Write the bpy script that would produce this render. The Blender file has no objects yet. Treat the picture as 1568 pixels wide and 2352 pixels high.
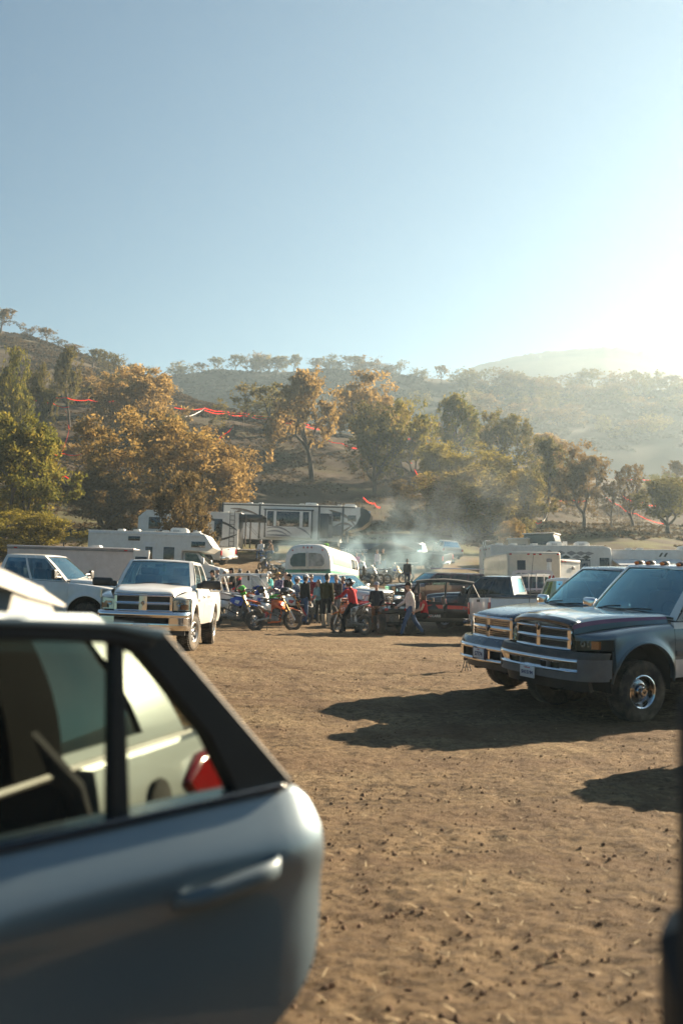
import bpy, bmesh, math, random
import numpy as np
from mathutils import Vector, Matrix, Euler
R = math.radians
PI = math.pi
sc = bpy.context.scene
col = sc.collection
random.seed(7)

# ------------------------------------------------------------------ camera, sky, sun, exposure
F, CX, CY, HOR, CAMH = 2613.0, 784.0, 1176.0, 1420.0, 1.5      # photograph measured at 1568 x 2352
PITCH = math.atan((HOR - CY) / F)
SUN_AZ, SUN_EL = 49.0, 22.3          # degrees to the right of the view direction, above the horizon
cam_d = bpy.data.cameras.new('camera')
cam = bpy.data.objects.new('camera', cam_d)
col.objects.link(cam)
cam.location = (0, 0, CAMH)
cam.rotation_euler = (R(90) + PITCH, 0, 0)
cam_d.sensor_fit = 'VERTICAL'
cam_d.sensor_height = 36
cam_d.lens = F / 2352 * 36
cam_d.clip_start = 0.05
cam_d.clip_end = 6000
cam_d.dof.use_dof = True
cam_d.dof.focus_distance = 26
cam_d.dof.aperture_fstop = 2.2
sc.camera = cam

world = bpy.data.worlds.new('World')
sc.world = world
world.use_nodes = True
wn = world.node_tree
bg = wn.nodes['Background']
sky = wn.nodes.new('ShaderNodeTexSky')
sky.sky_type = 'NISHITA'
sky.sun_disc = False
sky.sun_elevation = R(SUN_EL)
sky.sun_rotation = R(SUN_AZ)
sky.altitude = 300
sky.air_density = 1.3
sky.dust_density = 0.75
sky.ozone_density = 6.0
bg.inputs['Strength'].default_value = 0.0185
tint = wn.nodes.new('ShaderNodeMix')
tint.data_type = 'RGBA'; tint.blend_type = 'MULTIPLY'
tint.inputs[0].default_value = 1
tint.inputs[7].default_value = (.73, 1.02, .99, 1)
wn.links.new(sky.outputs[0], tint.inputs[6])
wn.links.new(tint.outputs[2], bg.inputs[0])

sun_d = bpy.data.lights.new('sun', 'SUN')
sun = bpy.data.objects.new('sun', sun_d)
col.objects.link(sun)
sun_d.energy = 5.0
sun_d.angle = R(0.5)
sun_d.color = (1.0, 0.82, 0.58)
az, el = R(SUN_AZ), R(SUN_EL)
SUNV = Vector((math.sin(az) * math.cos(el), math.cos(az) * math.cos(el), math.sin(el)))
sun.rotation_euler = SUNV.to_track_quat('Z', 'Y').to_euler()

sc.view_settings.view_transform = 'Standard'
sc.view_settings.look = 'None'
sc.view_settings.exposure = 2.3
sc.view_settings.gamma = 1
sc.render.engine = 'CYCLES'
cy = sc.cycles
cy.use_denoising = True
cy.max_bounces = 7
cy.diffuse_bounces = 2
cy.glossy_bounces = 4
cy.transmission_bounces = 6
cy.transparent_max_bounces = 12
cy.volume_bounces = 0
cy.caustics_reflective = False
cy.caustics_refractive = False
cy.sample_clamp_indirect = 4
cy.volume_step_rate = 1.0
cy.volume_max_steps = 128

# ------------------------------------------------------------------ helpers: objects
def tag(o, label=None, cat=None, group=None, kind=None):
    if label: o['label'] = label
    if cat: o['category'] = cat
    if group: o['group'] = group
    if kind: o['kind'] = kind
    return o

def empty(name, loc=(0, 0, 0), rz=0, label=None, cat=None, group=None, tilt=(0, 0)):
    o = bpy.data.objects.new(name, None)
    o.empty_display_size = 0.3
    col.objects.link(o)
    o.location = loc
    o.rotation_euler = (tilt[0], tilt[1], rz)
    return tag(o, label, cat, group)

def children(o):
    return list(KIDS.get(o.name, []))
KIDS = {}

def setpar(o, parent):
    o.parent = parent
    KIDS.setdefault(parent.name, []).append(o)

def copy_tree(o, parent=None, label=None):
    c = o.copy()
    col.objects.link(c)
    if parent: setpar(c, parent)
    if label: c['label'] = label
    for ch in children(o):
        copy_tree(ch, c)
    return c

def place(o, p, rz, tilt=(0, 0)):
    o.location = p
    o.rotation_euler = (tilt[0], tilt[1], rz)
    return o

# ------------------------------------------------------------------ helpers: materials
MATS = {}
def newmat(name):
    m = bpy.data.materials.new(name)
    m.use_nodes = True
    n = m.node_tree
    n.nodes.clear()
    out = n.nodes.new('ShaderNodeOutputMaterial')
    return m, n, out

def N(nt, t, **kw):
    nd = nt.nodes.new(t)
    for k, v in kw.items():
        if k.startswith('i_'):
            nd.inputs[k[2:].replace('_', ' ')].default_value = v
        else:
            setattr(nd, k, v)
    return nd

def c4(c): return (c[0], c[1], c[2], 1)

def ramp(nt, fac, stops):
    r = nt.nodes.new('ShaderNodeValToRGB')
    e = r.color_ramp.elements
    while len(e) < len(stops): e.new(0.5)
    for k, (p, c) in enumerate(stops):
        e[k].position = p
        e[k].color = c4(c) if hasattr(c, '__len__') else (c, c, c, 1)
    if fac: nt.links.new(fac, r.inputs[0])
    return r

def M(name, c=(.5, .5, .5), rough=.5, metal=0., coat=0., var=.12, vscale=6., bump=0., bscale=60., dust=0., spec=.5, emit=0, aniso=0):
    """procedural Principled material: base colour broken up by noise, optional dust film and bump"""
    if name in MATS: return MATS[name]
    m, nt, out = newmat(name)
    b = N(nt, 'ShaderNodeBsdfPrincipled')
    b.inputs['Roughness'].default_value = rough
    b.inputs['Metallic'].default_value = metal
    b.inputs['Coat Weight'].default_value = coat
    b.inputs['Coat Roughness'].default_value = .06
    b.inputs['Specular IOR Level'].default_value = spec
    L = nt.links.new
    L(b.outputs[0], out.inputs[0])
    tc = N(nt, 'ShaderNodeTexCoord')
    nz = N(nt, 'ShaderNodeTexNoise')
    nz.inputs['Scale'].default_value = vscale
    nz.inputs['Detail'].default_value = 5
    L(tc.outputs['Object'], nz.inputs['Vector'])
    lo = tuple(max(0, x * (1 - var)) for x in c)
    hi = tuple(min(1, x * (1 + var)) for x in c)
    r = ramp(nt, nz.outputs[0], [(.3, lo), (.7, hi)])
    colr = r.outputs[0]
    if dust:
        n2 = N(nt, 'ShaderNodeTexNoise')
        n2.inputs['Scale'].default_value = 2.3
        n2.inputs['Detail'].default_value = 8
        n2.inputs['Roughness'].default_value = .7
        L(tc.outputs['Object'], n2.inputs['Vector'])
        dr = ramp(nt, n2.outputs[0], [(.42, 0.), (.75, dust)])
        mx = N(nt, 'ShaderNodeMix', data_type='RGBA')
        L(dr.outputs[0], mx.inputs[0])
        L(colr, mx.inputs[6])
        mx.inputs[7].default_value = (.36, .27, .18, 1)
        colr = mx.outputs[2]
        ra = N(nt, 'ShaderNodeMath', operation='MULTIPLY_ADD')
        L(dr.outputs[0], ra.inputs[0])
        ra.inputs[1].default_value = .5
        ra.inputs[2].default_value = rough
        L(ra.outputs[0], b.inputs['Roughness'])
    L(colr, b.inputs['Base Color'])
    if bump:
        nb = N(nt, 'ShaderNodeTexNoise')
        nb.inputs['Scale'].default_value = bscale
        nb.inputs['Detail'].default_value = 4
        L(tc.outputs['Object'], nb.inputs['Vector'])
        bp = N(nt, 'ShaderNodeBump')
        bp.inputs['Strength'].default_value = bump
        bp.inputs['Distance'].default_value = .02
        L(nb.outputs[0], bp.inputs['Height'])
        L(bp.outputs[0], b.inputs['Normal'])
    if emit:
        b.inputs['Emission Color'].default_value = c4(c)
        b.inputs['Emission Strength'].default_value = emit
    MATS[name] = m
    return m

def glass_mat(name, tint=(.75, .85, .88), ior=1.6, rough=.01, alpha_t=.8):
    """thin automotive glass: tinted see-through plus Fresnel reflection"""
    if name in MATS: return MATS[name]
    m, nt, out = newmat(name)
    L = nt.links.new
    tr = N(nt, 'ShaderNodeBsdfTransparent')
    tr.inputs[0].default_value = c4([t * alpha_t for t in tint])
    gl = N(nt, 'ShaderNodeBsdfGlossy')
    gl.inputs['Roughness'].default_value = rough
    gl.inputs['Color'].default_value = (.50, .88, 1, 1)
    fr = N(nt, 'ShaderNodeFresnel')
    fr.inputs['IOR'].default_value = ior
    tc = N(nt, 'ShaderNodeTexCoord')
    nz = N(nt, 'ShaderNodeTexNoise')
    nz.inputs['Scale'].default_value = 3
    L(tc.outputs['Object'], nz.inputs['Vector'])
    # a thin uneven film of dust on the pane
    df = N(nt, 'ShaderNodeBsdfDiffuse')
    df.inputs[0].default_value = (.5, .45, .38, 1)
    mx = N(nt, 'ShaderNodeMixShader')
    L(fr.outputs[0], mx.inputs[0]); L(tr.outputs[0], mx.inputs[1]); L(gl.outputs[0], mx.inputs[2])
    m2 = N(nt, 'ShaderNodeMixShader')
    dr = ramp(nt, nz.outputs[0], [(.3, .01), (.8, .07)])
    L(dr.outputs[0], m2.inputs[0]); L(mx.outputs[0], m2.inputs[1]); L(df.outputs[0], m2.inputs[2])
    L(m2.outputs[0], out.inputs[0])
    MATS[name] = m
    return m

# ------------------------------------------------------------------ helpers: mesh builder
class MB:
    def __init__(s):
        s.v, s.f, s.m, s.mats = [], [], [], []
    def mi(s, mat):
        if mat not in s.mats: s.mats.append(mat)
        return s.mats.index(mat)
    def add(s, vs, fs, mat, T=None):
        k = len(s.v)
        if T is not None: vs = [T @ Vector(v) for v in vs]
        s.v += [tuple(v) for v in vs]
        s.f += [tuple(i + k for i in f) for f in fs]
        s.m += [s.mi(mat)] * len(fs)
        return s
    def box(s, c, d, mat, rot=None, T=None):
        x, y, z = d[0] / 2, d[1] / 2, d[2] / 2
        vs = [Vector(p) for p in ((-x,-y,-z),(x,-y,-z),(x,y,-z),(-x,y,-z),(-x,-y,z),(x,-y,z),(x,y,z),(-x,y,z))]
        if rot is not None:
            rm = Euler(rot).to_matrix()
            vs = [rm @ v for v in vs]
        vs = [v + Vector(c) for v in vs]
        return s.add(vs, [(0,3,2,1),(4,5,6,7),(0,1,5,4),(1,2,6,5),(2,3,7,6),(3,0,4,7)], mat, T)
    def rbox(s, c, d, mat, b=.03, seg=2, rot=None, T=None):
        bm = bmesh.new()
        bmesh.ops.create_cube(bm, size=1)
        for v in bm.verts: v.co = Vector((v.co.x * d[0], v.co.y * d[1], v.co.z * d[2]))
        bmesh.ops.bevel(bm, geom=bm.edges[:] , offset=min(b, min(d) * .49), segments=seg, profile=.5, affect='EDGES')
        rm = Euler(rot).to_matrix() if rot is not None else Matrix.Identity(3)
        bm.verts.index_update()
        vs = [rm @ v.co + Vector(c) for v in bm.verts]
        fs = [tuple(v.index for v in f.verts) for f in bm.faces]
        bm.free()
        return s.add(vs, fs, mat, T)
    def tube(s, pts, r, mat, n=8, closed=False, caps=True, T=None):
        pts = [Vector(p) for p in pts]
        m = len(pts)
        rs = r if hasattr(r, '__len__') else [r] * m
        vs, fs = [], []
        up = None
        for i, p in enumerate(pts):
            a = pts[i - 1] if (i or closed) else p
            b = pts[(i + 1) % m] if (i < m - 1 or closed) else p
            t = (b - a)
            if t.length < 1e-9: t = Vector((0, 0, 1))
            t.normalize()
            if up is None:
                up = Vector((0, 0, 1)) if abs(t.z) < .9 else Vector((1, 0, 0))
            q = t.cross(up)
            if q.length < 1e-6: q = t.orthogonal()
            q.normalize()
            w = q.cross(t).normalized()
            up = w
            for k in range(n):
                an = 2 * PI * k / n
                vs.append(p + (q * math.cos(an) + w * math.sin(an)) * rs[i])
        for i in range(m if closed else m - 1):
            j = (i + 1) % m
            for k in range(n):
                l = (k + 1) % n
                fs.append((i*n+k, i*n+l, j*n+l, j*n+k))
        if caps and not closed:
            fs.append(tuple(range(n - 1, -1, -1)))
            fs.append(tuple((m - 1) * n + k for k in range(n)))
        return s.add(vs, fs, mat, T)
    def loft(s, rings, mat, closed=True, caps=True, T=None):
        n = len(rings[0])
        vs = [v for r in rings for v in r]
        fs = []
        for i in range(len(rings) - 1):
            for k in range(n if closed else n - 1):
                l = (k + 1) % n
                fs.append((i*n+k, i*n+l, (i+1)*n+l, (i+1)*n+k))
        if caps and closed:
            fs.append(tuple(range(n - 1, -1, -1)))
            fs.append(tuple((len(rings) - 1) * n + k for k in range(n)))
        return s.add(vs, fs, mat, T)
    def lathe(s, prof, mat, n=24, axis='z', c=(0, 0, 0), T=None, a0=0, a1=None):
        full = a1 is None
        if full: a1 = 2 * PI
        rings = []
        k = n if full else n + 1
        for i in range(k):
            an = a0 + (a1 - a0) * i / n
            cs, sn = math.cos(an), math.sin(an)
            ring = []
            for r, h in prof:
                if axis == 'z': p = (r*cs, r*sn, h)
                elif axis == 'y': p = (r*cs, h, r*sn)
                else: p = (h, r*cs, r*sn)
                ring.append((p[0]+c[0], p[1]+c[1], p[2]+c[2]))
            rings.append(ring)
        m = len(prof)
        vs = [v for r in rings for v in r]
        fs = []
        for i in range(n):
            j = (i + 1) % k
            for q in range(m - 1):
                fs.append((i*m+q, j*m+q, j*m+q+1, i*m+q+1))
        return s.add(vs, fs, mat, T)
    def grid(s, P, mat, skip=None, T=None):
        """P[i][j] points"""
        a, b = len(P), len(P[0])
        vs = [v for r in P for v in r]
        fs = []
        for i in range(a - 1):
            for j in range(b - 1):
                if skip and skip(i, j): continue
                fs.append((i*b+j, (i+1)*b+j, (i+1)*b+j+1, i*b+j+1))
        return s.add(vs, fs, mat, T)
    def prism(s, poly, h0, h1, mat, axis='y', T=None):
        """poly of 2D points extruded along an axis: 'y': (x,z), 'x': (y,z), 'z': (x,y)"""
        def P(a, b, h):
            return (a, h, b) if axis == 'y' else ((h, a, b) if axis == 'x' else (a, b, h))
        n = len(poly)
        vs = [P(a, b, h0) for a, b in poly] + [P(a, b, h1) for a, b in poly]
        fs = [tuple(range(n)), tuple(range(2*n-1, n-1, -1))]
        for k in range(n):
            l = (k + 1) % n
            fs.append((k, l, n + l, n + k)[::-1])
        return s.add(vs, fs, mat, T)
    def ell(s, c, r, mat, rot=None, nu=12, nv=8, T=None):
        vs, fs = [], []
        rm = Euler(rot).to_matrix() if rot is not None else Matrix.Identity(3)
        for i in range(nv + 1):
            th = PI * i / nv
            for k in range(nu):
                ph = 2 * PI * k / nu
                vs.append(rm @ Vector((r[0]*math.sin(th)*math.cos(ph), r[1]*math.sin(th)*math.sin(ph), r[2]*math.cos(th))) + Vector(c))
        for i in range(nv):
            for k in range(nu):
                l = (k + 1) % nu
                fs.append((i*nu+k, (i+1)*nu+k, (i+1)*nu+l, i*nu+l))
        return s.add(vs, fs, mat, T)
    def cap(s, p0, p1, r0, r1, mat, n=10, T=None):
        """tapered capsule"""
        p0, p1 = Vector(p0), Vector(p1)
        d = p1 - p0
        L = d.length or 1e-6
        t = d / L
        pts, rs = [], []
        for a in (0.02, .35, .75):
            an = a * PI / 2
            pts.append(p0 - t * r0 * math.cos(an)); rs.append(r0 * math.sin(an))
        pts += [p0, p0.lerp(p1, .5), p1]; rs += [r0, (r0 + r1) / 2, r1]
        for a in (.75, .35, 0.02):
            an = a * PI / 2
            pts.append(p1 + t * r1 * math.cos(an)); rs.append(r1 * math.sin(an))
        return s.tube(pts, rs, mat, n=n, T=T)
    def text(s, body, size, mat, T, ext=.002, bold=0, font=None, align='CENTER'):
        cu = bpy.data.curves.new('lettering', 'FONT')
        cu.body = body
        cu.size = size
        cu.extrude = ext
        cu.offset = bold
        cu.align_x = align
        cu.align_y = 'CENTER'
        cu.resolution_u = 3
        o = bpy.data.objects.new('lettering', cu)
        me = bpy.data.meshes.new_from_object(o)
        vs = [v.co.copy() for v in me.vertices]
        fs = [tuple(p.vertices) for p in me.polygons]
        bpy.data.objects.remove(o)
        bpy.data.curves.remove(cu)
        bpy.data.meshes.remove(me)
        return s.add(vs, fs, mat, T)
    def mirror_y(s):
        """mirrored copy of everything so far across y = 0"""
        k = len(s.v)
        s.v += [(x, -y, z) for x, y, z in s.v[:k]]
        nf = len(s.f)
        s.f += [tuple(i + k for i in reversed(f)) for f in s.f[:nf]]
        s.m += s.m[:nf]
        return s
    def mesh(s, name, smooth=35, merge=0):
        me = bpy.data.meshes.new(name)
        me.from_pydata(s.v, [], s.f)
        for mt in s.mats: me.materials.append(mt)
        me.polygons.foreach_set('material_index', s.m)
        if merge or smooth == 'fix':
            bm = bmesh.new(); bm.from_mesh(me)
            bmesh.ops.remove_doubles(bm, verts=bm.verts, dist=merge or 1e-5)
            bmesh.ops.recalc_face_normals(bm, faces=bm.faces)
            bm.to_mesh(me); bm.free()
        me.polygons.foreach_set('use_smooth', [True] * len(me.polygons))
        me.set_sharp_from_angle(angle=R(35 if smooth == 'fix' else smooth))
        return me
    def build(s, name, parent=None, smooth=35, merge=0, bevel=0, seg=2, solid=0, sub=0, bang=40):
        me = s.mesh(name, smooth, merge)
        o = bpy.data.objects.new(name, me)
        col.objects.link(o)
        if parent is not None: setpar(o, parent)
        if solid:
            md = o.modifiers.new('solid', 'SOLIDIFY'); md.thickness = solid; md.offset = -1
        if sub:
            md = o.modifiers.new('sub', 'SUBSURF'); md.levels = sub; md.render_levels = sub
        if bevel:
            md = o.modifiers.new('bevel', 'BEVEL')
            md.width = bevel; md.segments = seg; md.limit_method = 'ANGLE'; md.angle_limit = R(bang)
            md.harden_normals = False
        return o

def lerp(a, b, t): return a + (b - a) * t
def smooth01(t):
    t = max(0., min(1., t))
    return t * t * (3 - 2 * t)
def pl(pts):
    """piecewise smooth function from points"""
    xs = [p[0] for p in pts]; ys = [p[1] for p in pts]
    def f(x):
        if x <= xs[0]: return ys[0]
        if x >= xs[-1]: return ys[-1]
        for k in range(len(xs) - 1):
            if x <= xs[k + 1]:
                h = xs[k+1] - xs[k]
                t = (x - xs[k]) / h
                def sl(i):
                    a, b = max(0, i - 1), min(len(xs) - 1, i + 1)
                    return (ys[b] - ys[a]) / (xs[b] - xs[a])
                m0, m1 = sl(k) * h, sl(k + 1) * h
                return (2*t**3-3*t**2+1)*ys[k] + (t**3-2*t**2+t)*m0 + (-2*t**3+3*t**2)*ys[k+1] + (t**3-t**2)*m1
    return f

# ------------------------------------------------------------------ pixels to places
def unproj(px, py, Y):
    t = (CY - py) / F
    z = CAMH + Y * math.tan(PITCH + math.atan(t))
    fwd = Y * math.cos(PITCH) + (z - CAMH) * math.sin(PITCH)
    return Vector(((px - CX) / F * fwd, Y, z))
def project(p):
    fwd = p[1] * math.cos(PITCH) + (p[2] - CAMH) * math.sin(PITCH)
    up = -p[1] * math.sin(PITCH) + (p[2] - CAMH) * math.cos(PITCH)
    return (CX + F * p[0] / fwd, CY - F * up / fwd)
# ------------------------------------------------------------------ terrain
TCOL = [-1500, -400, 0, 120, 250, 360, 500, 784, 1000, 1250, 1450, 1700, 3100]
def flat(z, d): return HOR + (CAMH - z) * F / d
TROW = [
 (3,   [flat(0, 3)] * 13),
 (8,   [flat(0.02, 8)] * 13),
 (12,  [flat(.06, 12)] * 13),
 (15,  [1655] * 13),
 (20,  [1562] * 13),
 (25,  [1478, 1480, 1482, 1486, 1490, 1493, 1496, 1502, 1506, 1508, 1508, 1508, 1508]),
 (32,  [1436, 1438, 1440, 1446, 1456, 1464, 1470, 1476, 1480, 1484, 1484, 1484, 1484]),
 (38.5,[1412, 1414, 1418, 1424, 1432, 1440, 1446, 1456, 1463, 1466, 1466, 1466, 1466]),
 (44,  [1405, 1408, 1412, 1416, 1420, 1422, 1424, 1430, 1436, 1436, 1436, 1436, 1436]),
 (52,  [1375, 1378, 1380, 1384, 1388, 1392, 1396, 1402, 1406, 1406, 1406, 1406, 1406]),
 (61,  [1345, 1348, 1350, 1355, 1360, 1364, 1370, 1378, 1386, 1404, 1406, 1406, 1406]),
 (75,  [1300, 1302, 1304, 1308, 1314, 1320, 1326, 1336, 1345, 1374, 1376, 1376, 1376]),
 (90,  [1262, 1264, 1266, 1268, 1274, 1280, 1288, 1299, 1308, 1332, 1336, 1336, 1336]),
 (110, [1225, 1228, 1232, 1236, 1240, 1242, 1244, 1256, 1262, 1266, 1264, 1262, 1262]),
 (130, [1165, 1165, 1170, 1180, 1190, 1198, 1208, 1216, 1222, 1226, 1225, 1222, 1222]),
 (150, [1085, 1088, 1090, 1105, 1125, 1140, 1152, 1168, 1180, 1194, 1198, 1194, 1194]),
 (170, [1010, 1012, 1020, 1035, 1050, 1070, 1086, 1108, 1124, 1152, 1168, 1166, 1166]),
 (190, [945, 950, 950, 962, 978, 996, 1012, 1046, 1072, 1116, 1136, 1138, 1138]),
 (210, [890, 898, 908, 925, 938, 946, 954, 992, 1030, 1084, 1106, 1110, 1110]),
 (240, [830, 840, 870, 888, 905, 922, 942, 990, 1036, 1088, 1112, 1116, 1116]),
 (280, [760, 790, 812, 838, 866, 896, 945, 1010, 1060, 1115, 1140, 1140, 1140]),
 (330, [690, 715, 748, 790, 838, 872, 965, 1050, 1100, 1150, 1170, 1170, 1170]),
 (380, [700, 725, 770, 815, 870, 915, 1010, 1085, 1130, 1180, 1195, 1195, 1195]),
 (450, [760, 780, 830, 880, 930, 980, 1070, 1130, 1160, 1200, 1210, 1210, 1210]),
]
FROW = [   # the far ridge: image height of its ground
 (395, [1180]*13),
 (430, [1010, 1010, 1010, 1010, 1010, 1010, 1010, 1000, 1010, 1025, 1035, 1040, 1040]),
 (500, [935, 935, 935, 935, 935, 935, 925, 920, 930, 950, 950, 955, 955]),
 (560, [875, 872, 870, 868, 868, 863, 846, 846, 860, 888, 886, 900, 900]),
 (640, [890, 890, 890, 890, 890, 890, 880, 880, 895, 915, 915, 920, 920]),
]
def ztab(rows):
    return np.array([[CAMH + d * math.tan(PITCH + math.atan((CY - y) / F)) for y in r] for d, r in rows]), np.array([d for d, r in rows], float)
PXG = np.arange(-1500, 3101, 20.0)
def bake(rows, yg):
    Z, D = ztab(rows)
    A = np.array([np.interp(PXG, TCOL, z) for z in Z])
    out = np.array([np.interp(yg, D, A[:, k]) for k in range(A.shape[1])]).T
    k3 = np.array([.25, .5, .25])
    for _ in range(14):
        p = np.pad(out, ((0, 0), (1, 1)), 'edge'); out = p[:, :-2]*.25 + p[:, 1:-1]*.5 + p[:, 2:]*.25
    for _ in range(5):
        p = np.pad(out, ((1, 1), (0, 0)), 'edge'); out = p[:-2]*.25 + p[1:-1]*.5 + p[2:]*.25
    return out
YG = 3 * np.exp(np.linspace(0, math.log(450 / 3), 160))
ZG = bake(TROW, YG)
YF = np.linspace(395, 640, 46)
ZF = bake(FROW, YF)

def lookup(G, yg, x, y):
    yy = np.clip(y, yg[0], yg[-1])
    fi = np.interp(yy, yg, np.arange(len(yg)))
    px = np.clip(CX + F * x / np.maximum(yy, 3), PXG[0], PXG[-1] - 1e-3)
    fj = (px - PXG[0]) / 20.0
    i = np.clip(fi.astype(int), 0, len(yg) - 2); j = np.clip(fj.astype(int), 0, len(PXG) - 2)
    a, b = fi - i, fj - j
    return (G[i, j]*(1-a)*(1-b) + G[i+1, j]*a*(1-b) + G[i, j+1]*(1-a)*b + G[i+1, j+1]*a*b)

_rs = np.random.RandomState(3)
_NT = _rs.rand(256, 256)
def vnoise(x, y):
    xi, yi = np.floor(x).astype(int), np.floor(y).astype(int)
    a, b = x - xi, y - yi
    a = a*a*(3-2*a); b = b*b*(3-2*b)
    g = lambda i, j: _NT[i & 255, j & 255]
    return g(xi, yi)*(1-a)*(1-b) + g(xi+1, yi)*a*(1-b) + g(xi, yi+1)*(1-a)*b + g(xi+1, yi+1)*a*b - .5
def fbm(x, y, o=4):
    s, a = 0, 1.
    for k in range(o):
        s = s + a * vnoise(x + 17.3*k, y + 9.1*k); x = x*2.03; y = y*2.03; a *= .5
    return s
def Hn(x, y):
    x = np.asarray(x, float); y = np.asarray(y, float)
    z = lookup(ZG, YG, x, y)
    amp = np.clip((y - 60) / 100, 0, 1)
    z = z + fbm(x / 22, y / 22) * 2.2 * amp + fbm(x / 5, y / 5, 3) * (.04 + .25 * amp)
    return z
def H(x, y): return float(Hn(np.array([x]), np.array([y]))[0])
def Hfar(x, y):
    return float((lookup(ZF, YF, np.array([x]), np.array([y])) + fbm(np.array([x / 60.]), np.array([y / 60.])) * 5)[0])

def ground_at(px, Y, hf=None):
    """the spot on the ground seen at column px, Y metres ahead"""
    hf = hf or H
    x = (px - CX) / F * Y
    for _ in range(6):
        z = hf(x, Y)
        x = (px - CX) / F * (Y * math.cos(PITCH) + (z - CAMH) * math.sin(PITCH))
    return Vector((x, Y, hf(x, Y)))

def sheet(name, xs, ys, zf, mat, kind='structure'):
    """xs, ys: 2D arrays"""
    z = zf(xs, ys)
    a, b = xs.shape
    co = np.stack([xs, ys, z], -1).reshape(-1, 3)
    idx = np.arange(a * b).reshape(a, b)
    q = np.stack([idx[:-1, :-1], idx[:-1, 1:], idx[1:, 1:], idx[1:, :-1]], -1).reshape(-1, 4)
    me = bpy.data.meshes.new(name)
    me.vertices.add(len(co)); me.vertices.foreach_set('co', co.ravel())
    me.loops.add(q.size); me.loops.foreach_set('vertex_index', q.ravel().astype(np.int32))
    me.polygons.add(len(q)); me.polygons.foreach_set('loop_start', np.arange(0, q.size, 4, dtype=np.int32))
    me.update(calc_edges=True)
    me.polygons.foreach_set('use_smooth', [True] * len(q))
    me.materials.append(mat)
    o = bpy.data.objects.new(name, me)
    col.objects.link(o)
    o['kind'] = kind
    return o

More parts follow.
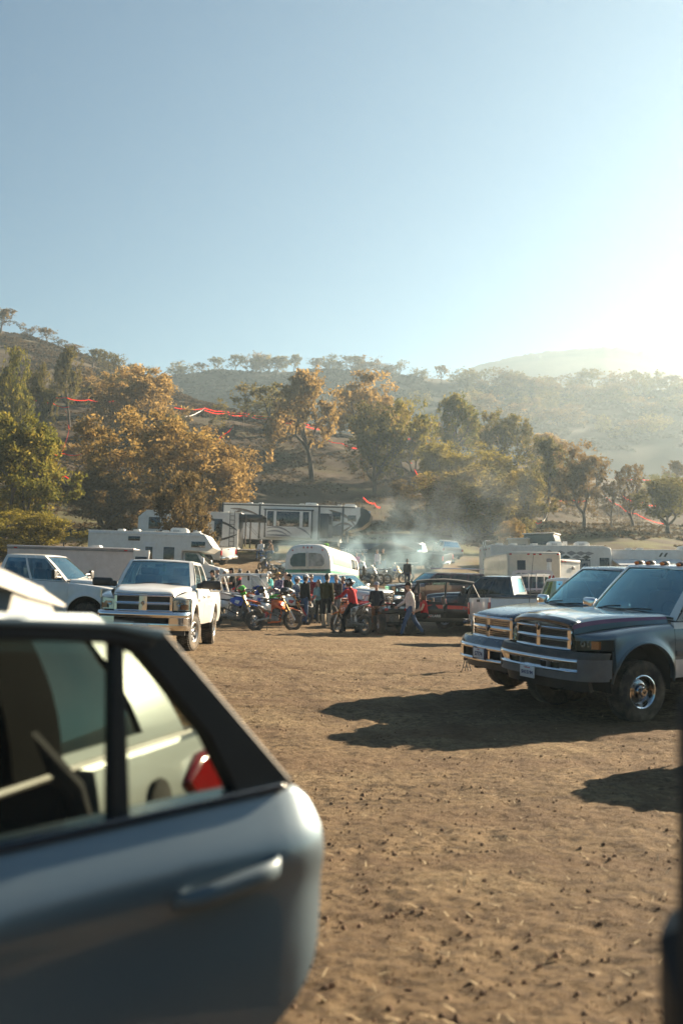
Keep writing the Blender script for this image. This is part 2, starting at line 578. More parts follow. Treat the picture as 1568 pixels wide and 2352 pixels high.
def ground_mat():
    m, nt, out = newmat('dirt_and_grass')
    L = nt.links.new
    b = N(nt, 'ShaderNodeBsdfPrincipled'); b.inputs['Roughness'].default_value = .95
    b.inputs['Specular IOR Level'].default_value = .15
    L(b.outputs[0], out.inputs[0])
    g = N(nt, 'ShaderNodeNewGeometry')
    def noise(scale, det=6, rough=.6, sx=1, sy=1):
        mp = N(nt, 'ShaderNodeMapping'); mp.inputs['Scale'].default_value = (sx, sy, 1)
        L(g.outputs['Position'], mp.inputs[0])
        n = N(nt, 'ShaderNodeTexNoise'); n.inputs['Scale'].default_value = scale
        n.inputs['Detail'].default_value = det; n.inputs['Roughness'].default_value = rough
        L(mp.outputs[0], n.inputs['Vector']); return n.outputs[0]
    def mix(f, a, c):
        x = N(nt, 'ShaderNodeMix', data_type='RGBA')
        L(f, x.inputs[0])
        for k, v in ((6, a), (7, c)):
            if hasattr(v, 'is_linked') or hasattr(v, 'links'): L(v, x.inputs[k])
            else: x.inputs[k].default_value = c4(v)
        return x.outputs[2]
    # dirt: dark specks for clods with their shadows painted in, tracks, scraps of straw
    d1 = ramp(nt, noise(1.1), [(.3, (.160, .107, .058)), (.7, (.275, .190, .106))]).outputs[0]
    d2 = mix(ramp(nt, noise(11, 9, .78), [(.41, .9), (.55, .0)]).outputs[0], d1, (.052, .033, .019))
    dirt = mix(ramp(nt, noise(42, 4, .7), [(.60, .0), (.72, .5)]).outputs[0], d2, (.36, .28, .18))
    tr = ramp(nt, noise(.35, 3, .5, .25, 1.6), [(.48, 0.), (.60, .55)]).outputs[0]
    dirt = mix(tr, dirt, (.125, .075, .042))
    # straw-coloured trampled grass in patches, darker packed wheel tracks
    pm = N(nt, 'ShaderNodeMath', operation='MULTIPLY'); L(ramp(nt, noise(.45, 5, .6), [(.52, 0.), (.66, 1.)]).outputs[0], pm.inputs[0]); L(ramp(nt, noise(26, 4, .7), [(.44, 0.), (.60, .8)]).outputs[0], pm.inputs[1])
    dirt = mix(pm.outputs[0], dirt, (.33, .25, .14))
    s0 = N(nt, 'ShaderNodeSeparateXYZ'); L(g.outputs['Position'], s0.inputs[0])
    wob = N(nt, 'ShaderNodeMath', operation='MULTIPLY_ADD'); L(noise(.10, 3), wob.inputs[0]); wob.inputs[1].default_value = 5.0; L(s0.outputs[0], wob.inputs[2])
    acc = None
    for c0, c1 in ((3.2, .10), (4.9, .10), (.9, .26), (2.6, .26), (6.0, -.22), (7.6, -.22)):
        a = N(nt, 'ShaderNodeMath', operation='MULTIPLY_ADD'); L(s0.outputs[1], a.inputs[0]); a.inputs[1].default_value = -c1; L(wob.outputs[0], a.inputs[2])
        b_ = N(nt, 'ShaderNodeMath', operation='SUBTRACT'); L(a.outputs[0], b_.inputs[0]); b_.inputs[1].default_value = c0
        ab = N(nt, 'ShaderNodeMath', operation='ABSOLUTE'); L(b_.outputs[0], ab.inputs[0])
        m_ = N(nt, 'ShaderNodeMapRange'); m_.inputs[1].default_value = .20; m_.inputs[2].default_value = .08; L(ab.outputs[0], m_.inputs[0])
        if acc is None: acc = m_.outputs[0]
        else:
            q = N(nt, 'ShaderNodeMath', operation='MAXIMUM'); L(acc, q.inputs[0]); L(m_.outputs[0], q.inputs[1]); acc = q.outputs[0]
    tm = N(nt, 'ShaderNodeMath', operation='MULTIPLY'); L(acc, tm.inputs[0]); L(ramp(nt, noise(3.5, 5, .7), [(.36, 0.), (.62, .6)]).outputs[0], tm.inputs[1])
    dirt = mix(tm.outputs[0], dirt, (.085, .052, .030))
    # hillside: brown earth, straw, green flush
    h1 = ramp(nt, noise(.16, 8, .65), [(.30, (.030, .020, .013)), (.55, (.056, .039, .024)), (.75, (.125, .098, .052))]).outputs[0]
    h2 = mix(ramp(nt, noise(.07, 7, .6, 1, 2.2), [(.50, 0.), (.66, .7)]).outputs[0], h1, (.085, .078, .030))
    hill = mix(ramp(nt, noise(2.2, 6, .7), [(.42, .0), (.70, .8)]).outputs[0], h2, (.058, .038, .024))
    sp = N(nt, 'ShaderNodeSeparateXYZ'); L(g.outputs['Position'], sp.inputs[0])
    ad = N(nt, 'ShaderNodeMath', operation='MULTIPLY_ADD'); L(noise(.12, 5), ad.inputs[0]); ad.inputs[1].default_value = 40.; L(sp.outputs[1], ad.inputs[2])
    mr = N(nt, 'ShaderNodeMapRange'); mr.inputs[1].default_value = 112; mr.inputs[2].default_value = 128
    L(ad.outputs[0], mr.inputs[0])
    colr = mix(mr.outputs[0], dirt, hill)
    # green flush on the bank at the foot of the hill and beside the white sedan
    gm = N(nt, 'ShaderNodeMapRange'); gm.inputs[1].default_value = 104; gm.inputs[2].default_value = 122; L(ad.outputs[0], gm.inputs[0])
    gm2 = N(nt, 'ShaderNodeMapRange'); gm2.inputs[1].default_value = 175; gm2.inputs[2].default_value = 135; L(ad.outputs[0], gm2.inputs[0])
    gp = N(nt, 'ShaderNodeMath', operation='MULTIPLY'); L(gm.outputs[0], gp.inputs[0]); L(gm2.outputs[0], gp.inputs[1])
    gq = N(nt, 'ShaderNodeMath', operation='MULTIPLY'); L(gp.outputs[0], gq.inputs[0])
    L(ramp(nt, noise(.22, 6, .6), [(.42, .0), (.6, .9)]).outputs[0], gq.inputs[1])
    colr = mix(gq.outputs[0], colr, (.105, .105, .030))
    L(colr, b.inputs['Base Color'])
    # bump
    bp = N(nt, 'ShaderNodeBump'); bp.inputs['Strength'].default_value = .9; bp.inputs['Distance'].default_value = .085
    s1 = N(nt, 'ShaderNodeMath', operation='ADD')
    L(noise(8, 9, .8), s1.inputs[0])
    s2 = N(nt, 'ShaderNodeMath', operation='MULTIPLY'); L(noise(38, 4, .7), s2.inputs[0]); s2.inputs[1].default_value = .35
    s3 = N(nt, 'ShaderNodeMath', operation='MULTIPLY_ADD'); L(noise(17, 6, .75), s3.inputs[0]); s3.inputs[1].default_value = .6; L(s2.outputs[0], s3.inputs[2])
    L(s3.outputs[0], s1.inputs[1])
    L(s1.outputs[0], bp.inputs['Height'])
    L(bp.outputs[0], b.inputs['Normal'])
    return m
GMAT = ground_mat()

def build_ground():
    ys = np.concatenate([np.linspace(-60, 2.6, 30), 2.7 * np.exp(np.linspace(0, math.log(60 / 2.7), 640)), 60 * np.exp(np.linspace(.01, math.log(450 / 60), 230))])
    s = np.concatenate([np.linspace(-9, -1.15, 36), np.linspace(-1.12, 1.12, 420), np.linspace(1.15, 9, 36)])
    w = 1.0 + .33 * np.maximum(ys, 2)
    Y = np.repeat(ys[:, None], len(s), 1)
    X = s[None, :] * w[:, None]
    def zf(x, y):
        z = Hn(x, y)
        near = np.clip((70 - y) / 30, 0, 1)
        z = z + near * (fbm(x / .55, y / .55, 3) * .024 + fbm(x / .16, y / .16, 3) * .026 + fbm(x / .07, y / .07, 2) * .009)
        # tyre ruts across the lot
        z = z - near * .03 * np.exp(-((np.sin(x * .35 + y * .9 + fbm(x / 8, y / 8) * 5)) / .12) ** 2) * np.clip((y - 8) / 6, 0, 1)
        return z
    return sheet('ground', X, Y, zf, GMAT)
build_ground()

def hillmat(name, c1, c2):
    m, nt, out = newmat(name)
    b = N(nt, 'ShaderNodeBsdfPrincipled'); b.inputs['Roughness'].default_value = 1; b.inputs['Specular IOR Level'].default_value = .1
    g = N(nt, 'ShaderNodeNewGeometry')
    n = N(nt, 'ShaderNodeTexNoise'); n.inputs['Scale'].default_value = .035; n.inputs['Detail'].default_value = 9; n.inputs['Roughness'].default_value = .65
    nt.links.new(g.outputs['Position'], n.inputs['Vector'])
    r = ramp(nt, n.outputs[0], [(.35, c1), (.68, c2)])
    nt.links.new(r.outputs[0], b.inputs['Base Color']); nt.links.new(b.outputs[0], out.inputs[0])
    return m
def build_far():
    xs = np.linspace(-420, 420, 240); ys = np.linspace(396, 640, 70)
    X, Y = np.meshgrid(xs, ys)
    sheet('hill', X, Y, lambda x, y: lookup(ZF, YF, x, y) + fbm(x / 60, y / 60) * 5, hillmat('far_hill_scrub', (.014, .015, .011), (.034, .031, .020)))
    # pale mountain on the skyline
    rows = [(840, 900), (900, 0), (980, 40)]
    px = np.linspace(700, 2400, 300)
    sk = np.interp(px, [700, 1000, 1100, 1180, 1260, 1400, 1450, 1520, 1620, 1900, 2400], [900, 885, 842, 822, 810, 799, 803, 815, 835, 860, 900]) - np.abs(vnoise(px / 7., px * 0)) * 8 - np.abs(vnoise(px / 2.5, px * 0 + 3)) * 4
    X, Y, Z = [], [], []
    sm = np.interp(px, [700, 1000, 1100, 1180, 1260, 1400, 1450, 1520, 1620, 1900, 2400], [900, 885, 842, 822, 812, 802, 806, 818, 838, 860, 900])
    for d, k in ((700, 420), (760, 260), (840, 110), (930, 25), (995, 4), (1000, 0), (1060, 80)):
        X.append((px - CX) / F * d); Y.append(np.full_like(px, d))
        Z.append(np.array([CAMH + d * math.tan(PITCH + math.atan((CY - (y + k)) / F)) for y in (sk if d == 1000 else sm)]))
    Z = np.array(Z)
    sheet('mountain', np.array(X), np.array(Y), lambda x, y: Z, hillmat('mountain_scrub', (.05, .055, .05), (.08, .08, .07)))
build_far()
# ------------------------------------------------------------------ trees
def leafmat(name, stops, trans=.58):
    m, nt, out = newmat(name)
    L = nt.links.new
    g = N(nt, 'ShaderNodeNewGeometry'); tc = N(nt, 'ShaderNodeTexCoord'); oi = N(nt, 'ShaderNodeObjectInfo')
    n = N(nt, 'ShaderNodeTexNoise'); n.inputs['Scale'].default_value = 2.6; n.inputs['Detail'].default_value = 3
    va = N(nt, 'ShaderNodeVectorMath', operation='ADD'); L(tc.outputs['Object'], va.inputs[0]); L(oi.outputs['Random'], va.inputs[1])
    L(va.outputs[0], n.inputs['Vector'])
    a = N(nt, 'ShaderNodeMath', operation='MULTIPLY_ADD'); L(g.outputs['Random Per Island'], a.inputs[0]); a.inputs[1].default_value = .35
    s = N(nt, 'ShaderNodeMath', operation='MULTIPLY_ADD'); L(oi.outputs['Random'], s.inputs[0]); s.inputs[1].default_value = .22; s.inputs[2].default_value = -.28
    L(s.outputs[0], a.inputs[2])
    t = N(nt, 'ShaderNodeMath', operation='ADD'); L(a.outputs[0], t.inputs[0]); L(n.outputs[0], t.inputs[1])
    r = ramp(nt, t.outputs[0], stops)
    d = N(nt, 'ShaderNodeBsdfDiffuse'); tr = N(nt, 'ShaderNodeBsdfTranslucent'); mx = N(nt, 'ShaderNodeMixShader'); mx.inputs[0].default_value = trans
    L(r.outputs[0], d.inputs[0]); L(r.outputs[0], tr.inputs[0]); L(d.outputs[0], mx.inputs[1]); L(tr.outputs[0], mx.inputs[2]); L(mx.outputs[0], out.inputs[0])
    return m
LEAF = {
 'orange': leafmat('leaves_orange', [(.2, (.13, .10, .030)), (.5, (.25, .16, .050)), (.8, (.34, .23, .09))]),
 'tan':    leafmat('leaves_tan', [(.2, (.15, .10, .035)), (.5, (.27, .17, .06)), (.8, (.34, .25, .10))]),
 'green':  leafmat('leaves_green', [(.2, (.055, .062, .014)), (.5, (.12, .115, .022)), (.8, (.24, .18, .035))]),
 'olive':  leafmat('leaves_olive', [(.2, (.06, .058, .018)), (.5, (.12, .10, .028)), (.8, (.20, .15, .05))]),
 'brown':  leafmat('leaves_brown', [(.2, (.065, .050, .024)), (.5, (.125, .088, .038)), (.8, (.20, .13, .055))]),
 'yellow': leafmat('leaves_yellow', [(.2, (.10, .09, .018)), (.5, (.2, .16, .03)), (.8, (.30, .23, .05))]),
}
BARK = M('oak_bark', (.075, .058, .045), .95, var=.4, vscale=14, bump=.8, bscale=20)

def tree_variant(seed, spread=1., trunk_h=.22, levels=4, leaves=9000, leaf=.022, clump=.085, sparse=0., upright=0., zb=.3, dome=0):
    """one tree of unit height: returns trunk mesh and crown coordinates"""
    rnd = random.Random(seed)
    segs, tips = [], []
    def branch(p, d, ln, r, lev):
        pts, rs = [p.copy()], [r]
        n = 4 if lev < 3 else 3
        for k in range(n):
            j = .16 + .10 * lev
            d = (d + Vector((rnd.uniform(-j, j), rnd.uniform(-j, j), rnd.uniform(-j * .4, j * .75) + upright * .1))).normalized()
            p = p + d * ln / n
            pts.append(p.copy()); rs.append(r * (1 - .42 * (k + 1) / n))
            if lev >= 2 and k >= 1: tips.append((p.copy(), lev))
        segs.append((pts, rs, lev))
        if lev >= levels:
            tips.append((p.copy(), lev)); return
        nb = rnd.choice([3, 4, 5]) if lev == 0 else rnd.choice([2, 3, 3])
        a0 = rnd.uniform(0, 6.28)
        for k in range(nb):
            an = a0 + 6.283 * k / nb + rnd.uniform(-.5, .5)
            tilt = rnd.uniform(.35, 1.15) if lev < 2 else rnd.uniform(.3, 1.2)
            tilt *= (1 - .45 * upright)
            q = d.orthogonal().normalized(); w = d.cross(q)
            nd = (d * math.cos(tilt) + (q * math.cos(an) + w * math.sin(an)) * math.sin(tilt) * spread + Vector((0, 0, .12))).normalized()
            branch(p, nd, ln * rnd.uniform(.62, .86) * (1.25 if lev == 0 else 1), r * .58, lev + 1)
    branch(Vector((0, 0, 0)), Vector((rnd.uniform(-.12, .12), rnd.uniform(-.12, .12), 1)).normalized(), trunk_h, .035, 0)
    allp = np.array([t[0] for t in tips])
    zmax = allp[:, 2].max() + clump * .6
    wid = np.percentile(np.abs(allp[:, :2]), 97) + clump * .6
    sx = .5 / wid                                     # unit crown: width 1, height 1
    z0 = np.percentile(allp[:, 2], 4)
    def wz(z): return z / z0 * (zb + .06) if z < z0 else zb + .06 + (z - z0) / (zmax - z0) * (.94 - zb)
    mb = MB()
    for pts, rs, lev in segs:
        if lev > 3 and rnd.random() < .5: continue
        mb.tube([(p.x * sx, p.y * sx, wz(p.z)) for p in pts], [max(x, .0022) for x in rs], BARK, n=8 if lev < 2 else 5, caps=False)
    trunk = mb.mesh('trunk', 60)
    rs_ = np.random.RandomState(seed)
    tip = np.stack([allp[:, 0] * sx, allp[:, 1] * sx, [wz(z) for z in allp[:, 2]]], 1)
    if dome:                                          # fill a lumpy dome so the crown closes
        q = rs_.normal(size=(dome, 3)); q /= np.linalg.norm(q, axis=1, keepdims=True)
        lob = .82 + .5 * vnoise(q[:, 0] * 2.2 + seed, q[:, 1] * 2.2 + q[:, 2] * 1.7)
        q = q * (lob * (1 + .22 * q[:, 2]) * (.55 + .45 * rs_.rand(dome) ** .5))[:, None]
        zc = zb + .42 * (1 - zb)
        q = np.stack([q[:, 0] * .46, q[:, 1] * .46, zc + np.where(q[:, 2] > 0, np.abs(q[:, 2]) ** .7 * (.97 - zc), q[:, 2] * (zc - zb * .6))], 1)
        tip = np.concatenate([tip, q])
    if sparse: tip = tip[rs_.rand(len(tip)) > sparse]
    n = leaves
    ci = rs_.randint(0, len(tip), n)
    v = rs_.normal(size=(n, 3)); v /= np.linalg.norm(v, axis=1, keepdims=True)
    rad = clump * (rs_.rand(n) ** .5) * (0.55 + .75 * rs_.rand(len(tip))[ci])
    c = tip[ci] + v * rad[:, None] * np.array([1, 1, .75])
    c[:, 2] = np.clip(c[:, 2], .06, 2)
    u = rs_.normal(size=(n, 3)); u /= np.linalg.norm(u, axis=1, keepdims=True)
    w = np.cross(u, rs_.normal(size=(n, 3))); w /= np.linalg.norm(w, axis=1, keepdims=True)
    ls = leaf * (.45 + 1.25 * rs_.rand(n) ** 2)[:, None]
    return trunk, c, u * ls, w * ls * .6

def crown_mesh(c, u, w, mat):
    n = len(c)
    co = np.stack([c - u, c - w * .8 + u * .1, c + u, c + w * .8 + u * .1], 1).reshape(-1, 3)
    me = bpy.data.meshes.new('crown')
    me.vertices.add(4 * n); me.vertices.foreach_set('co', co.ravel())
    me.loops.add(4 * n); me.loops.foreach_set('vertex_index', np.arange(4 * n, dtype=np.int32))
    me.polygons.add(n); me.polygons.foreach_set('loop_start', np.arange(0, 4 * n, 4, dtype=np.int32))
    me.update(calc_edges=True)
    me.materials.append(mat)
    return me
VAR = {
 'dense1': tree_variant(11, 1.15, .20, 4, 34000, .0125, .075, zb=.06, dome=130),
 'dense2': tree_variant(12, 1.2, .22, 4, 34000, .0125, .08, zb=.05, dome=130),
 'dense3': tree_variant(23, 1.1, .2, 4, 30000, .0135, .075, zb=.10, dome=120),
 'mid1': tree_variant(31, 1.05, .28, 4, 12000, .0165, .065, zb=.30, dome=70),
 'mid2': tree_variant(34, 1.1, .30, 4, 12000, .0165, .07, zb=.22, dome=80),
 'mid3': tree_variant(37, 1.0, .26, 4, 12000, .0165, .065, zb=.26, dome=70),
 'thin1': tree_variant(41, 1.0, .30, 4, 4500, .0165, .055, .15, zb=.25, dome=20),
 'thin2': tree_variant(42, .9, .25, 4, 4000, .0165, .05, .2, .4, zb=.25, dome=20),
 'far1': tree_variant(51, 1.1, .22, 4, 2600, .03, .07, zb=.10, dome=60),
 'far2': tree_variant(52, 1.0, .26, 4, 2000, .03, .07, zb=.2, dome=40),
 'far3': tree_variant(53, 1.0, .30, 4, 1200, .03, .055, .2, zb=.3, dome=10),
}
CROWNS = {}
def tree(px0, px1, ytop, d, var, hue, label, group=None, hf=None, name='oak_tree', trunk_px=None, rz=None, low=0):
    k = (var, hue)
    if k not in CROWNS:
        CROWNS[k] = crown_mesh(*VAR[var][1:], LEAF[hue])
    pxc = (px0 + px1) / 2
    g = ground_at(pxc if trunk_px is None else trunk_px, d, hf)
    g.z -= .15 + low
    top = unproj(pxc, ytop, d).z
    h = max(2., top - g.z)
    w = max(1.5, (px1 - px0) / F * d * 1.32)
    root = empty(name, g, rz if rz is not None else random.uniform(0, 6.28), label, 'tree', group)
    root.scale = (w, w, h)
    for nm, me in (('trunk', VAR[var][0]), ('crown', CROWNS[k])):
        o = bpy.data.objects.new(nm, me)
        col.objects.link(o); setpar(o, root)
    return root

tree(-105, 122, 945, 93, 'dense3', 'green', 'big yellow-green oak at the left edge above the long white trailer')
tree(-60, 142, 1165, 84, 'dense2', 'yellow', 'low bushy green oak right behind the long white trailer at the left edge')
tree(182, 470, 925, 114, 'dense2', 'orange', 'largest orange-brown oak, behind the white motorhome', trunk_px=310, rz=1.1)
tree(395, 584, 985, 120, 'dense1', 'tan', 'rounded tan oak leaning over the white toy-hauler trailer')
tree(140, 320, 1080, 109, 'dense3', 'brown', 'low russet oak in shade left of the largest orange oak')
tree(345, 478, 1085, 79, 'mid2', 'brown', 'low brown oak hanging over the left end of the toy-hauler trailer')
for a in [
 (205, 395, 838, 178, 'dense3', 'orange', 'brown-orange oak on the slope above the largest orange oak'),
 (128, 192, 795, 186, 'mid1', 'olive', 'tall olive oak with a bare straight trunk on the left slope'),
 (-20, 70, 800, 152, 'mid2', 'green', 'olive-yellow oak at the left edge above the big green oak'),
 (52, 116, 832, 166, 'mid3', 'olive', 'thin olive oak with leaning trunk on the left slope'),
 (96, 130, 885, 180, 'thin1', 'olive', 'small sparse oak under the red tape on the left slope'),
 (536, 692, 872, 196, 'thin1', 'olive', 'nearly bare wide oak at the left end of the mid hill trees'),
 (640, 792, 848, 172, 'mid1', 'orange', 'orange-topped oak with a tall pale straight trunk on the mid hill'),
 (770, 925, 858, 197, 'mid2', 'orange', 'wide orange-brown oak on the crest of the mid hill'),
 (786, 930, 925, 165, 'mid3', 'olive', 'dark green oak with a slanting trunk at the tape corner'),
 (895, 1012, 912, 168, 'mid2', 'green', 'green oak with forked trunk right of the slanting oak'),
 (995, 1108, 905, 190, 'mid1', 'green', 'tall green oak on the crest behind the big dark oak'),
 (1104, 1222, 938, 186, 'mid3', 'olive', 'loose olive oak right of the tall green crest oak'),
 (962, 1080, 1008, 150, 'dense3', 'yellow', 'yellow-green oak crown above the big dark oak, left one'),
 (1050, 1200, 1018, 148, 'dense1', 'yellow', 'broad yellow-green oak crown above the big dark oak, right one'),
 (1196, 1306, 1005, 150, 'mid1', 'olive', 'grey-green oak with bent trunk near the white tape end'),
 (1276, 1404, 1012, 140, 'mid2', 'brown', 'brown oak with thick leaning trunk on the right slope'),
 (1380, 1428, 1100, 140, 'thin1', 'brown', 'slender small oak right of the thick leaning trunk'),
 (1408, 1500, 1060, 142, 'thin2', 'brown', 'sparse upright oak in the dust on the right slope'),
 (1458, 1610, 1088, 134, 'mid3', 'olive', 'hazy dark oak at the right edge of the slope'),
]: tree(*a[:7])
tree(888, 1050, 1085, 123, 'dense2', 'brown', 'dark oak at the left of the smoke cloud', trunk_px=975)
tree(985, 1200, 1058, 121, 'dense1', 'olive', 'big dark oak standing in the blue smoke', trunk_px=1080)
tree(1130, 1250, 1075, 124, 'dense3', 'olive', 'dark oak right of the smoke cloud above the sheds', trunk_px=1190)
tree(1142, 1207, 1188, 108, 'dense2', 'orange', 'small orange-leaved oak beside the dark shed roofs')
RD = [  # left skyline
 (-30, 34, 704, 322, 'far2', 'brown'), (58, 92, 752, 326, 'far3', 'brown'), (88, 132, 754, 324, 'far2', 'brown'),
 (118, 160, 778, 322, 'far3', 'brown'), (150, 200, 792, 318, 'far2', 'brown'), (40, 70, 770, 318, 'far3', 'brown'), (186, 240, 800, 300, 'far2', 'olive'),
 (210, 262, 804, 280, 'thin2', 'olive'), (246, 300, 810, 272, 'thin2', 'olive'), (282, 330, 832, 266, 'mid3', 'olive'), (-60, 10, 760, 300, 'far1', 'brown'), (10, 60, 800, 290, 'far3', 'brown'),
 (330, 356, 845, 330, 'far3', 'olive'), (340, 400, 880, 230, 'thin1', 'brown'), (130, 170, 850, 230, 'mid1', 'olive'), (160, 215, 845, 222, 'mid2', 'brown'),
]
for k, a in enumerate(RD):
    w = ['farthest left grey oak', 'small bare oak', 'grey-brown oak', 'thin bare oak', 'rounded grey oak', 'stunted bare oak', 'olive oak', 'twiggy olive oak', 'tall twiggy olive oak',
         'bushy olive oak', 'low brown oak', 'thin brown oak', 'lone tiny oak', 'bare oak at the gap', 'leafy olive oak lower down', 'brown leafy oak lower down'][k]
    p = 'on the left hill skyline' if k < 11 else 'near the left hill skyline'
    tree(*a, '%s %s' % (w, p), 'oaks on the left hill')
FR = [(398, 448, 830), (452, 480, 834), (488, 520, 820), (524, 556, 814), (558, 604, 806), (584, 652, 814), (664, 684, 812), (708, 738, 820), (744, 786, 814), (786, 828, 818), (815, 882, 816),
      (902, 936, 832), (944, 988, 843), (1002, 1026, 838), (1030, 1084, 842), (1076, 1132, 850), (1128, 1172, 840), (1166, 1212, 850), (1210, 1262, 862), (1252, 1300, 864), (1288, 1342, 866),
      (1336, 1392, 846), (1376, 1434, 848), (1428, 1482, 850), (1474, 1526, 852), (1510, 1566, 864), (1556, 1620, 880), (340, 358, 846), (850, 900, 836), (610, 660, 818)]
for k, (a, b, y) in enumerate(FR):
    tree(a - 5, b + 5, y, 556, ['far1', 'far2', 'far1', 'far3'][k % 4] if b - a > 32 else 'far2', ['olive', 'brown', 'olive'][k % 3], 'small hazy oak standing along the far skyline ridge', 'oaks along the far skyline', hf=Hfar, low=1.0)
rr = random.Random(5)
for k in range(70):
    px = rr.uniform(1080, 1580) if k < 56 else rr.uniform(380, 1100)
    d = rr.uniform(455, 548)
    g = ground_at(px, d, Hfar)
    yb = project(g)[1]
    hw = rr.uniform(18, 36)
    tree(px - hw, px + hw, yb - rr.uniform(26, 48), d, ['far1', 'far2'][k % 2], ['olive', 'brown'][k % 2], 'hazy oak among the trees covering the far hillside', 'oaks on the far hillside', hf=Hfar, low=1.0)

rr = random.Random(11)
for k in range(17):
    px = rr.uniform(560, 1260) if k < 12 else rr.uniform(1220, 1560)
    d = rr.uniform(206, 232) if k < 12 else rr.uniform(160, 200)
    yb = project(ground_at(px, d))[1]
    hw = rr.uniform(28, 50)
    tree(px - hw, px + hw, yb - rr.uniform(60, 100), d, ['mid1', 'mid2', 'thin1', 'mid3'][k % 4], ['olive', 'orange', 'brown', 'green', 'tan'][k % 5], 'oak among the crowded oaks along the top of the middle hill', 'oaks crowding the middle hill')
for k in range(16):
    px = rr.uniform(150, 560); d = rr.uniform(150, 215)
    yb = project(ground_at(px, d))[1]
    hw = rr.uniform(26, 50)
    if 420 < px: continue
    tree(px - hw, px + hw, yb - rr.uniform(60, 100), d, ['mid1', 'mid2', 'mid3'][k % 3], ['olive', 'brown', 'orange'][k % 3], 'oak on the slope between the largest orange oak and the left skyline', 'oaks on the left hill')

def scrub(name, n, box, hf, size, mat, label, thr):
    r = np.random.RandomState(n)
    x0, x1, y0, y1 = box
    y = y0 + (y1 - y0) * r.rand(n * 3); x = (x0 + (x1 - x0) * r.rand(n * 3)) * y
    k = fbm(x / 9, y / 9, 4) > thr
    x, y = x[k][:n], y[k][:n]
    z = hf(x, y)
    n = len(x)
    s = size * (.5 + r.rand(n))[:, None]
    c = np.stack([x, y, z + s[:, 0] * .3], 1)
    u = r.normal(size=(n, 3)) * np.array([1, 1, .3]); u /= np.linalg.norm(u, axis=1, keepdims=True)
    w = np.cross(u, r.normal(size=(n, 3)) * np.array([1, 1, .2])); w /= np.linalg.norm(w, axis=1, keepdims=True)
    me = crown_mesh(c, u * s, w * s * .8, mat)
    o = bpy.data.objects.new(name, me); col.objects.link(o)
    tag(o, label, 'scrub', kind='stuff')
scrub('dry_grass', 26000, (-.42, .40, 112, 215), Hn, .22, leafmat('dry_grass_blades', [(.2, (.034, .023, .012)), (.5, (.072, .050, .024)), (.8, (.135, .10, .046))], .35), 'dry grass and low weeds over the middle hill', -.05)
scrub('brush', 14000, (-.40, -.06, 215, 335), Hn, .55, leafmat('hill_brush_leaves', [(.2, (.035, .024, .014)), (.5, (.065, .045, .026)), (.8, (.11, .08, .045))], .3), 'brown brush covering the upper left hill', -.02)
scrub('brush', 22000, (-.20, .36, 440, 560), lambda x, y: lookup(ZF, YF, x, y) + fbm(x / 60, y / 60) * 5, 1.0, leafmat('far_brush_leaves', [(.2, (.018, .02, .012)), (.5, (.035, .034, .02)), (.8, (.06, .05, .03))], .3), 'brush covering the far hillside', 0.0)

# ------------------------------------------------------------------ haze: one box of even air round everything but the sky
HAZE_D = .00033
def haze_box():
    m, nt, out = newmat('haze_air')
    v = N(nt, 'ShaderNodeVolumePrincipled')
    v.inputs['Color'].default_value = (.66, .86, 1.0, 1)
    v.inputs['Density'].default_value = HAZE_D
    v.inputs['Anisotropy'].default_value = .50
    nt.links.new(v.outputs[0], out.inputs['Volume'])
    mb = MB().box((0, 490, 107), (2000, 1300, 280), m)
    o = mb.build('haze', smooth=30)
    o.location = (0, 0, 0)
    tag(o, 'pale dusty air over the whole valley', 'haze', kind='stuff')
haze_box()
# ------------------------------------------------------------------ vehicle materials
RUBBER = M('tyre_rubber', (.022, .021, .020), .85, var=.35, vscale=9, bump=.3, bscale=40, dust=.55)
PLASTIC = M('black_plastic', (.018, .018, .02), .45, var=.25, dust=.12)
TRIM = M('dark_trim', (.03, .031, .034), .5, var=.2, dust=.2)
GREYP = M('grey_plastic', (.11, .115, .125), .55, var=.15, dust=.3)
CHROME = M('chrome', (.82, .82, .84), .07, 1., var=.04, dust=.10)
ALU = M('alloy', (.5, .5, .51), .25, .9, var=.1, dust=.2)
STEEL = M('dark_steel', (.09, .085, .08), .5, .7, var=.3)
UNDER = M('underbody', (.012, .011, .010), .95, var=.4)
INTER = M('grey_interior', (.10, .10, .105), .85, var=.2)
WCHROME = M('wheel_chrome', (.40, .40, .41), .12, 1., var=.1, dust=.35)
GLASS = glass_mat('car_glass', (.62, .78, .82), 1.75, alpha_t=.62)
WSGLASS = glass_mat('windshield_glass', (.50, .74, .80), 4.5, alpha_t=.6)
DGLASS = glass_mat('tinted_glass', (.30, .34, .36), 1.6, alpha_t=.22)
LENS = glass_mat('lamp_lens', (.95, .96, .98), 1.5, alpha_t=.92)
REDLENS = M('red_lens', (.42, .012, .010), .12, coat=1, var=.2)
AMBER = M('amber_lens', (.75, .20, .02), .15, coat=1, var=.15)
REFL = M('lamp_reflector', (.75, .76, .78), .12, .95, var=.1)
WHITEP = M('white_paint', (.72, .71, .69), .3, coat=.8, var=.05, dust=.18)
def paint(name, c, metal=.3, dust=.15): return M(name, c, .32, metal, 1., var=.06, vscale=2, dust=dust)
PLATE = M('plate_white', (.62, .63, .66), .4, var=.08, dust=.3)
PLATEINK = M('plate_ink', (.02, .03, .12), .5, var=.1)

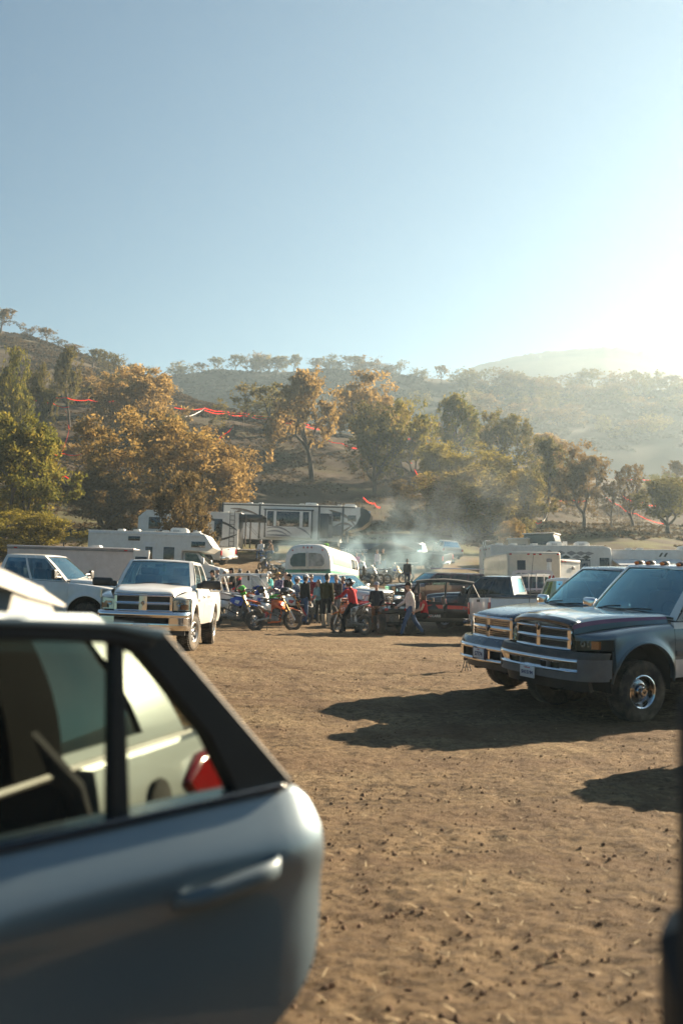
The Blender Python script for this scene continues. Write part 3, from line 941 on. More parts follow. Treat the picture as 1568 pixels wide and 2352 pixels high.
# ------------------------------------------------------------------ wheels (axis along y, outer face towards +y)
WCACHE = {}
def wheel_meshes(style, r, w, rr):
    k = (style, r, w, rr)
    if k in WCACHE: return WCACHE[k]
    t = MB()
    h = w / 2
    prof = [(rr, -h*.80), (rr+.015, -h*.95), ((r+rr)/2, -h*1.04), (r-.05, -h*1.0), (r-.018, -h*.90), (r-.004, -h*.72), (r, -h*.3),
            (r, h*.3), (r-.004, h*.72), (r-.018, h*.90), (r-.05, h*1.0), ((r+rr)/2, h*1.04), (rr+.03, h*.98), (rr+.015, h*.95), (rr, h*.80)]
    t.lathe(prof, RUBBER, 56, 'y')
    nl = 44 if style in ('mud', 'atv') else 72
    ht = {'mud': .016, 'atv': .022, 'steel': .006}.get(style, .007)
    for i in range(nl):
        a = 2 * PI * (i + .5) / nl
        for row, (yy, ww, sh) in enumerate(((-h*.62, h*.5, .5), (0, h*.42, 0), (h*.62, h*.5, .5))):
            an = a + sh * 2 * PI / nl
            T = Matrix.Rotation(-an, 4, 'Y') @ Matrix.Translation((r + ht * .3, yy, 0))
            t.box((0, 0, 0), (ht * 1.6, ww, 2 * PI * r / nl * .58), RUBBER, rot=(0, 0, 0), T=T @ Matrix.Rotation(.25 if row != 1 else -.2, 4, 'X'))
        if style in ('mud', 'atv'):
            T = Matrix.Rotation(-a, 4, 'Y') @ Matrix.Translation((r - .035, h * .98, 0))
            t.box((0, 0, 0), (.05, .016, 2 * PI * r / nl * .5), RUBBER, T=T)
    tm = t.mesh('tyre', 40)
    m = MB()
    H2 = h
    m.lathe([(rr+.004, H2*.80), (rr+.008, H2*.93), (rr-.004, H2*.96), (rr-.018, H2*.88), (rr-.026, H2*.5), (rr-.03, -H2*.8)], CHROME if style == 'steel' else ALU, 40, 'y')
    m.lathe([(rr-.01, -H2*.5), (.02, -H2*.5)], UNDER, 24, 'y')
    m.lathe([(rr*.55, -H2*.1), (rr*.5, -H2*.05), (.03, -H2*.05)], STEEL, 24, 'y')
    if style == 'steel':        # chromed disc wheel, oval slots, tall hub with cap
        m.lathe([(rr-.024, H2*.52), (rr*.86, H2*.36), (rr*.66, H2*.50), (rr*.50, H2*.56), (rr*.42, H2*.40), (rr*.40, H2*.40)], WCHROME, 48, 'y')
        for i in range(8):
            a = 2 * PI * i / 8 + .2
            T = Matrix.Rotation(-a, 4, 'Y') @ Matrix.Translation((rr * .77, H2 * .455, 0))
            m.ell((0, 0, 0), (.017, .010, .042), UNDER, T=T @ Matrix.Rotation(.55, 4, 'Z'), nu=10, nv=6)
        m.lathe([(rr*.40, H2*.40), (rr*.39, H2*.72), (rr*.33, H2*.82), (rr*.26, H2*.84), (rr*.25, H2*1.05), (rr*.22, H2*1.12), (.0, H2*1.13)], WCHROME, 32, 'y')
        for i in range(8):
            a = 2 * PI * i / 8
            m.tube([(rr*.33*math.cos(a), H2*.78, rr*.33*math.sin(a)), (rr*.33*math.cos(a), H2*.9, rr*.33*math.sin(a))], .010, WCHROME, 6)
        m.tube([(-.02, H2*1.135, .012), (0, H2*1.15, -.018), (.02, H2*1.135, .012)], .007, STEEL, 6)
    else:
        n = {'alloy': 6, 'mud': 8, 'atv': 6}.get(style, 6)
        for i in range(n):
            a = 2 * PI * i / n + .3
            T = Matrix.Rotation(-a, 4, 'Y')
            m.loft([[(rr*.18, H2*.55, -.035), (rr*.18, H2*.62, 0), (rr*.18, H2*.55, .035), (rr*.18, H2*.3, 0)],
                    [(rr*.6, H2*.58, -.03), (rr*.6, H2*.66, 0), (rr*.6, H2*.58, .03), (rr*.6, H2*.35, 0)],
                    [(rr*.98, H2*.72, -.05), (rr*.98, H2*.78, 0), (rr*.98, H2*.72, .05), (rr*.98, H2*.5, 0)]], ALU, T=T)
        m.lathe([(rr*.30, H2*.4), (rr*.28, H2*.68), (rr*.20, H2*.76), (0, H2*.78)], ALU, 24, 'y')
        m.lathe([(rr*.12, H2*.77), (rr*.11, H2*.83), (0, H2*.84)], PLASTIC, 16, 'y')
    rm = m.mesh('rim', 40)
    WCACHE[k] = (tm, rm)
    return WCACHE[k]

def add_wheel(root, p, side, style='alloy', r=.39, w=.27, rr=.215, steer=0):
    e = bpy.data.objects.new('wheel', None)
    col.objects.link(e); e.empty_display_size = .2
    e.location = p
    e.rotation_euler = (0, 0, (0 if side > 0 else PI) + steer)
    setpar(e, root)
    for nm, me in zip(('tyre', 'rim'), wheel_meshes(style, r, w, rr)):
        o = bpy.data.objects.new(nm, me); col.objects.link(o); setpar(o, e)
    return e

# ------------------------------------------------------------------ panels
def fgrid(mb, y0, y1, zb, zt, X, mat, off=0., th=.04, n=12, m=4, bl=0.):
    """a piece of front or rear skin: bent over plan curve X(y, z), edges turned back by th"""
    if not callable(zb): zb = (lambda v: (lambda y: v))(zb)
    if not callable(zt): zt = (lambda v: (lambda y: v))(zt)
    P = []
    for i in range(-1, n + 2):
        ii = min(max(i, 0), n)
        y = lerp(y0, y1, ii / n)
        row = []
        for j in range(-1, m + 2):
            jj = min(max(j, 0), m)
            z = lerp(zb(y), zt(y), jj / m)
            x = X(y, z) + off + bl * (1 - (2 * jj / m - 1) ** 2)
            if i != ii or j != jj: x -= th
            row.append((x, y, z))
        P.append(row)
    mb.grid(P, mat)

def patch(body, fn, holes, mat, nu=14, nv=6):
    us = sorted(set([round(i / nu, 5) for i in range(nu + 1)] + [h[0] for h in holes] + [h[1] for h in holes]))
    vs = sorted(set([round(i / nv, 5) for i in range(nv + 1)] + [h[2] for h in holes] + [h[3] for h in holes]))
    P = [[fn(u, v) for v in vs] for u in us]
    def skip(i, j):
        uc, vc = (us[i] + us[i+1]) / 2, (vs[j] + vs[j+1]) / 2
        return any(h[0] < uc < h[1] and h[2] < vc < h[3] for h in holes)
    body.grid(P, mat, skip)

def pane(fn, h, mat, name, parent, inset, n=10, m=5):
    e = .004
    P = [[Vector(fn(lerp(h[0]-e, h[1]+e, i / n), lerp(h[2]-e, h[3]+e, j / m))) + inset for j in range(m + 1)] for i in range(n + 1)]
    return MB().grid(P, mat).build(name, parent)

DEF = dict(hw=.98, xn=.92, plan=[(0, 0), (.3, -.02), (.57, -.08), (.75, -.15), (.88, -.24), (.95, -.34), (.985, -.46)], wb=3.65, R=.39, tw=.27, rr=.215, style='alloy', Ra=.48, zwc=.46,
    zr=.50, zc=[(-.6, 1.26), (.3, 1.20), (.9, 1.10)], yc=[(-.6, .88), (.3, .80), (.9, .62)], zh=[(-.6, 1.36), (.2, 1.32), (.75, 1.26), (.92, 1.20)], zhl=(.92, 1.08), yhl=.57,
    cowl=-.55, belt=[(-3, 1.30), (-.6, 1.26)], doors=[('front_door', -1.55, -.52), ('rear_door', -2.45, -1.56)], A=(-.62, .88), At=(-1.35, .70), C=(-2.60, .90), Ct=(-2.42, .70), roof=1.90, crown=.04, bow=.14,
    cab_end=-2.62, end=-4.75, bed=True, hood_w=.86, zbed=1.32, ymir=1.0, mir='tow', flare=.03, tuck=.05, shoulder=.06, glass=None, side_holes=None, zm=.78, zs=1.0, grille='bars')

def vehicle(name, label, cat, p, rz, body, P=None, lower=None, group=None, tilt=(0, 0), roofmat=None, hoodmat=None):
    q = dict(DEF); q.update(P or {})
    root = empty(name, p, rz, label, cat, group, tilt)
    hw, xn = q['hw'], q['xn']
    planf = pl(q['plan'])
    X = lambda y, z=0: xn + planf(min(.985, abs(y) / hw))
    zc, yc, zh, belt = pl(q['zc']), pl(q['yc']), pl(q['zh']), pl(q['belt'])
    xw = (0, -q['wb'])
    Ra, zwc, zr = q['Ra'], q['zwc'], q['zr']
    # outer plan half-width at x (inverse of the nose curve)
    ys = [i / 200 * .985 for i in range(201)]
    xs_ = [xn + planf(t) for t in ys]
    xside = xs_[-1]
    def Yp(x):
        if x <= xside: return hw * .985 if x > xside - .01 else hw * min(1., .985 + .015 * smooth01((xside - x) / .4))
        for k in range(200, 0, -1):
            if xs_[k] <= x <= xs_[k-1]:
                t = (x - xs_[k]) / (xs_[k-1] - xs_[k] + 1e-9)
                return hw * lerp(ys[k], ys[k-1], t)
        return 0
    def Y(x, z):
        y = Yp(x)
        y -= q['tuck'] * max(0., (q['zm'] - z) / (q['zm'] - zr + .01)) ** 2
        y -= q['shoulder'] * max(0., (z - q['zs']) / .35) ** 2
        for w in xw:
            r = math.hypot(x - w, z - zwc)
            y += q['flare'] * math.exp(-((r - Ra - .02) / .06) ** 2)
        return y
    def zbot(x):
        z = zr
        for w in xw:
            d = abs(x - w)
            if d < Ra: z = max(z, zwc + math.sqrt(Ra * Ra - d * d))
        if x > xside + .0 and x > Ra * .98: z = max(z, q['zhl'][1])
        return z
    def cols(x0, x1):
        a = [lerp(x0, x1, i / max(2, int(abs(x1 - x0) / .06))) for i in range(max(2, int(abs(x1 - x0) / .06)) + 1)]
        for w in xw:
            for k in range(25):
                c = w + Ra * math.cos(PI * k / 24)
                for e in (c, ) + ((c - .004, c + .004) if k in (0, 24) else ()):
                    if x0 < e < x1: a.append(e)
        return sorted(set(round(v, 4) for v in a))
    def panel(nm, x0, x1, ztop, mat, roll=None, s=1, low=None, split=None):
        mb = MB()
        for seg in ((0, split), (split, 9)) if split else ((0, 9),):
            P_ = []
            cs = cols(x0, x1)
            for i in range(-1, len(cs) + 1):
                x = cs[min(max(i, 0), len(cs) - 1)]
                zb, zt = max(zbot(x), seg[0]), min(ztop(x), seg[1])
                zb = min(zb, zt)
                row = []
                pts = [(Y(x, lerp(zb, zt, j / 9)), lerp(zb, zt, j / 9)) for j in range(10)]
                if seg[0] == 0: pts = [(pts[0][0] - .05, pts[0][1] + .001)] + pts
                if roll and seg[1] == 9:
                    y0, z0 = pts[-1]
                    for j in range(1, 7):
                        a = PI / 2 * j / 6
                        pts.append((yc(x) + (y0 - yc(x)) * math.cos(a), z0 + (zc(x) - z0) * math.sin(a)))
                elif seg[1] == 9:
                    pts.append((pts[-1][0] - .05, pts[-1][1] + .004))
                if i < 0 or i >= len(cs): pts = [(a - .05, b) for a, b in pts]
                P_.append([(x, s * a, b) for a, b in pts])
            mb.grid(P_, (low or lower or mat) if (seg[0] == 0 and split) else mat)
        return mb.build(nm, root, smooth=40)
    mid = q.get('split')
    d0 = q['doors'][0][2]
    xf_end = xn + planf(.64)
    handles = []
    for s in (1, -1):
        panel('fender', d0 + .006, xf_end, lambda x: zc(x) - q.get('roll', .07), q.get('fender_mat', body), True, s)
        for nm, a, b in q['doors']:
            if q.get('open_door') == (nm, s): continue
            dr = panel(nm, a + .006, b - .006 if b != d0 else b, belt, body, None, s, split=mid)
            hx, hz = a + .13, belt(a) - .17
            hb = MB().rbox((hx, s * (Y(hx, hz) + .022), hz), (.16, .035, .035), q.get('handle', TRIM), .012)
            hb.box((hx, s * (Y(hx, hz) + .003), hz), (.12, .012, .06), PLASTIC)
            hb.build('handle', dr)
        xe = q['end']
        bt = (lambda x: q['zbed']) if q['bed'] else belt
        panel('bed_side' if q['bed'] else 'quarter_panel', xe, q['doors'][-1][1] - .0, (lambda x: q['zbed'] if x < q['cab_end'] else belt(x)) if q['bed'] else belt, body, None, s, split=mid)
    # hood
    hb = MB()
    P_ = []
    nx = 18
    cw = lambda y: q['cowl'] + .10 * (1 - (y / hw) ** 2)
    hm = hoodmat or body
    tt = [1, .985, .955, .91, .82, .66, .45, .2, 0]
    hh = [0, .34, .60, .80, .93, .985, 1.0, 1.0, 1.02] if not q.get('flat_hood') else [0, .25, .5, .72, .88, .95, .985, 1, 1.0]
    if q.get('boxy'): hh = [0, .42, .74, .90, .965, .99, 1.0, 1.0, 1.01]
    tt = [t for t in tt] + [-t for t in tt[-2::-1]]
    hh = hh + hh[-2::-1]
    def hood_pt(u, t):
        xr = lerp(-.6, .9, u)
        yy = lerp(q['hood_w'], yc(xn), smooth01(u) * .35 + u * .65)
        y = t * yy
        x = lerp(cw(y), X(y) - .015, u)
        zcr, ztp = zc(x), max(zh(x), zc(x) + .01)
        k = hh[tt.index(t)]
        return (x, y, zcr + (ztp - zcr) * k + q.get('bulge', 0) * math.exp(-(y / .36) ** 4) * smooth01(1.4 * (1 - u)))
    for i in range(nx + 1):
        P_.append([hood_pt(i / nx, t) for t in tt])
    last = P_[-1]
    P_.append([(x + .012, y, z - .02) for x, y, z in last])
    P_.append([(x - .03, y, z - .05) for x, y, z in last])
    if hoodmat:
        nj = len(tt)
        hb.grid(P_, hm, lambda i, j: j < 2 or j >= nj - 3)
        hb.grid(P_, q.get('fender_mat', body), lambda i, j: not (j < 1 or j >= nj - 2))
        hb.grid(P_, PINST, lambda i, j: not (j == 1 or j == nj - 3))
    else:
        hb.grid(P_, hm)
    hood = hb.build('hood', root, smooth=50)
    # cowl strip
    mb = MB()
    ax, ay = q['A']; atx, aty = q['At']; cx, cyy = q['C']; ctx, cty = q['Ct']
    zA = belt(ax)
    zcw = zh(-.6) + .0
    # greenhouse shell
    g = MB()
    rf = roofmat or body
    zt = q['roof']
    bow = q['bow']
    def ws(u, v):
        s_ = 1 - (2 * u - 1) ** 2
        y0, y1 = lerp(-ay, ay, u), lerp(-aty, aty, u)
        return Vector((lerp(ax + (bow + .10) * s_, atx + bow * .6 * s_, v), lerp(y0, y1, v), lerp(zcw - .03 - (1 - s_) * (zcw - zA) * .6, zt + q['crown'] * .35 * s_, v) + .03 * math.sin(PI * v)))
    def rw(u, v):
        y0, y1 = lerp(-cyy, cyy, u), lerp(-cty, cty, u)
        s_ = 1 - (2 * u - 1) ** 2
        return Vector((lerp(cx - .03 * s_, ctx - .05 * s_, v), lerp(y0, y1, v), lerp(belt(cx) if not q['bed'] else belt(cx), zt + q['crown'] * .35 * s_, v)))
    def sd(s):
        def f(u, v):
            x = lerp(lerp(ax, cx, u), lerp(atx, ctx, u), v)
            y = lerp(lerp(ay, cyy, u), lerp(aty, cty, u), v) + .035 * math.sin(PI * v)
            zb = lerp(ws(1, 0).z, rw(1, 0).z, u) if False else belt(x)
            z = lerp(zb - .01, zt, v)
            return Vector((x, s * y, z))
        return f
    wh = (.055, .945, .06, .93)
    patch(g, ws, [wh], q.get('pillar', body))
    rh = q.get('rear_hole', (.07, .93, .12, .86))
    patch(g, rw, [rh] if rh else [], body)
    holes = q['side_holes'] or [(.03, .47, .07, .88), (.51, .93, .07, .88)]
    for s in (1, -1): patch(g, sd(s), holes, q.get('pillar_side', body), nu=20)
    P_ = []
    for i in range(15):
        u = i / 14
        s_ = 1 - (2 * u - 1) ** 2
        a, b = ws(u, 1), rw(u, 1)
        P_.append([(lerp(a.x, b.x, v), lerp(a.y, b.y, v), lerp(a.z, b.z, v) + q['crown'] * s_ * .65 * math.sin(PI * min(1, max(0, v))) ** .5) for v in [k / 12 for k in range(13)]])
    g.grid(P_, rf)
    cab = g.build('cab', root, smooth=50, merge=.004, bevel=.035, seg=3, bang=25)
    gm = q['glass'] or GLASS
    pane(ws, wh, q.get('ws_glass', WSGLASS), 'windshield', root, Vector((-.008, 0, -.008)), 14, 6)
    if rh: pane(rw, rh, gm, 'rear_window', root, Vector((.01, 0, 0)))
    for s in (1, -1):
        for hi, h in enumerate(holes):
            if q.get('open_pane') == (hi, s): continue
            pane(sd(s), h, gm, 'window', root, Vector((0, -s * .012, 0)))
    if not q.get('no_rubber'):
        r = MB()
        for s in (1, -1): r.tube([Vector(sd(s)(k / 12, .0)) + Vector((0, s * .01, .012)) for k in range(13)], .011, TRIM, 6)
        r.tube([ws(.02 + .96 * k / 16, .03) + Vector((.012, 0, .0)) for k in range(17)], .016, TRIM, 6)
        r.build('window_seal', root)
    # interior
    it = MB()
    INTER = q.get('inter', MATS['grey_interior'])
    it.box(((ax + cx) / 2 - .1, 0, zA - .12), (abs(cx - ax) - .25, ay * 1.7, .04), INTER)
    it.rbox((ax - .12, 0, zA - .02), (.42, ay * 1.68, .22), INTER, .06)
    for k, xx in enumerate([ax - .95] + ([ax - 1.75] if abs(cx - ax) > 1.7 else [])):
        for s in (1, -1):
            it.rbox((xx, s * .38, zA + .06), (.16, .52, .55), INTER, .07, 3, rot=(0, -.2, 0))
            it.rbox((xx - .07, s * .38, zA + .42), (.10, .28, .18), INTER, .05, 3, rot=(0, -.2, 0))
    it.tube([(ax - .42 + .05 * math.sin(a), .38 + .19 * math.cos(a), zA + .07 + .17 * math.sin(a)) for a in [2 * PI * k / 20 for k in range(20)]], .014, PLASTIC, 6, closed=True)
    it.rbox((atx + .16, 0, zt - .12), (.04, .24, .07), PLASTIC, .02)
    it.build('interior', root)
    # underbody and wheel wells
    ub = MB()
    zl = zr - .02
    ub.box(((xn + q['end']) / 2 - .05, 0, (zl + zA) / 2 - .18), (xn - q['end'] - .9, hw * 1.2, (zA - zl) - .30), UNDER)
    for x0, x1 in ((-Ra - .02, q['doors'][-1][1] - 1.8),): pass
    ub.box(((-Ra - .03 - q['wb'] + Ra + .03) / 2, 0, (zl + .9) / 2), (q['wb'] - 2 * Ra - .06, hw * 1.84, .9 - zl), UNDER)
    for w in xw:
        for s in (1, -1):
            ub.lathe([(Ra + .015, s * hw * .94), (Ra + .015, s * hw * .58)], UNDER, 20, 'y', (w, 0, zwc), a0=-.25, a1=PI + .25)
        ub.tube([(w, -hw * .8, q['R']), (w, hw * .8, q['R'])], .05, UNDER, 8)
        ub.ell((w + .02, -.25 if w == 0 else 0, q['R']), (.17, .2, .17), UNDER)
    for s in (1, -1): ub.box((-q['wb'] / 2 + .2, s * .42, zl - .06), (q['wb'] + 1.4, .09, .14), UNDER)
    ub.build('chassis', root)
    for w in xw:
        for s in (1, -1):
            add_wheel(root, (w, s * (hw - q['tw'] / 2 - q.get('win', .03)), q['R']), s, q['style'], q['R'], q['tw'], q['rr'], q.get('steer', 0) if w == 0 else 0)
    # bed or tail
    if q['bed']:
        b = MB()
        x0, x1, wz = q['end'] + .03, q['cab_end'] - .05, q['zbed']
        b.box(((x0 + x1) / 2, 0, wz - .52), (x1 - x0, hw * 1.8, .04), TRIM)
        for s in (1, -1):
            b.box(((x0 + x1) / 2, s * (hw - .16), wz - .27), (x1 - x0, .05, .5), body)
            b.rbox(((x0 + x1) / 2, s * (hw - .10), wz + .005), (x1 - x0, .15, .03), TRIM, .012)
        b.box((x1, 0, wz - .27), (.05, hw * 1.8, .5), body)
        b.build('bed', root)
        tg = MB().rbox((q['end'], 0, wz - .30), (.07, hw * 1.62, .60), body, .02)
        tg.box((q['end'] - .04, 0, wz - .08), (.02, .22, .07), TRIM)
        tg.build('tailgate', root)
        ztl = wz - .30
    else:
        t = MB()
        fz = lambda y: belt(cx)
        XR = lambda y, z: -(q['end'] - .03) - .02 - .12 * (abs(y) / hw) ** 4
        mb2 = MB()
        fgrid(mb2, -hw * .97, hw * .97, .62, belt(cx), lambda y, z: XR(y, z), body)
        mb2.v = [(-x, y, z) for x, y, z in mb2.v]
        mb2.build('tailgate', root)
        dk = MB().grid([[(lerp(q['end'] - .02, cx, i / 6), y * .95 * lerp(hw, cyy, i / 6), belt(cx) + .0 * i) for y in (-1, -.5, 0, .5, 1)] for i in range(7)], body)
        dk.build('trunk_lid', root)
        ztl = belt(cx) - .18
    for s in (1, -1):
        MB().rbox((q['end'] - .005, s * (hw - .10), ztl), (.10, .17, .36 if q['bed'] else .26), REDLENS, .03).build('tail_lamp', root)
    rb = MB().rbox((q['end'] - .10, 0, .62), (.20, hw * 1.9, .2), q.get('rbump', CHROME), .04)
    rb.box((q['end'] - .205, 0, .62), (.01, .32, .16), PLATE)
    rb.build('rear_bumper', root)
    # mirrors
    for s in (1, -1):
        mx = ax - .18
        my = ay + .02
        m = MB()
        if q['mir'] == 'tow':
            m.rbox((mx, s * (my + .33), zA + .20), (.10, .22, .26), PLASTIC, .04, 3)
            m.tube([(mx + .02, s * my, zA + .12), (mx, s * (my + .28), zA + .13)], .04, PLASTIC, 8)
            m.tube([(mx - .04, s * my, zA + .20), (mx, s * (my + .28), zA + .22)], .03, PLASTIC, 8)
        elif q['mir'] == 'fold':
            m.rbox((mx, s * (my + .32), zA + .13), (.14, .46, .19), PLASTIC, .05, 3)
            m.rbox((mx + .02, s * (my + .06), zA + .10), (.14, .14, .13), PLASTIC, .04)
        else:
            m.rbox((mx, s * (my + .15), zA + .12), (.12, .25, .17), q.get('mirmat', body), .05, 3)
            m.rbox((mx - .062, s * (my + .15), zA + .12), (.012, .21, .13), GLASS, .03)
            m.tube([(mx + .02, s * (my - .03), zA + .05), (mx, s * (my + .1), zA + .08)], .03, PLASTIC, 8)
        m.build('mirror', root)
    # wipers
    for y0 in (-.05, -.62) if not q.get('no_wiper') else ():
        w = MB()
        a = ws(.5 + y0 / (2 * ay) * .9 + .02, .02) + Vector((.03, 0, .012)); b = ws(.5 + y0 / (2 * ay) * .9 + .34, .10) + Vector((.03, 0, .02))
        w.tube([a, a.lerp(b, .5) + Vector((.02, 0, .015)), b], .011, PLASTIC, 6)
        w.tube([ws(.5 + y0 / (2 * ay) * .9 + .05 + k * .06, .055) + Vector((.02, 0, .01)) for k in range(7)], .008, PLASTIC, 6)
        w.build('wiper', root)
    return root, q, X, zc, zh, Y, ws

PINST = M('pinstripe', (.20, .08, .16), .4, var=.1)

def grille_cross(root, q, X, yw, zb, zt, frame=.055, barh=.035, barv=.05, style='mesh', mat=CHROME, wt=None, badge=True, bot=None):
    """four-cell cross-bar grille: chrome frame and cross, dark mesh or bright lattice behind"""
    wt = wt or yw
    edge = lambda z: lerp(yw, wt, (z - zb) / (zt - zb))
    f = MB()
    fgrid(f, -yw, yw, zb, zb + frame, X, mat, .012, .09, 20, 4, bl=.022)
    fgrid(f, -wt, wt, zt - frame, zt, X, mat, .012, .09, 20, 4, bl=.022)
    for s in (1, -1):
        a, b = (yw - frame, yw) if s > 0 else (-yw, -yw + frame)
        fgrid(f, a, b, zb, zt, X, mat, .024, .09, 3, 6)
    fgrid(f, -barv, barv, zb, zt, X, mat, .026, .07, 4, 6)
    zm = (zb + zt) / 2
    fgrid(f, -yw + .02, yw - .02, zm - barh, zm + barh, X, mat, .008, .05, 20, 4, bl=.02)
    o = f.build('grille', root, bevel=.012, seg=2, bang=50)
    m = MB()
    fgrid(m, -yw + .03, yw - .03, zb + .02, zt - .02, X, PLASTIC, -.05, .02, 16, 3)
    n = 24
    if style == 'bright':
        for k in range(9):
            z = lerp(zb + .06, zt - .06, k / 8)
            for j in range(30):
                y = lerp(-yw + .07, yw - .07, (j + .5 * (k % 2)) / 30)
                m.box((X(y) - .012, y, z), (.02, .026, .016), CHROME, rot=(.5, 0, 0))
    elif style == 'mesh':
        for k in range(11):
            z = lerp(zb + .05, zt - .05, k / 10)
            fgrid(m, -yw + .05, yw - .05, z - .004, z + .004, X, TRIM, -.03, .02, 14, 1)
    else:
        for k in range(7):
            z = lerp(zb + .05, zt - .05, k / 6)
            fgrid(m, -yw + .05, yw - .05, z - .012, z + .012, X, TRIM, -.025, .03, 14, 1)
    m.build('grille_mesh', root)
    if badge:
        b = MB()
        zc_ = zm if badge != 'top' else zt - .02
        x0 = X(0) + .04
        b.prism([(-.035, zc_ + .045), (.035, zc_ + .045), (.035, zc_ - .005), (0, zc_ - .055), (-.035, zc_ - .005)], x0 - .02, x0, STEEL, 'x')
        for s in (1, -1):   # curled horns of the ram's-head emblem
            b.tube([(x0 + .004, s * .008, zc_ + .02), (x0 + .008, s * .026, zc_ + .034), (x0 + .008, s * .036, zc_ + .012), (x0 + .006, s * .026, zc_ - .004)], .007, CHROME, 6)
        b.tube([(x0 + .004, 0, zc_ + .02), (x0 + .006, 0, zc_ - .03)], [.012, .006], CHROME, 6)
        b.build('emblem', root)
    return o

def headlight(root, X, y0, y1, zb, zt, s, amber=True, dark=False, am=(.62, .86)):
    e = MB()
    a, b = (y0, y1) if s > 0 else (-y1, -y0)
    fgrid(e, a, b, zb, zt, lambda y, z=0: X(y), UNDER if dark else REFL, -.055, .02, 12, 4)
    o = e.build('headlight', root)
    l = MB()
    fgrid(l, a, b, zb, zt, lambda y, z=0: X(y), LENS, .004, .05, 12, 4)
    l.build('lens', o)
    zb_, zt_ = (zb(y0) if callable(zb) else zb), (zt(y0) if callable(zt) else zt)
    d = MB()
    for t in (.3, .5):
        y = lerp(y0, y1, t) * s
        d.lathe([(.045, X(y) - .02), (.035, X(y) - .045), (.012, X(y) - .05), (0, X(y) - .045)], CHROME, 14, 'x', (0, y, (zb_ + zt_) / 2))
    d.build('bulb', o)
    if amber:
        m = MB()
        t0, t1 = lerp(y0, y1, am[0]), lerp(y0, y1, am[1])
        fgrid(m, t0 if s > 0 else -t1, t1 if s > 0 else -t0, zb_ + .02, zb_ + (zt_ - zb_) * (.75 if dark else .5), lambda y, z=0: X(y), AMBER, -.014, .03, 4, 3)
        m.build('indicator', o)
    return o
# ------------------------------------------------------------------ near two-tone pickup with chrome cross-bar grille
SLATE = M('slate_blue_paint', (.085, .135, .175), .28, .55, 1., var=.08, vscale=2, dust=.10)
SILW = M('pearl_white_paint', (.70, .70, .68), .25, .0, 1., var=.04, vscale=2, dust=.08)
DKBLUE = M('dark_blue_paint', (.030, .060, .095), .26, .5, 1., var=.1, vscale=2, dust=.10)

def plate(root, x, y, z, w, h, textb, rz=0, back=PLATE, name='licence_plate', extra=None, ink=PLATEINK):
    m = MB()
    m.rbox((0, 0, 0), (.012, w, h), back, .006)
    T = Matrix.Translation((.0075, 0, -.01)) @ Matrix.Rotation(PI / 2, 4, 'Z') @ Matrix.Rotation(PI / 2, 4, 'X')
    m.text(textb, min(h * .62, w * 1.5 / len(textb)), ink, T, .0015, .002)
    if extra:
        T2 = Matrix.Translation((.0075, 0, h * .36)) @ Matrix.Rotation(PI / 2, 4, 'Z') @ Matrix.Rotation(PI / 2, 4, 'X')
        m.text(extra, h * .2, M('plate_red', (.5, .04, .04), .5), T2, .0015)
    o = m.build(name, root)
    o.location = (x, y, z); o.rotation_euler = (0, 0, rz)
    return o

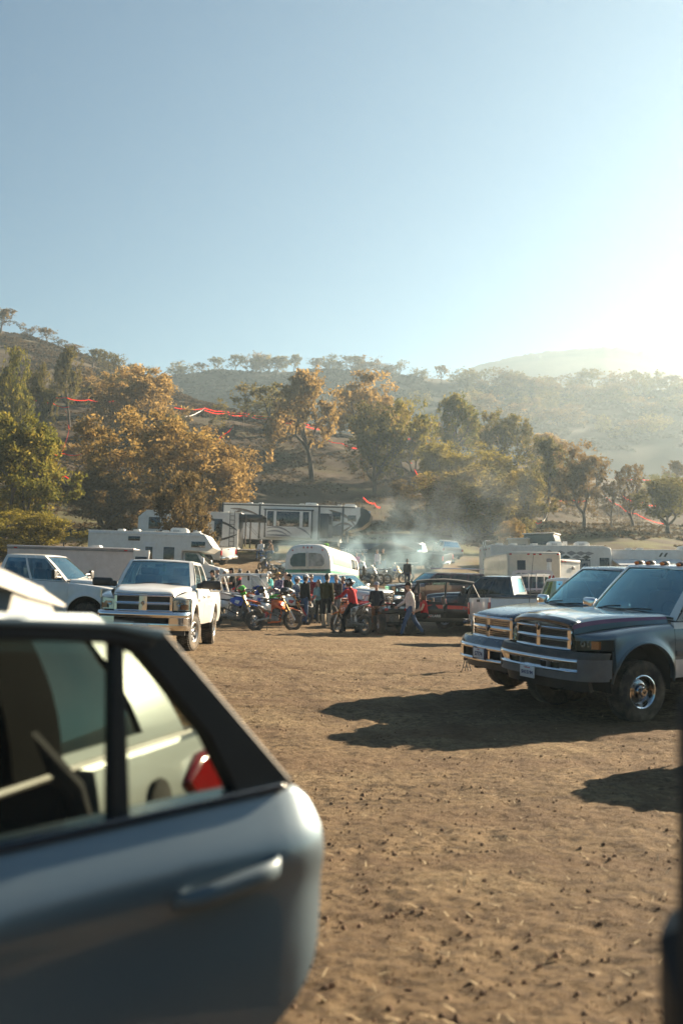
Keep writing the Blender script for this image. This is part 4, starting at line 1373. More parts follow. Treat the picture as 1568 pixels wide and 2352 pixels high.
def near_ram(p, rz, tilt):
    P = dict(split=None, zc=[(-.62, 1.275), (-.2, 1.255), (.3, 1.215), (.75, 1.15), (.95, 1.11)], yc=[(-.6, .865), (0, .82), (.5, .73), (.9, .585)],
        zh=[(-.62, 1.39), (-.1, 1.385), (.4, 1.365), (.75, 1.32), (.92, 1.25)], boxy=True, hood_w=.865, roll=.08, zhl=(.94, 1.09), belt=[(-2.8, 1.31), (-.6, 1.285)], roof=1.99, R=.40, tw=.27, rr=.215, style='steel', Ra=.50, zwc=.53,
        zr=.56, xn=.92, hw=1.0, A=(-.66, .875), At=(-1.30, .72), C=(-3.05, .90), Ct=(-2.92, .73), cab_end=-3.07, end=-5.35, wb=3.95, doors=[('front_door', -1.72, -.53), ('rear_door', -2.3, -1.73)],
        side_holes=[(.03, .50, .07, .90), (.54, .94, .07, .90)], mir='chrome', mirmat=CHROME, flare=.035, tuck=.04, zm=.86, fender_mat=SLATE, win=.02, bow=.16, zbed=1.38, rear_hole=(.07, .93, .12, .86))
    root, q, X, zc, zh, Y, ws = vehicle('pickup_truck', 'white over slate-blue pickup nearest on the right, four dark grille cells, cab roof lamps', 'pickup truck', p, rz, SLATE, P, tilt=tilt, roofmat=SILW, hoodmat=SILW)
    for o in children(root):     # the greenhouse is white
        if o.name.startswith('cab'):
            for k, m in enumerate(o.data.materials):
                if m == SLATE: o.data.materials[k] = SILW
        if o.name.startswith(('front_door', 'rear_door', 'bed_side')):
            me = o.data
            me.materials.append(SILW); me.materials.append(PINST); me.materials.append(GREYP)
            for f in me.polygons:
                z = f.center.z
                if z < .83 or z > 1.19: f.material_index = len(me.materials) - 3
    grille_cross(root, q, X, .565, .91, 1.225, .05, .028, .036, 'mesh', CHROME, badge='top')
    for s in (1, -1):
        headlight(root, X, .575, .965, lambda y: .945, lambda y: lerp(1.105, 1.085, (abs(y) - .57) / .4), s, True, True, (.58, .78))
    # bug deflector along the hood lip
    d = MB()
    P_ = []
    for i in range(25):
        y = lerp(-.60, .60, i / 24)
        z0 = zh(.9) + .015 + .035 * (1 - (y / .6) ** 2) - .03 * (abs(y) / .6) ** 6
        notch = -.012 * math.exp(-(y / .05) ** 2)
        P_.append([(X(y) - .10, y, z0 + .055 + notch), (X(y) + .0, y, z0 + .035 + notch), (X(y) + .045, y, z0 + .0), (X(y) + .04, y, z0 - .03), (X(y) + .015, y, z0 - .045)])
    d.grid(P_, M('smoked_deflector', (.02, .03, .045), .12, 0, 1., var=.1)).build('bug_deflector', root, solid=.008)
    # bumper: rubber strip, chrome face with two openings, grey cover and air dam
    bp = pl([(0, 1.06), (.5, 1.03), (.75, .97), (.9, .88), (.98, .74), (1.01, .56)])
    XB = lambda y, z=0: bp(abs(y)) - .05 * max(0, (z - .84) / .1) ** 2
    b = MB()
    op = [(.17, .52), (-.52, -.17)]
    ys = [-.80, -.52, -.17, .17, .52, .80]
    fgrid(b, -.80, .80, .775, .84, XB, CHROME, -.005, .05, 24, 5, bl=.02)
    fgrid(b, -.80, .80, .66, .70, XB, CHROME, -.005, .05, 24, 4, bl=.015)
    for a, c in ((-.80, -.52), (-.17, .17), (.52, .80)):
        fgrid(b, a, c, .69, .785, lambda y, z: XB(y) - (.80 - z) * .28, CHROME, .008, .04, 8, 4)
    o = b.build('front_bumper', root, bevel=.008)
    g = MB()
    fgrid(g, -.99, .99, .84, .925, XB, TRIM, -.005, .10, 40, 3)
    for s in (1, -1):
        a, c = (.80, 1.0) if s > 0 else (-1.0, -.80)
        fgrid(g, a, c, .60, .84, XB, GREYP, .004, .08, 12, 5)
    fgrid(g, -.99, .99, .565, .665, XB, GREYP, -.012, .10, 40, 3)
    g.build('bumper_cover', o, bevel=.01)
    d = MB()
    fgrid(d, -.85, .85, .42, .56, lambda y, z=0: bp(abs(y)) - .10 - (.56 - z) * .3, PLASTIC, 0, .06, 24, 3)
    fgrid(d, -.80, .80, .68, .80, XB, UNDER, -.09, .02, 16, 2)
    for s in (1, -1):
        d.lathe([(.05, 0), (.045, .012), (0, .014)], LENS, 16, 'x', (XB(.30) - .06, s * .42, .735))
        d.rbox((XB(.3) - .05, s * .28, .735), (.05, .05, .09), GREYP, .01)
    d.build('air_dam', o)
    plate(root, XB(-.1) + .02, -.06, .60, .305, .155, '5H15194', 0, extra='California')
    # cab marker lamps
    for y in (-.58, -.30, 0, .30, .58):
        u = .5 + y / (2 * .72)
        c = ws(u, 1.0)
        m = MB()
        m.ell((c.x - .10, c.y, c.z + .028), (.085, .05, .036), PLASTIC, nu=12, nv=8)
        m.ell((c.x - .045, c.y, c.z + .026), (.04, .042, .026), AMBER, nu=10, nv=6)
        m.build('roof_lamp', root)
    # mouldings, mudflap
    m = MB()
    for s in (1, -1):
        m.rbox((-1.12, s * (Y(-1.1, .88) + .006), .885), (1.15, .02, .07), GREYP, .008)
        for k in range(14):
            an = PI * k / 13
        m.tube([(.515 * math.cos(PI * k / 20), s * (Y(.515 * math.cos(PI * k / 20), .53 + .515 * math.sin(PI * k / 20)) + .005), .53 + .515 * math.sin(PI * k / 20)) for k in range(21)], .016, SLATE, 6)
        m.build('side_moulding', root)
        m = MB()
    return root

def sport_ram(p, rz, label, tilt=(0, 0)):
    P = dict(zc=[(-.62, 1.26), (-.2, 1.245), (.3, 1.21), (.75, 1.15), (.95, 1.11)], yc=[(-.6, .88), (0, .83), (.5, .73), (.9, .56)], zh=[(-.62, 1.38), (-.1, 1.365), (.4, 1.33), (.75, 1.28), (.92, 1.225)], hood_w=.87, roll=.08,
        zhl=(.90, 1.10), belt=[(-2.8, 1.29), (-.6, 1.27)], roof=1.95, R=.40, Ra=.49, zwc=.50, zr=.52, xn=.92, hw=1.0, A=(-.62, .89), At=(-1.38, .72), C=(-2.95, .90), Ct=(-2.75, .72), cab_end=-2.97, end=-5.2, wb=3.8, bow=.18,
        doors=[('front_door', -1.6, -.53), ('rear_door', -2.5, -1.61)], mir='chrome', mirmat=CHROME, flare=.03)
    root, q, X, zc, zh, Y, ws = vehicle('pickup_truck', label, 'pickup truck', p, rz, DKBLUE, P, tilt=tilt)
    grille_cross(root, q, X, .56, .86, 1.22, .055, .035, .05, 'bright', CHROME)
    for s in (1, -1): headlight(root, X, .57, .97, .90, 1.10, s)
    bp = pl([(0, 1.05), (.5, 1.02), (.75, .96), (.9, .87), (.98, .73), (1.01, .55)])
    XB = lambda y, z=0: bp(abs(y)) - .05 * max(0, (z - .76) / .1) ** 2
    b = MB()
    fgrid(b, -.99, .99, .70, .77, XB, CHROME, .0, .06, 30, 5, bl=.025)
    fgrid(b, -.99, .99, .52, .58, XB, CHROME, .0, .06, 30, 5, bl=.025)
    for a, c in ((-.99, -.62), (-.22, .22), (.62, .99)): fgrid(b, a, c, .57, .71, XB, CHROME, .008, .05, 10, 3)
    o = b.build('front_bumper', root, bevel=.008)
    g = MB()
    fgrid(g, -.99, .99, .77, .875, XB, DKBLUE, -.005, .10, 40, 3)
    fgrid(g, -.9, .9, .57, .71, XB, UNDER, -.08, .02, 16, 2)
    fgrid(g, -.85, .85, .40, .52, XB, PLASTIC, -.12, .06, 16, 2)
    g.build('bumper_cover', o)
    m = MB()
    m.rbox((XB(0) + .012, -.05, .645), (.012, .40, .20), M('plate_frame_navy', (.01, .015, .05), .4), .01)
    m.build('plate_holder', root)
    plate(root, XB(0) + .027, -.05, .645, .30, .15, '57774', 0, extra='USA')
    a = MB().tube([(-.35, -.80, 1.36), (-.42, -.80, 2.15)], [.006, .003], PLASTIC, 6).build('antenna', root)
    return root

def white_ram(p, rz, tilt):
    P = dict(zc=[(-.62, 1.32), (-.2, 1.31), (.3, 1.275), (.75, 1.20), (.95, 1.13)], yc=[(-.6, .88), (0, .84), (.5, .78), (.9, .66)], zh=[(-.62, 1.43), (-.1, 1.42), (.4, 1.38), (.75, 1.32), (.92, 1.25)], hood_w=.88, roll=.06,
        plan=[(0, 0), (.3, -.012), (.57, -.05), (.75, -.10), (.88, -.17), (.95, -.26), (.985, -.38)], yhl=.6, bulge=.03,
        zhl=(.92, 1.15), belt=[(-3, 1.36), (-.6, 1.335)], roof=2.0, R=.41, tw=.29, rr=.22, style='mud', Ra=.50, zwc=.52, zr=.55, xn=.95, hw=1.0, A=(-.58, .90), At=(-1.28, .72), C=(-3.0, .91), Ct=(-2.8, .72), cab_end=-3.02, end=-5.15, wb=3.8, bow=.16,
        doors=[('front_door', -1.6, -.53), ('rear_door', -2.55, -1.61)], mir='fold', flare=.03, steer=-.22, handle=CHROME, win=-.01)
    root, q, X, zc, zh, Y, ws = vehicle('pickup_truck', 'white crew-cab pickup facing the camera in front of the long trailer, chrome cross-bar grille', 'pickup truck', p, rz, WHITEP, P, tilt=tilt)
    grille_cross(root, q, X, .62, .83, 1.22, .055, .03, .085, 'slats', CHROME)
    for s in (1, -1): headlight(root, X, .635, .985, lambda y: .885, lambda y: lerp(1.14, 1.12, (abs(y) - .6) / .4), s, True, False, (.45, .85))
    bp = pl([(0, 1.12), (.5, 1.10), (.75, 1.05), (.9, .97), (.98, .84), (1.02, .64)])
    XB = lambda y, z=0: bp(abs(y)) - .05 * max(0, (z - .78) / .1) ** 2
    b = MB()
    fgrid(b, -1.0, 1.0, .72, .86, XB, CHROME, -.01, .06, 36, 7, bl=.045)
    fgrid(b, -1.0, 1.0, .46, .60, lambda y, z: XB(y) - (.60 - z) * .35, CHROME, .0, .06, 36, 6, bl=.02)
    for a, c in ((-1.0, -.58), (.58, 1.0)): fgrid(b, a, c, .59, .73, XB, CHROME, .008, .05, 12, 3)
    o = b.build('front_bumper', root, bevel=.012)
    g = MB()
    fgrid(g, -.7, .7, .58, .74, XB, UNDER, -.07, .02, 16, 2)
    fgrid(g, -.9, .9, .36, .48, XB, PLASTIC, -.10, .06, 16, 2)
    g.rbox((XB(0) + .02, 0, .57), (.012, .33, .05), PLATE, .006)
    g.build('bumper_insert', o)
    t = MB().rbox((ws(.56, .75).x - .10, .10, ws(.56, .72).z - .04), (.01, .07, .16), M('air_freshener', (.7, .6, .15), .6), .02).build('air_freshener', root)
    m = MB()
    for s in (1, -1):
        T = Matrix.Translation((-.62, s * (Y(-.62, 1.12) + .004), 1.10)) @ (Matrix.Rotation(PI, 4, 'Z') if s > 0 else Matrix.Identity(4)) @ Matrix.Rotation(PI / 2, 4, 'X')
        m.text('2500', .075, STEEL, T, .004, .002)
    m.build('badge', root)
    return root

def generic_front(root, q, X, zb=.80, zt=1.18, yw=.58, mat=CHROME, bars=3, gm=CHROME, blow=.50, bhi=.78, bump=CHROME, hl=(.62, .97, .95, 1.15)):
    g = MB()
    fgrid(g, -yw, yw, zb, zt, X, PLASTIC, -.02, .05, 16, 3)
    for k in range(bars):
        z = lerp(zb + .04, zt - .04, k / max(1, bars - 1))
        fgrid(g, -yw, yw, z - .025, z + .025, X, gm, .02, .05, 16, 2)
    for a, c in ((-yw, -yw + .04), (yw - .04, yw)): fgrid(g, a, c, zb, zt, X, gm, .022, .05, 2, 3)
    g.rbox((X(0) + .03, 0, (zb + zt) / 2), (.03, .22, .08), gm, .02)
    g.build('grille', root)
    for s in (1, -1): headlight(root, X, hl[0], hl[1], hl[2], hl[3], s)
    XB = lambda y, z=0: X(y) + .12 - .06 * max(0, (z - bhi + .05) / .1) ** 2
    b = MB()
    h = q['hw']
    fgrid(b, -h * .985, h * .985, blow, bhi, XB, bump, 0, .1, 36, 4)
    fgrid(b, -h * .5, h * .5, lerp(blow, bhi, .25), lerp(blow, bhi, .7), XB, UNDER, .004, .01, 14, 2)
    b.build('front_bumper', root, bevel=.01)
    return root
# ------------------------------------------------------------------ trailers, motorhomes, bus
FIBER = M('rv_fibreglass', (.66, .65, .63), .38, coat=.3, var=.05, dust=.22)
CREAM = M('cream_gelcoat', (.62, .55, .44), .45, coat=.2, var=.06, dust=.25)
ROOFW = M('rv_roof_membrane', (.70, .69, .66), .7, var=.12, dust=.2)
RVBLK = M('rv_black', (.02, .02, .022), .3, coat=.5, var=.2)
RVGREY = M('rv_grey', (.22, .22, .23), .5, var=.15, dust=.2)
SWIRL = M('swirl_brown', (.16, .11, .08), .5, var=.2)
CANVAS = M('awning_canvas', (.52, .53, .55), .8, var=.1, dust=.2)
SKIN_AL = M('trailer_skin', (.60, .54, .52), .42, .1, var=.05, dust=.25)

def rv_body(mb, prof, w, mat, bev=.06):
    """side profile (x, z) polygon extruded to width w"""
    mb.prism(prof, -w / 2, w / 2, mat)

def win(root, x, z, w, h, s, hw, name='window', frame=RVBLK, pane_mat=None, rx=0):
    """framed pane on a side wall (s = +1 left, -1 right) of half-width hw"""
    f = MB().rbox((x, s * (hw + .008), z), (w, .03, h), frame, .05, 3)
    o = f.build(name, root)
    p = MB().rbox((x, s * (hw + .017), z), (w - .07, .02, h - .07), pane_mat or DGLASS2, .04, 3).build('pane', o)
    return o
DGLASS2 = M('dark_pane', (.022, .024, .026), .08, 0, .6, var=.3)
AMBPANE = M('curtained_pane', (.06, .045, .03), .12, 0, .5, var=.4)

def rv_wheels(root, xs, hw, r=.36, zoff=0):
    for x in xs:
        for s in (1, -1): add_wheel(root, (x, s * (hw - .13), r + zoff), s, 'alloy', r, .22, .2)

def ac_unit(root, x, y, z, w=.85, d=.62, h=.28, name='air_conditioner'):
    m = MB()
    m.loft([[(x - w/2, y - d/2, z), (x + w/2, y - d/2, z), (x + w/2, y + d/2, z), (x - w/2, y + d/2, z)],
            [(x - w/2 + .02, y - d/2 + .02, z + h * .7), (x + w/2 - .02, y - d/2 + .02, z + h * .7), (x + w/2 - .02, y + d/2 - .02, z + h * .7), (x - w/2 + .02, y + d/2 - .02, z + h * .7)],
            [(x - w/2 + .10, y - d/2 + .10, z + h), (x + w/2 - .16, y - d/2 + .10, z + h), (x + w/2 - .16, y + d/2 - .10, z + h), (x - w/2 + .10, y + d/2 - .10, z + h)]], ROOFW)
    for s in (1, -1):
        for k in range(7): m.box((x - w*.3 + k * .05, y + s * (d/2 - .005), z + h * .4), (.02, .012, h * .4), RVGREY)
    return m.build(name, root, bevel=.03)
def vent(root, x, y, z, name='roof_vent'):
    m = MB().rbox((x, y, z + .05), (.42, .42, .10), ROOFW, .05)
    m.prism([(x - .2, z + .1), (x + .2, z + .1), (x + .18, z + .16), (x - .12, z + .16)], y - .2, y + .2, ROOFW)
    return m.build(name, root)
def ribbon(pts, w, s, y, mat, mb, wend=None):
    """a painted swoosh: thin raised band following points (x, z) on a side wall"""
    n = len(pts)
    V = []
    for k, (x, z) in enumerate(pts):
        a = pts[max(0, k-1)]; b = pts[min(n-1, k+1)]
        dx, dz = b[0]-a[0], b[1]-a[1]
        l = math.hypot(dx, dz) or 1
        ww = w * math.sin(PI * (.08 + .88 * k / (n - 1))) ** .7
        V.append([(x - dz/l*ww/2, s*y, z + dx/l*ww/2), (x + dz/l*ww/2, s*y, z - dx/l*ww/2)])
    mb.grid(V, mat)
def curve(a, b, c, n=14):
    return [((1-t)**2*a[0]+2*t*(1-t)*b[0]+t*t*c[0], (1-t)**2*a[1]+2*t*(1-t)*b[1]+t*t*c[1]) for t in [k/(n-1) for k in range(n)]]

# long white cargo trailer (x forward = towards its open end in the photo)
def cargo_trailer(p, rz, tilt, L=7.6):
    t = empty('cargo_trailer', p, rz, 'long plain white box trailer behind the white pickups, its end door standing open', 'trailer', tilt=tilt)
    h0, h1, hw = .45, 2.55, 1.2
    b = MB()
    b.box((0, 0, (h0 + h1) / 2), (L, 2 * hw, h1 - h0), SKIN_AL)
    b.build('body', t, bevel=.05)
    rf = MB().rbox((0, 0, h1 + .02), (L + .04, 2 * hw + .05, .07), SKIN_AL, .03)
    for s in (1, -1): rf.box((0, s * (hw + .02), h1 - .06), (L, .03, .07), RVGREY)
    rf.build('roof', t)
    sm = MB()
    for k in range(1, 7):
        for s in (1, -1): sm.box((-L / 2 + k * L / 7, s * (hw + .003), (h0 + h1) / 2), (.025, .008, h1 - h0 - .1), SKIN_AL)
        for s in (1, -1):
            for j in range(16): sm.ell((-L / 2 + k * L / 7, s * (hw + .009), h0 + .1 + j * .125), (.010, .006, .010), RVGREY, nu=5, nv=3)
    sm.build('seam', t)
    d = MB()
    d.box((L / 2 + .30, -hw + .02, (h0 + h1) / 2 + .05), (.62, .06, h1 - h0 - .1), FIBER)
    o = d.build('door', t, bevel=.01)
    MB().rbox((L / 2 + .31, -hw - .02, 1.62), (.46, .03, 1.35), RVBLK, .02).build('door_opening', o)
    for x, y in ((L/2 - .3, -hw - .03), (-L/2 + .35, -hw - .03)):
        MB().rbox((x, y, h1 - .04), (.14, .04, .05), REDLENS, .012).build('marker_lamp', t)
    vent(t, L * .12, .2, h1 + .04)
    rv_wheels(t, (-.5, .4), hw, .36)
    f = MB()
    for s in (1, -1): f.rbox((-.05, s * (hw - .0), .86), (1.9, .12, .05), RVGREY, .02)
    f.build('mudguard', t)
    return t

def motorhome(p, rz, tilt, label, L=7.6, cab=True):
    """class C: x forward; cab-over bunk at the front"""
    t = empty('motorhome', p, rz, label, 'motorhome', tilt=tilt)
    hw = 1.18
    h0, h1 = .62, 3.05
    b = MB()
    b.prism([(-L + 1.9, h0), (-.2, h0), (-.2, 2.02), (1.25, 2.02), (1.62, 2.28), (1.05, h1 - .02), (.7, h1), (-L + 1.9, h1)], -hw, hw, FIBER)
    b.build('body', t, bevel=.08, seg=3)
    r = MB().rbox(((-L + 1.9 + .8) / 2, 0, h1 + .01), (L - 1.0, 2 * hw - .06, .07), ROOFW, .03)
    for s in (1, -1): r.tube([(-L + 1.95, s * (hw + .015), h1 - .12), (.95, s * (hw + .015), h1 - .14), (1.56, s * (hw + .015), 2.30)], .03, ROOFW, 6)
    r.build('roof', t)
    for x, kind in ((-4.0, 'v'), (-3.1, 'v'), (-1.4, 'v'), (.45, 'v')): vent(t, x, -.25, h1 + .03)
    ac_unit(t, -.62, 0, h1 + .04, 1.0, .7, .32)
    for s in (1, -1):
        win(t, .72, 2.42, .88, .40, s, hw, frame=FIBER)
        win(t, -.95, 1.75, .62, .95, s, hw, pane_mat=AMBPANE)
        win(t, -3.5, 1.72, .9, .42, s, hw, pane_mat=AMBPANE)
        win(t, -3.0, 2.66, .7, .25, s, hw)
    o = MB().rbox((-2.1, -hw - .012, 1.55), (.72, .04, 1.85), FIBER, .08, 3).build('door', t)
    MB().rbox((-2.1, -hw - .04, 1.85), (.42, .03, .72), AMBPANE, .05, 3).build('window', o)
    m = MB()
    for z in (1.05, .92): ribbon([(-L + 2, z), (-3, z), (-.3, z)], .05, -1, hw + .004, RVGREY, m)
    m.build('stripe', t)
    # van cab
    c = MB()
    ch = .98
    c.loft([[( -.2, -ch, .55), (-.2, -ch, 1.25), (-.2, -ch*.86, 2.02), (-.2, ch*.86, 2.02), (-.2, ch, 1.25), (-.2, ch, .55)],
            [(.62, -ch, .55), (.62, -ch, 1.25), (.62, -ch*.86, 2.02), (.62, ch*.86, 2.02), (.62, ch, 1.25), (.62, ch, .55)],
            [(1.35, -ch, .55), (1.35, -ch*.99, 1.22), (1.35, -ch*.93, 1.30), (1.35, ch*.93, 1.30), (1.35, ch*.99, 1.22), (1.35, ch, .55)],
            [(2.15, -ch*.96, .55), (2.15, -ch*.96, 1.05), (2.15, -ch*.84, 1.13), (2.15, ch*.84, 1.13), (2.15, ch*.96, 1.05), (2.15, ch*.96, .55)],
            [(2.28, -ch*.9, .6), (2.28, -ch*.9, .98), (2.28, -ch*.8, 1.04), (2.28, ch*.8, 1.04), (2.28, ch*.9, .98), (2.28, ch*.9, .6)]], FIBER)
    c.build('cab', t, bevel=.05, seg=3)
    MB().grid([[(lerp(.68, 1.33, k / 4) + .03, lerp(-ch*.80, ch*.80, j / 6) * lerp(1, 1.08, k / 4), lerp(1.96, 1.32, k / 4) + .03) for j in range(7)] for k in range(5)], WSGLASS).build('windshield', t)
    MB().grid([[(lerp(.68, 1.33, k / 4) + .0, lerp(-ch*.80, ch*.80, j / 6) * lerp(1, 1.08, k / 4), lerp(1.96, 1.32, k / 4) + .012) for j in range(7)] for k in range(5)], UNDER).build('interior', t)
    for s in (1, -1):
        MB().prism([(-.05, 1.30), (.98, 1.30), (.60, 1.90), (-.05, 1.92)], s * (ch * .93), s * (ch * .985), DGLASS2).build('window', t)
        MB().rbox((1.05, s * 1.22, 1.5), (.12, .22, .34), FIBER, .05).build('mirror', t)
        MB().rbox((2.24, s * .66, .86), (.10, .30, .20), REFL, .03).build('headlight', t)
    MB().rbox((2.27, 0, .86), (.08, .86, .26), PLASTIC, .03).build('grille', t)
    MB().rbox((2.36, 0, .56), (.2, 1.9, .2), CHROME, .05).build('front_bumper', t)
    ub = MB().box((-1.4, 0, .5), (6.2, 1.7, .3), UNDER)
    ub.build('chassis', t)
    for s in (1, -1):
        add_wheel(t, (1.4, s * .86, .38), s, 'steel', .38, .22, .2)
        add_wheel(t, (-2.75, s * .92, .38), s, 'steel', .38, .3, .2)
    return t

def fifth_wheel(p, rz, tilt):
    """x forward towards the goose-neck nose; the camera sees its right side (-y)"""
    t = empty('fifth_wheel_trailer', p, rz, 'long white and black fifth-wheel trailer with brown swirls, slide-out and open entry door', 'travel trailer', tilt=tilt)
    hw, h0, h1 = 1.25, .95, 3.95
    x0, x1 = -6.6, 5.9
    b = MB()
    b.prism([(x0, h0), (3.3, h0), (3.5, 1.85), (4.3, 1.95), (5.2, 2.25), (5.75, 2.75), (5.9, 3.3), (5.5, 3.75), (4.8, h1 - .05), (3.9, h1), (x0, h1)], -hw, hw, FIBER)
    b.build('body', t, bevel=.08, seg=3)
    n = MB()
    for s in (1, -1):
        n.prism([(4.2, 1.97), (5.2, 2.27), (5.76, 2.77), (5.91, 3.3), (5.5, 3.74), (5.0, 3.85), (5.05, 3.2), (4.75, 2.5)], s * hw, s * (hw + .012), RVBLK)
    n.prism([(4.25, 1.93), (5.2, 2.22), (5.78, 2.72), (5.94, 3.3), (5.55, 3.74), (5.3, 3.5), (5.6, 3.2), (5.2, 2.5)], -hw + .03, hw - .03, RVBLK)
    n.build('nose_cap', t, bevel=.03)
    l = MB().rbox((5.72, -.4, 3.55), (.25, .5, .2), REFL, .06); l.build('nose_lamp', t)
    r = MB().rbox(((x0 + 4.2) / 2, 0, h1 + .01), (4.2 - x0, 2 * hw + .04, .07), ROOFW, .03)
    for s in (1, -1): r.rbox(((x0 + 4.6) / 2, s * (hw + .02), h1 - .10), (4.6 - x0, .04, .10), RVBLK, .01)
    r.build('roof', t)
    ac_unit(t, .8, 0, h1 + .04, 1.05); ac_unit(t, 4.1, 0, h1 + .0, 1.0)
    for x in (-4.4, -3.5, .0, 3.2): vent(t, x, -.3, h1 + .04)
    so = MB().rbox((-.9, -hw - .20, 2.35), (4.0, .45, 2.35), FIBER, .03)
    so.rbox((-.9, -hw - .42, 3.48), (4.2, .05, .12), RVBLK, .01)
    for x in (-2.86, 1.06): so.rbox((x, -hw - .42, 2.35), (.12, .05, 2.4), RVBLK, .01)
    o = so.build('slide_out', t)
    for x, w in ((-2.42, .55), (-.95, 1.95), (.55, .5)):
        f = MB().rbox((x, -hw - .435, 2.72), (w, .03, 1.25), RVBLK, .08, 3).build('window', o)
        MB().rbox((x, -hw - .446, 2.72), (w - .08, .02, 1.17), DGLASS2, .06, 3).build('pane', f)
    g = MB()
    y = hw + .006
    for a in [((-6.4, 2.2), (-5.6, 3.6), (-4.2, 3.35)), ((-6.2, 2.0), (-5.2, 3.3), (-3.6, 2.6)), ((-5.9, 3.5), (-4.6, 3.6), (-3.3, 2.9)), ((2.6, 3.5), (4.0, 3.4), (4.6, 2.3)), ((2.9, 2.2), (3.9, 2.9), (4.5, 2.1)), ((2.4, 3.6), (3.4, 3.4), (4.2, 2.8)), ((3.0, 1.6), (3.9, 1.9), (4.4, 2.4))]:
        ribbon(curve(*a), .16, -1, y, SWIRL, g); ribbon([(u + .15, v - .12) for u, v in curve(*a)], .08, -1, y, RVGREY, g)
    for a in [((-2.7, 1.9), (-1.6, 2.3), (-.6, 1.45)), ((-2.7, 1.6), (-1.8, 1.9), (-1.0, 1.4)), ((-.2, 2.05), (.5, 1.9), (1.0, 1.3)), ((-2.6, 1.35), (-1.4, 1.35), (-.7, 1.3))]:
        ribbon(curve(*a), .15, -1, hw + .432, RVGREY, g)
    g.build('swirl_graphic', t)
    MB().rbox((-6.55, -hw - .02, 2.5), (.14, .06, 3.0), RVBLK, .02).build('corner_trim', t)
    for x in (-3.4, 1.6, 3.6): MB().rbox((x, -hw - .012, 2.5), (.16, .03, 2.9), RVBLK, .01).build('trim_band', t)
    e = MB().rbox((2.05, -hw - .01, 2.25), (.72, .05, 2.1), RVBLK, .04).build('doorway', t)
    d = MB().rbox((2.62, -hw - .32, 2.25), (.62, .07, 2.05), RVGREY, .04, rot=(0, 0, -.9))
    d.rbox((2.60, -hw - .36, 2.7), (.3, .05, .7), DGLASS2, .04, rot=(0, 0, -.9)); d.build('door', t)
    for x, z, w, h in ((3.05, 3.05, .75, .75), (4.35, 2.95, .7, .5)): win(t, x, z, w, h, -1, hw)
    MB().rbox((3.1, -hw - .25, 1.85), (.95, .04, .8), RVGREY, .03).build('hatch', t)
    st = MB()
    for k in range(3): st.box((2.05, -hw - .25 - k * .24, .95 - k * .26), (.7, .26, .04), STEEL)
    st.build('step', t)
    c = MB().box((-1.6, 0, .82), (9.6, 2.2, .3), UNDER)
    for x in (3.9,): c.tube([(x, 0, 1.95), (x, 0, .9)], .09, STEEL, 8); c.box((x, -1.0, 1.0), (.12, .12, 1.9), STEEL)
    c.build('chassis', t)
    rv_wheels(t, (-3.3, -2.4), hw, .38)
    return t

